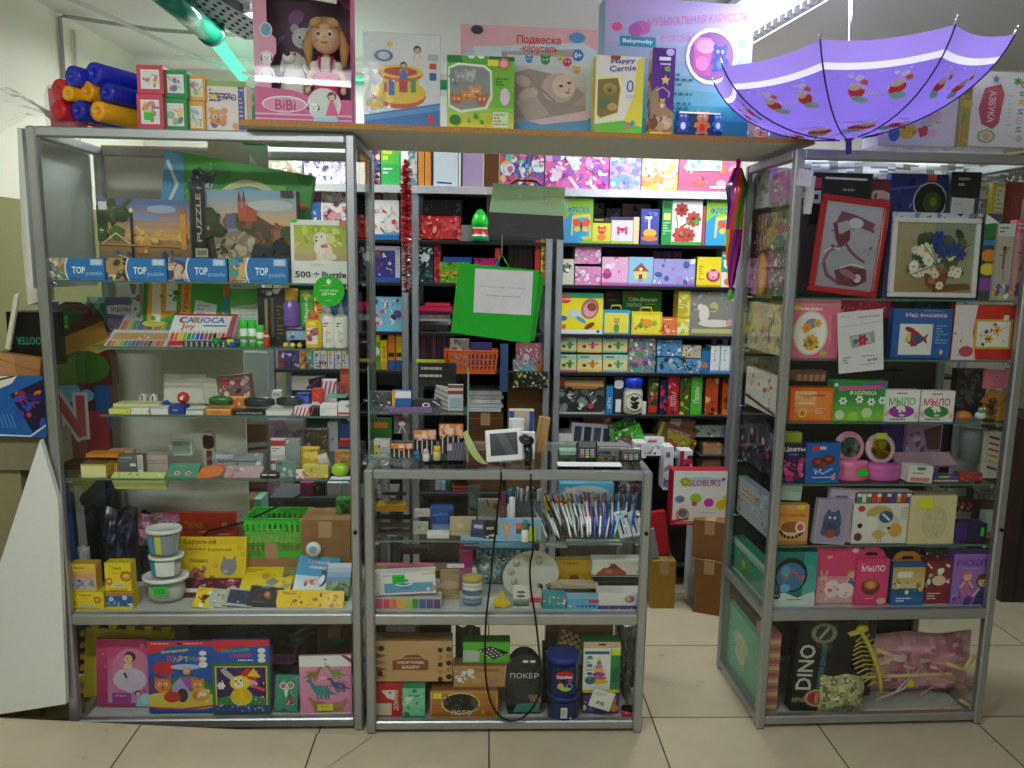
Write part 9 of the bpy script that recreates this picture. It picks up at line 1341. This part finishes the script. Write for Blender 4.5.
RI('blue_fish_kit','craft kit',(892,309,951,363),.06,.03,'R2','2c66b0',lambda a:[a.t('Мир вышивки',.55,.13,.11,'f0d0e0',w=.7),a.h(.5,.03,.95,.06,1,'9ac0e8'),a.r(.12,.3,.68,.92,'ecebe6'),a.fish(.38,.6,.19,'3a5a90','b02c28',1),a.l([(.33,.45),(.33,.75)],.03,'a82c28'),a.e(.3,.42,.12,.05,'b02c28',20),a.h(.74,.32,.94,.72,7,'9ac0e0'),a.e(.85,.86,.04,.05,'f0b8a8'),a.r(0,.97,1,1,'1a4a88')],'blue embroidery kit with a red and yellow fish',side='1c4a88',tagp=None)
RI('sunflower_kit','craft kit',(953,305,1018,364),.05,.03,'R2','cc2e20',lambda a:[a.p([(0,0),(.34,0),(.3,.5),(.38,1),(0,1)],'e8dcdc'),a.n('c86a78 5a7a58 b0a8b0',16,.02,5,(.02,.05,.3,.95)),a.e(.22,.85,.14,.1,'c84a58'),a.r(.32,.26,.9,.8,'d8b03a'),a.r(.36,.3,.86,.76,'ece8dc'),a.fl(.55,.62,.08,'f0c030','5a3818'),a.fl(.66,.46,.08,'f0c030','8a5a20'),a.n('2a3448 4a5a68 38485c',16,.035,6,(.4,.35,.82,.72)),a.r(.74,.18,.82,.28,'e8d8d8')],'red and white kit with a picture of two sunflowers',side='a82018',top='d8d4a8')
RI('green_label_box','box',(898,299,914,306),.13,.02,ZS['R2']+.185,'c8dc98',None,'pale green label above the blue fish kit');RI('dark_green_kit','craft kit',(914,299,955,330),.12,.03,ZS['R2']+.12,'1f4a34',pic('2a6a48 123020',4,12),'dark green kit behind the blue fish kit')
RI('orange_henna_kit','craft kit',(790,388,833,423),.04,.05,'R3','ea6c20',lambda a:[a.r(.1,.1,.95,.95,'f08a40'),a.g(.1,.1,.6,.95,'f0c080','e88038',4),a.t('Чудо',.35,.25,.14,'c02828',w=.3),a.h(.5,.2,.9,.26,1,'8a3018',fill=.8),a.h(.2,.44,.7,.52,1,'f8e8c8'),a.ring(.3,.75,.1,.14,'f0d020'),a.e(.3,.75,.06,.05,'c87028'),a.h(.6,.6,.9,.8,3,'f8c898')],'orange kit with red lettering and a yellow ring',side='c05018')
RI('brown_bottles_pack','bottles',(795,371,826,388),.08,.04,ZS['R3']+.127,'7a4c3c',lambda a:[[a.r(.06+.19*i,.35,.2+.19*i,1,'b08870')for i in range(5)]],'row of small brown bottles on the orange kit')
RI('green_soap_kit','craft kit',(832,381,886,424),.05,.04,'R3','2c9444',lambda a:[a.g(0,.4,1,1,'3a9a48','8ad040',5),a.p([(.1,.14),(.9,.1),(.95,.18),(.1,.24)],'e05a98'),a.p([(.5,.08),(1,.0),(1,.1)],'7a58c0'),a.t('ФАБРИКА',.56,.3,.12,'f4f8f0',w=.5)]+[a.fl(u_,v_,.1,'f4f8f4','3a9a48',6)for u_,v_ in((.2,.5),(.5,.46),(.72,.52),(.92,.48))]+[a.e(.4,.9,.14,.13,'a8dc58'),a.e(.15,.85,.12,.12,'d8ecc8'),a.e(.65,.8,.14,.13,'c8e8b0'),a.e(.85,.9,.14,.12,'88cc40'),a.e(.05,.1,.05,.05,'e8e8f0')],'green kit with white daisies and apples')
def soap(c1,c2):return lambda a:[a.bg('f0f0ee'),a.h(.3,.08,.75,.13,1,'b84858',fill=.9),a.t('МЫЛО',.48,.36,.24,c1,w=.78),a.e(.48,.68,.42,.2,c2),a.e(.45,.56,.15,.07,'f4f4f4'),a.e(.44,.66,.05,.06,'f4f4f4'),a.e(.56,.64,.05,.06,'f4f4f4'),a.e(.5,.8,.1,.04,'f0d0d8'),a.e(.06,.75,.06,.1,'f0b0a8'),a.e(.92,.8,.06,.1,'f0b0a8'),a.h(.15,.9,.85,.96,1,'7a8a78',fill=.9)]
RI('soap_making_kit','craft kit',(885.5,390,919,424.5),.04,.03,'R3','f0f0ee',soap('5cb830','9a3aa0'),'white soap kit with green letters over a purple face',group='soap making kits');RI('soap_making_kit','craft kit',(920.5,391,954,424.5),.042,.03,'R3','f0f0ee',soap('e03038','28903a'),'white soap kit with red letters over a green face',group='soap making kits')
RI('blue_sheets','paper',(852,372,908,383),.14,.05,ZS['R3']+.155,'4a6a98',pic('7a9ac0 2a3a60 c8d0d8',6,14,.3),'blue paper packs lying on the green kit')
RI('dark_teal_kit','craft kit',(955,369,985,424),.14,.03,'R3','2c2428',pic('4a3a44 3a5a58 18141a 6a4a58',8,24,.1),'dark kit behind the eggs and figurines');RI('pink_heart_card','card',(984,370,1008,400),.12,.01,ZS['R3']+.10,'dc7490',lambda a:[a.ring(.5,.35,.1,.13,'f0c8d0'),a.e(.5,.36,.05,.05,'8a2a40'),a.h(.3,.75,.7,.8,1,'f0b0c0')],'pink card with a heart ring');RI('pale_green_wall_card','card',(1004,368,1024,424),.30,.01,'R3','8a8c6c',None,'olive board at the right rear of the third shelf')
m=MB();m.ball((0,0,.016),(.026,.02,.016),'d8842c','gloss',16);o=m.build('orange_egg');tag(o,'orange egg-shaped piece right of the soap kits','toy egg');o.location=world('R',at('R',963,420,.07)[0],.07,ZS['R3'])
t=tag(empty('white_frog_figurine',world('R',at('R',980,421,.08)[0],.08,ZS['R3'])),'small green and white figurine beside the orange egg','figurine');m=MB();m.ball((0,0,.014),(.02,.015,.014),'d8e0d0','gloss',12);m.ball((-.003,-.004,.032),(.012,.011,.01),'6aa068','gloss',10);m.build('body',t)
for q in(-1,1):m=MB();m.ball((q*.006-.003,-.012,.04),.0035,'f4f4f4','gloss',8);m.build('eye',t)
t=tag(empty('wooden_house',world('R',at('R',1003,424,.07)[0],.09,ZS['R3']),FR['R'][2]+.3),'small yellowish wooden toy house at the right end of the third shelf','toy house');m=MB();m.prism([(-.035,0),(.035,0),(.035,.05),(0,.085),(-.035,.05)],-.02,.04,'c8963c','matte');m.build('walls',t)
for q in(-1,1):m=MB();m.box((q*.022,.01,.073),(.062,.07,.005),'a87430','matte',rot=(0,q*.79,0));m.build('roof_side',t)
m=MB();m.box((.012,-.0206,.018),(.016,.001,.036),'5a3010','matte');m.build('door',t);m=MB();m.box((.012,-.0206,.053),(.02,.001,.01),'8a5a20','matte');m.build('window',t);m=MB();[m.ball((-.045+RR.uniform(-.012,.012),RR.uniform(-.01,.01),.025+RR.uniform(-.02,.045)),.009,RR.choice(['6a4a28','8a6a38','4a3820']),'matte',8)for _ in range(16)];m.build('dried_bush',t)
RI('flower_book','craft kit',(781,444,806,487),.04,.03,'R4','1e1c4c',lambda a:[a.t('Цветы',.5,.14,.14,'f4f0f8',w=.85),a.h(.3,.26,.8,.3,1,'b8a8d0'),a.n('c02068 e04088 8a1850 f060a0',34,.09,5,(.15,.4,.85,.9))],'dark blue kit with magenta flowers and white lettering');RI('lime_top_box','box',(782,433,802,444),.06,.03,ZS['R4']+.13,'9ab028',None,'lime box on the dark blue flower kit')
RI('blue_biscuit_kit','craft kit',(806,443,840,487),.035,.03,'R4','1e60b0',lambda a:[a.r(.18,.08,.4,.2,'d83038'),a.h(.4,.09,.6,.18,1,'f0e8f0',fill=.9),a.e(.35,.48,.15,.12,'6a2c18'),a.e(.65,.42,.17,.13,'6a2c18'),a.e(.5,.55,.1,.08,'8a3c20'),a.e(.35,.46,.07,.05,'b84830'),a.e(.66,.4,.08,.05,'b84830'),a.l([(.25,.66),(.5,.76),(.78,.64)],.05,'88b8e0'),a.n('e8f4f8 48a0e0',8,.03,4,(.2,.6,.9,.8)),a.l([(.2,.85),(.8,.85)],.03,'a8d0f0'),a.e(.82,.85,.06,.07,'e090a0'),a.h(.3,.97,.9,1,1,'3ac048')],'bright blue kit with brown biscuits',side='143c78',roll=-1)
def compact(px,rpx,pyl,pyt,c,cl,ci,label,tg=None):
 u,v,z,W,H=solve('R',(px-rpx,pyl,px+rpx,486),.06,'R4',0);r=W/2;t=tag(empty('round_casket',world('R',u,v+r*.7,z),FR['R'][2]),label,'casket');m=MB();m.lathe([(r*.94,0),(r,.004),(r,H*.5),(r*.97,H*.56),(r,H*.6),(r,H*.95),(r*.9,H)],c,'gloss',26,sy=.7);m.build('box',t)
 R2=.052;m=MB();zt=at('R',px,pyt,v+r)[1]-z;m.lathe([(R2*.9,0),(R2,.003),(R2,.012),(R2*.9,.014)],cl,'gloss',26,(0,r*.45,zt),(math.radians(80),0,0));m.build('open_lid',t);m=MB();m.lathe([(0,0),(R2*.68,0)],ci,'card',22,(0,r*.45-.0155,zt+.001),(math.radians(80),0,0));m.build('mirror',t)
 m=MB();m.tube([(r*.1,r*.55,H),(r*.1,r*.5,zt-R2*.8)],.004,c,'gloss',8);m.build('hinge',t)
 if tg:price(t,r*2,H,0,tg,.5,.034,.024,'2ad040','').location=(0,-r*.72,0)
compact(856,17,463,447,'e878a8','e098b0','98a094','pink round casket with an open grey mirror lid and green tag',.68);compact(888,18,466,449,'d060b0','d8b8c8','e0b020','magenta-pink round casket with a yellow disc in its open lid')
t_=item('R','lime_price_tag','price tag',(876,433,887,439),.09,.001,'c8d828',None,'lime paper tag above the yellow-disc casket',z=None)
RI('lilac_kit','craft kit',(905,425,940,487),.16,.02,'R4','a080a8',lambda a:[a.n('b890b8 6a4a5a 7a3a48 c8a8c0',26,.08,4),a.p([(.45,.1),(.95,.0),(.95,.5),(.6,.5)],'5a3a3c')],'dusky lilac kit behind the bead board');RI('purple_kit','craft kit',(880,426,904,487),.18,.02,'R4','3a2470',None,'deep purple kit behind the yellow-disc casket');RI('black_strip_kit','craft kit',(940,424,950,487),.17,.02,'R4','121014',None,'narrow black kit right of the lilac one')
RI('bead_board','bead board',(897,452,956,474),.09,.01,ZS['R4']+.05,'ac8894',lambda a:[a.n('e0c8b8 7a5a60 c8a070 f0e8e0 6a4a50',60,.035,5)],'pinkish flat board dotted with beads',lean=58,wrap=False)
RI('white_green_box','box',(908,467,932,488),.04,.05,'R4','e4dcd8',lambda a:[a.e(.5,.15,.3,.1,'3a8a58'),a.h(.15,.4,.85,.55,1,'a86a78'),a.r(.1,.7,.9,.92,'e08a70')],'small white and salmon box under the bead board',roll=3);RI('blue_car_shape','toy',(933,476,958,487),.06,.03,'R4','40509a',lambda a:[a.p([(.2,0),(.7,0),(.6,.3),(.25,.3)],'d8d830'),a.r(0,.75,1,1,'c8b8b8')],'low blue and yellow piece right of the salmon box');RI('red_shell_shape','toy',(959,473,982,487),.07,.03,'R4','a83a38',pic('d86050 4a2028',4,10,.2),'low red piece right of the blue one')
t,r,H=LT('R','clear_cylinder','cylinder',969,428,472,.12,15,[(.95,0),(1,.02),(1,.98),(.95,1)],['7a8488']*3,'large greyish clear cylinder at the right of the fourth shelf',ZS['R4']+.06,n=26,mat='clearbox');m=MB();m.lathe([(r*.6,.005),(r*.6,H*.95)],'6a7074','matte',20);m.build('roll_inside',t)
RI('brush_set_card','brushes',(982,432,999,480),.10,.02,'R4','d0c8c0',lambda a:[a.bg('d0ccc4')]+[a.l([(.35,.1+.13*i),(.9,.16+.13*i)],.05,['2a2428','c02838','d83a30','d88a30','b8c030','3a4a38'][i])for i in range(6)],'white card with a ladder of coloured strokes by the right post')
RI('tan_pearl_kit','craft kit',(775,505,808,548),.04,.03,'R5','d4a060',lambda a:[a.t('БРАСЛЕТЫ',.5,.25,.09,'8a4818',w=.8),a.p([(0,.1),(1,.12),(1,.4),(0,.45)],'e0963c'),a.t('Бусинки',.5,.26,.12,'b86820',w=.76),a.e(.5,.62,.34,.2,'e8c890'),a.e(.5,.56,.28,.14,'9a5828'),[a.e(.5+.34*math.cos(.35+i*.36),.62+.2*math.sin(.35+i*.36),.04,.045,'2a1c14')for i in range(8)],a.e(.76,.56,.13,.14,'f0e8e0'),a.e(.76,.56,.09,.1,'d85a70'),a.r(0,.9,1,1,'b07838'),a.e(.75,.06,.1,.06,'e8d828')],'tan bracelet kit with dark beads');RI('pale_mint_card','card',(779,484,801,504),.06,.01,ZS['R5']+.145,'b0c8bc',None,'pale mint card above the tan bracelet kit',roll=4)
RI('lilac_octopus_kit','craft kit',(814,501,846,546),.03,.02,'R5','b0a4c0',lambda a:[a.p([(.08,.02),(.95,.02),(.92,.95),(.05,.95)],'a49ab8'),a.e(.32,.4,.05,.2,'3a4668',14),a.e(.7,.4,.05,.2,'3a4668',-14),a.e(.5,.42,.2,.16,'4a5880'),a.e(.42,.4,.03,.03,'e8e8f0'),a.e(.58,.4,.03,.03,'e8e8f0'),a.e(.5,.68,.22,.16,'3c4870'),a.e(.5,.76,.14,.1,'9a4a3c'),a.e(.28,.72,.06,.1,'4a5880'),a.e(.72,.72,.06,.1,'4a5880')],'lilac kit with a dark blue long-eared toy',roll=4);RI('lilac_title_card','craft kit',(826,490,853,546),.055,.02,'R5','c4b6cc',lambda a:[a.h(.2,.12,.9,.3,2,'6a5a78')],'pale lilac card with a title behind the long-eared toy kit',roll=3)
RI('white_dog_craft_kit','craft kit',(853,492,911,547.5),.045,.04,'R5','e4e1d6',lambda a:[a.r(0,0,1,.22,'5a4a60')]+[a.r(.04+.085*i,.03,.11+.085*i,.2,['2a9a68','e8e4e0','3a9a48','e03a38','e86a28','7a3a30','6a3a88','5a4a98','e09a28','c83a48','2a4aa8'][i])for i in range(11)]+[a.r(.04+.085*i,.03,.11+.085*i,.09,'f0f0ec')for i in range(0,11,2)]+[a.e(.45,.42,.26,.16,'c8b060'),a.e(.55,.62,.3,.22,'d8d0c0'),a.e(.3,.62,.16,.16,'e8e4dc'),a.e(.56,.48,.14,.12,'3a5a98'),a.l([(.5,.42),(.62,.54)],.04,'e8e8e8'),a.e(.74,.74,.13,.13,'d8a838'),a.e(.45,.82,.12,.08,'d0b058'),a.e(.62,.7,.03,.03,'2a2420'),a.e(.13,.32,.07,.06,'c83a48'),a.e(.1,.87,.08,.08,'6a3a38'),a.t('11',.48,.93,.08,'b86a58',w=.06),a.e(.12,.65,.05,.05,'2a2a28'),a.h(.82,.3,.98,.55,5,'9a9688')],'white kit with dogs and a row of coloured marker caps')
RI('cream_oval_box','box',(909,495.5,955,548),.035,.06,'R5','dacea0',lambda a:[a.e(.55,.55,.26,.34,'c4b888',n=26),a.e(.55,.55,.24,.32,'d0c494',n=26),a.n('c8bc8c d8cca0 bcb080',40,.04,4,(.4,.3,.7,.8))],'cream box with a large embossed oval and a yellow tag',side='b8a870',tagp=dict(u=.32,v=.16,w=.05,h=.035,col='e0e028'))
RI('violet_pouch','pouch',(954,523,986,548),.05,.05,'R5','3a2468',lambda a:[a.g(0,0,.4,1,'4a2c80','3a2468',3,True),a.r(.4,0,1,1,'2a1c40')],'deep violet pouch with a tiny green tag',tagp=dict(u=.86,v=.45,w=.012,h=.03,col='2ad040'),bev=.006);RI('red_dark_stock','box',(954,499,972,522),.12,.04,ZS['R5']+.085,'4a2024',pic('8a4a48 2a1416 a89088',5,14,.14),'dark red stock above the violet pouch');RI('green_top_stock','box',(941,484,972,498),.14,.05,ZS['R5']+.165,'2a3a2c',pic('3a8a48 a8948c 6a5a58',6,14,.2),'green and grey stock near the top of the fifth shelf');RI('white_bottle_box','box',(984,512,999,547),.09,.03,'R5','c0c8c0',lambda a:[a.r(0,.8,1,1,'b8b838'),a.e(.4,.85,.12,.08,'c85a38')],'whitish box with a yellow foot beside the violet pouch');RI('teal_grey_stock','box',(973,489,998,512),.15,.04,ZS['R5']+.12,'4a5a58',pic('8a9a90 2a3a38 a08a78',7,14,.14),'grey-green stock at the right rear of the fifth shelf')
def handlebox(rect,c,art,label,v=.035,name='gift_kit_box',hc=None):
 o=RI(name,'craft kit',rect,v,.04,'R6',c,art,label,side=c);W,H=o['_w'],o['_h'];m=MB();m.prism([(-W*.46,H),(W*.46,H),(W*.36,H+W*.2),(W*.2,H+W*.3),(-W*.2,H+W*.3),(-W*.36,H+W*.2)],.018,.022,hc or c,'card');m.prism([(-W*.22,H+W*.06),(W*.22,H+W*.06),(W*.14,H+W*.16),(-W*.14,H+W*.16)],.0172,.0178,'201a1c','card');m.build('handle',o);return o
RI('teal_ball_kit','craft kit',(772,552,816,607),.035,.06,'R6','1e7a74',lambda a:[a.g(.7,0,1,1,'2a9a90','58b8b0',4),a.e(.42,.42,.3,.32,'101418'),a.e(.42,.45,.26,.26,'3a7aa8'),a.e(.3,.35,.08,.1,'58a0c8')]+[a.e(.22+.06*i,.42+.07*math.sin(i*1.1),.028,.028,'e04a38')for i in range(9)]+[a.p([(0,.8),(.3,.74),(.6,.84),(.95,.72),(1,.8),(1,1),(0,1)],'d0e0dc'),a.e(.3,.66,.1,.08,'6ab0d8'),a.hd(.12,.8,.07,'3a3a50','long'),a.h(.35,.86,.85,.9,1,'5a7a78')],'teal kit with a blue ball hung with red beads',side='0f5850')
RI('pink_doll_kit','craft kit',(815,548,859,607.5),.05,.04,'R6','dc4478',lambda a:[a.e(.3,.16,.05,.03,'f0a090'),a.g(.05,.5,.95,.98,'e090a8','d8b0a8',3),a.hd(.2,.56,.08,'d8a888','long'),a.gi(.82,.46,.07,hair='c88a40',dress='3a6ac0'),a.e(.4,.72,.14,.16,'f0d8d8'),a.e(.7,.75,.16,.14,'f4e0e0'),a.n('c84a88 f0c8d8 e8c858 b85a68',18,.04,6,(.1,.6,.95,.95)),a.e(.86,.04,.06,.04,'f0c8d0')],'hot pink kit with a rabbit and a girl',side='a82850')
handlebox((856,559,888,607.5),'de4078',lambda a:[a.t('МЫЛО',.5,.2,.13,'f8f0f4',w=.72),a.h(.1,.1,.25,.13,1,'f8c8d8'),a.e(.46,.6,.2,.17,'7a3818'),a.e(.46,.55,.14,.1,'c87830'),a.e(.46,.56,.08,.07,'e0a050'),a.h(.3,.84,.7,.87,1,'f8c8d8'),a.e(.82,.9,.1,.07,'d8c8a8')],'pink soap kit box with a handle and a golden brown shape',name='soap_gift_box')
handlebox((892,563,924,607.5),'245c94',lambda a:[a.g(0,.1,1,.6,'c8a858','d8c890',4),a.h(.15,.2,.85,.36,1,'f0f0e0',fill=.9),a.n('e8dcb0 8a7a38 f4ecd8 c8b060',20,.07,5,(.05,.4,.95,.7)),a.r(0,.76,1,1,'1e68b0'),a.h(.15,.82,.85,.94,2,'e8f0f8')],'blue and gold kit box with a handle',name='gift_kit_box',hc='b87830')
RI('crimson_dog_kit','craft kit',(925,561,951,607.5),.045,.04,'R6','8c2836',lambda a:[a.n('e8dcc8 3a3438 c8a888 f0e8e0 5a4448',26,.09,6,(.05,.02,.95,.6)),a.e(.5,.45,.16,.12,'e8c8b0'),a.h(.1,.74,.9,.92,3,'f0d8d8')],'crimson kit with pale animals right of the blue and gold one')
RI('dark_top_stock','box',(925,550,951,561),.08,.03,ZS['R6']+.155,'3a3634',pic('8a8880 d8d8d8',5,8,.2),'dark silver-topped pack on the crimson kit')
RI('excavation_kit','craft kit',(952,554,997,608),.035,.05,'R6','9a70c4',lambda a:[a.t('РАСКОПКИ',.5,.17,.13,'5a2890',w=.85),a.h(.2,.28,.8,.3,1,'c8a8e0'),a.gi(.33,.44,.085,hair='d87a88',dress='c86aa0'),a.gi(.68,.54,.11,hair='6a3820',dress='3a3a80'),a.n('7a3ab0 b890d8 5a2890',22,.06,5,(.02,.7,.98,.98))],'violet excavation kit with two cartoon children',side='6a3a98')
def dino(a):
 a.bg('16181a');a.p([(.25,0),(.7,.05),(.6,.35),(.35,.3)],'3a3a2c');a.t('DINO',.2,.52,.17,'c8ccc0',rot=-90,w=.5);a.t('РАСКОПКИ ДИНОЗАВР',.5,.5,.07,'58909c',rot=-90,w=.5);a.e(.45,.14,.14,.11,'8a8a70');a.e(.45,.14,.09,.08,'3a3c30');a.l([(.38,.2),(.52,.08)],.03,'a8a88c');a.t('ИЗУЧАЙ',.14,.88,.07,'b0b4a8',w=.22)
 a.e(.46,.86,.13,.1,'c8a078');a.e(.46,.86,.1,.075,'a83428');a.r(.44,.8,.455,.92,'e0c8a8');a.r(.475,.8,.49,.92,'e0c8a8')
def dinokit():
 o=RI('dinosaur_excavation_kit','craft kit',(792,622,848,713),.05,.04,'R7','16181a',dino,'black dinosaur kit box with big pale upright letters',roll=3)
dinokit()
def skeleton():
 u,v,z,W,H=solve('R',(838,628,884,704),.045,ZS['R7']+.04,0);t=tag(empty('dinosaur_skeleton',world('R',u,.045,z),FR['R'][2]),'yellowish toy dinosaur skeleton in front of the black kit','toy dinosaur');c='c8b848';m=MB();sp=[Vector((W*(-.1+.5*s_+.16*math.sin(s_*2.6)),0,H*(.98-s_*.85)))for s_ in[i/14 for i in range(15)]];m.tube(sp,[.006+.003*math.sin(i/14*PI)for i in range(15)],c,'matte',8);m.build('spine',t);m=MB();m.ball((-W*.06,-.004,H*1.0),(.022,.012,.014),c,'matte',12);m.prism([(-W*.35,H*.93),(-W*.1,H*.99),(-W*.05,H*.94),(-W*.3,H*.90)],-.006,.004,c,'matte');m.build('skull',t)
 for i in range(2,13):
  p=sp[i];L=.035*math.sin(PI*(i-1)/13)+.012;m=MB();m.tube([p,p+Vector((-L*1.1,-.012,.010)),p+Vector((-L*1.9,-.016,-.004))],.0022,c,'matte',6);m.build('rib',t);m=MB();m.tube([p,p+Vector((L*.8,.004,.012))],.002,c,'matte',6);m.build('spine_spike',t)
skeleton()
bag('R',(822,678,866,714),.03,.04,'a8a878','c8c494 6a6a48 8a8a5c d8d8b8',51,'crumpled bag with a yellow-green mass at the foot of the black kit',z='R7')
bag('R',(850,622,876,712),.12,.05,'20221f','585c58 0f1110 3a3e3a',52,'shiny black crinkled bag between the dinosaur kit and the pink bag',z='R7')
item('R','pink_stripe_roll','play mat',(765,634,779,708),.06,.10,'c88a88',lambda a:[[a.r(0,i/12,1,(i+.55)/12,['b8606c','d8c890'][i%2])for i in range(12)]],'rolled play mat edge with pink and cream stripes',z='R7')
bag('R',(868,640,978,712),.12,.12,'d898a8','e8b0bc c07888 b0687c e8c8cc',53,'large bag of pink material in the right cabinet bottom',z='R7',n=18)
RI('brown_weave_pack','pack',(878,622,962,650),.26,.04,ZS['R7']+.24,'4a3a30',pic('6a5a48 2c221c 7a4a58',6,30,.15),'brown patterned pack above the pink bag')
def stick(x0,y0,x1,y1,v,r,label):
 a_=at('R',x0,y0,v);b_=at('R',x1,y1,v);L=math.hypot(b_[0]-a_[0],b_[1]-a_[1]);m=MB();m.lathe([(r*.6,0),(r,.004),(r,L-.004),(r*.6,L)],'d8bc88','matte',12);o=m.build('wooden_stick');tag(o,label,'wooden stick');o.location=world('R',a_[0],v,a_[1]);o.rotation_euler=(0,math.atan2(b_[0]-a_[0],b_[1]-a_[1]),FR['R'][2])
stick(862,677,952,674,.06,.006,'long pale wooden stick across the middle of the pink bag');stick(864,712,962,708,.05,.008,'long pale wooden stick lying at the bottom of the pink bag');stick(945,663,962,669,.05,.008,'short pale stick left of the upright one');stick(964,670,975,654,.05,.008,'short pale stick standing at the right of the pink bag');stick(876,649,892,656,.05,.009,'short thick pale stick at the upper left of the pink bag');stick(960,700,978,711,.05,.008,'short pale stick at the lower right of the pink bag')
for i,(pts,c)in enumerate((([(876,700),(905,690),(925,668),(938,690),(925,700)],'c8b8a8'),([(930,660),(950,680),(975,690),(960,705)],'b8a078'),([(880,665),(905,655),(912,680),(895,700)],'d8ccc0'))):
 m=MB();m.tube([world('R',*((lambda q:(q[0],.045+.008*k,q[1]))(at('R',x,y,.045))))for k,(x,y)in enumerate(pts)],.003,c,'cloth',6);o=m.build('twine');tag(o,['grey','tan','pale'][i]+' loop of twine over the pink bag','twine')
item('R','yellow_tag','price tag',(908,681,914,687),.045,.001,'d8d020',None,'tiny yellow tag on the pink bag',z=None)
S=lambda name,cat,rect,v,t,z,bg,art,label,**k:item('S',name,cat,rect,v,t,bg,art,label,z=z,**k)
def sq(px0,px1,y0,y1):return(px0,y0,px1,y1)
S('white_strip_pack','pack',sq(753,770,172,208),.035,.03,None,'c8d4dc',pic('e8f0f4 a878a8 8aa0b0',3,10,.12),'white and blue pack near the side glass, top')
S('pink_lace_kit','craft kit',sq(772,788,172,206),.035,.03,None,'b88aa8',pic('e0c8dc 8a4a78 f0e8f0',4,14,.12),'mauve kit near the side glass, top right')
S('wreath_kit','craft kit',sq(757,788,212,254),.04,.03,None,'98786c',pic('c87868 b8a890 5a4038 d8b0a0 6a7a58',5,34,.12),'brown and red wreath-like kit seen through the side glass')
S('gold_feather_pack','pack',sq(755,768,250,298),.035,.02,None,'b88428',lambda a:[a.bg('6a4a28'),a.e(.5,.5,.3,.45,'d09a30'),a.e(.5,.45,.16,.35,'e8b848')],'long golden pack seen through the side glass')
S('green_bottle_pack','pack',sq(770,789,240,298),.035,.03,'R1','6a7a5c',pic('a8b098 38443a c8a0a8 e0d8d0',6,26,.08),'grey-green pack with pinkish spots seen through the side glass')
S('pink_grid_kit','craft kit',sq(745,757,258,298),.03,.02,'R1','c890b0',pic('f0d8e8 8a4a70',7,14,.12),'pink kit at the rear of the side glass, first shelf')
S('floral_card_pack','craft kit',sq(747,785,304,359),.035,.03,'R2','d0c8a8',pic('e8b0b8 a8b078 f0e8d0 c87a88 8aa068 e8d070',8,60,.09),'pastel floral craft pack seen through the side glass')
S('pale_floral_pack','craft kit',sq(748,782,362,372),.05,.02,ZS['R3']+.2,'c8c8b8',pic('b8687a 8a9a70 e0e0d8',9,20,.3),'pale flat floral pack below the second shelf at the side glass')
S('white_bead_card','craft kit',sq(745,776,372,423),.035,.02,'R3','e0dcd2',lambda a:[a.n('d86a28 e88a48 c8402c',16,.08,4,(.05,.15,.9,.45)),a.n('3a6a48 3a4a78 8a5a98 c86a88 a85a30',12,.05,5,(.1,.55,.9,.9)),a.l([(0,.75),(1,.95)],.08,'5a3a30')],'white kit with orange cups and small beads at the side glass')
S('doll_hair_pack','craft kit',sq(742,772,428,484),.035,.03,'R4','343044',lambda a:[a.hd(.3,.18,.1,'c89868','none'),a.hd(.7,.26,.1,'c89060','none'),a.n('8a90a8 d8d8e0 1c1a28 5a6a58 a82a40 c8c8d0',44,.09,6,(0,.3,1,1))],'dark kit with two tan doll heads at the side glass')
S('colour_box_kit','craft kit',sq(736,768,488,545),.035,.03,'R5','b0b8c4',lambda a:[a.r(.1,.2,.7,.5,'d8c8a8'),a.t('МИР',.4,.28,.12,'d08a38',w=.5),a.t('ИГРУШЕК',.42,.42,.09,'4a78b0',w=.55),a.n('c84a50 4a6aa0 e0e4e8 7a4a58 e8d8b0',26,.08,7,(0,.5,1,1)),a.n('6a88b0 e0e8f0',10,.08,8,(.6,0,1,.5))],'blue-grey kit with orange and blue lettering at the side glass')
S('green_soap_pack','craft kit',sq(730,765,552,605),.035,.04,'R6','4a9c7c',lambda a:[a.r(0,0,1,.18,'b0ccc0'),a.l([(0,.2),(1,.25)],.03,'e0f0e8'),a.e(.35,.35,.08,.06,'c83a38'),a.e(.45,.62,.3,.22,'7a9a38'),a.e(.4,.6,.18,.12,'a8b848'),a.n('3a7a58 88c0a0',12,.07,5)],'green pack with a red and olive shape at the side glass')
S('mint_cat_mat','play mat',sq(723,758,622,712),.03,.02,'R7','5cb48c',lambda a:[a.e(.5,.4,.3,.14,'a8c8a0'),a.hd(.5,.38,.11,'c8ccb0','cat'),a.e(.5,.58,.2,.14,'b8c4a0'),a.n('4aa07c 78c8a4',26,.05,6)],'mint green play mat with a pale cat at the lower side glass')
item('W','brown_cupboard','cupboard',(1012,420,1075,590),3.5,.3,'3a2c24',lambda a:[a.g(0,0,1,1,'40302a','2c221c',3),a.l([(.2,0),(.2,1)],.02,'1a1410')],'dark brown cupboard at the right edge, behind the cabinet',z=0.0)
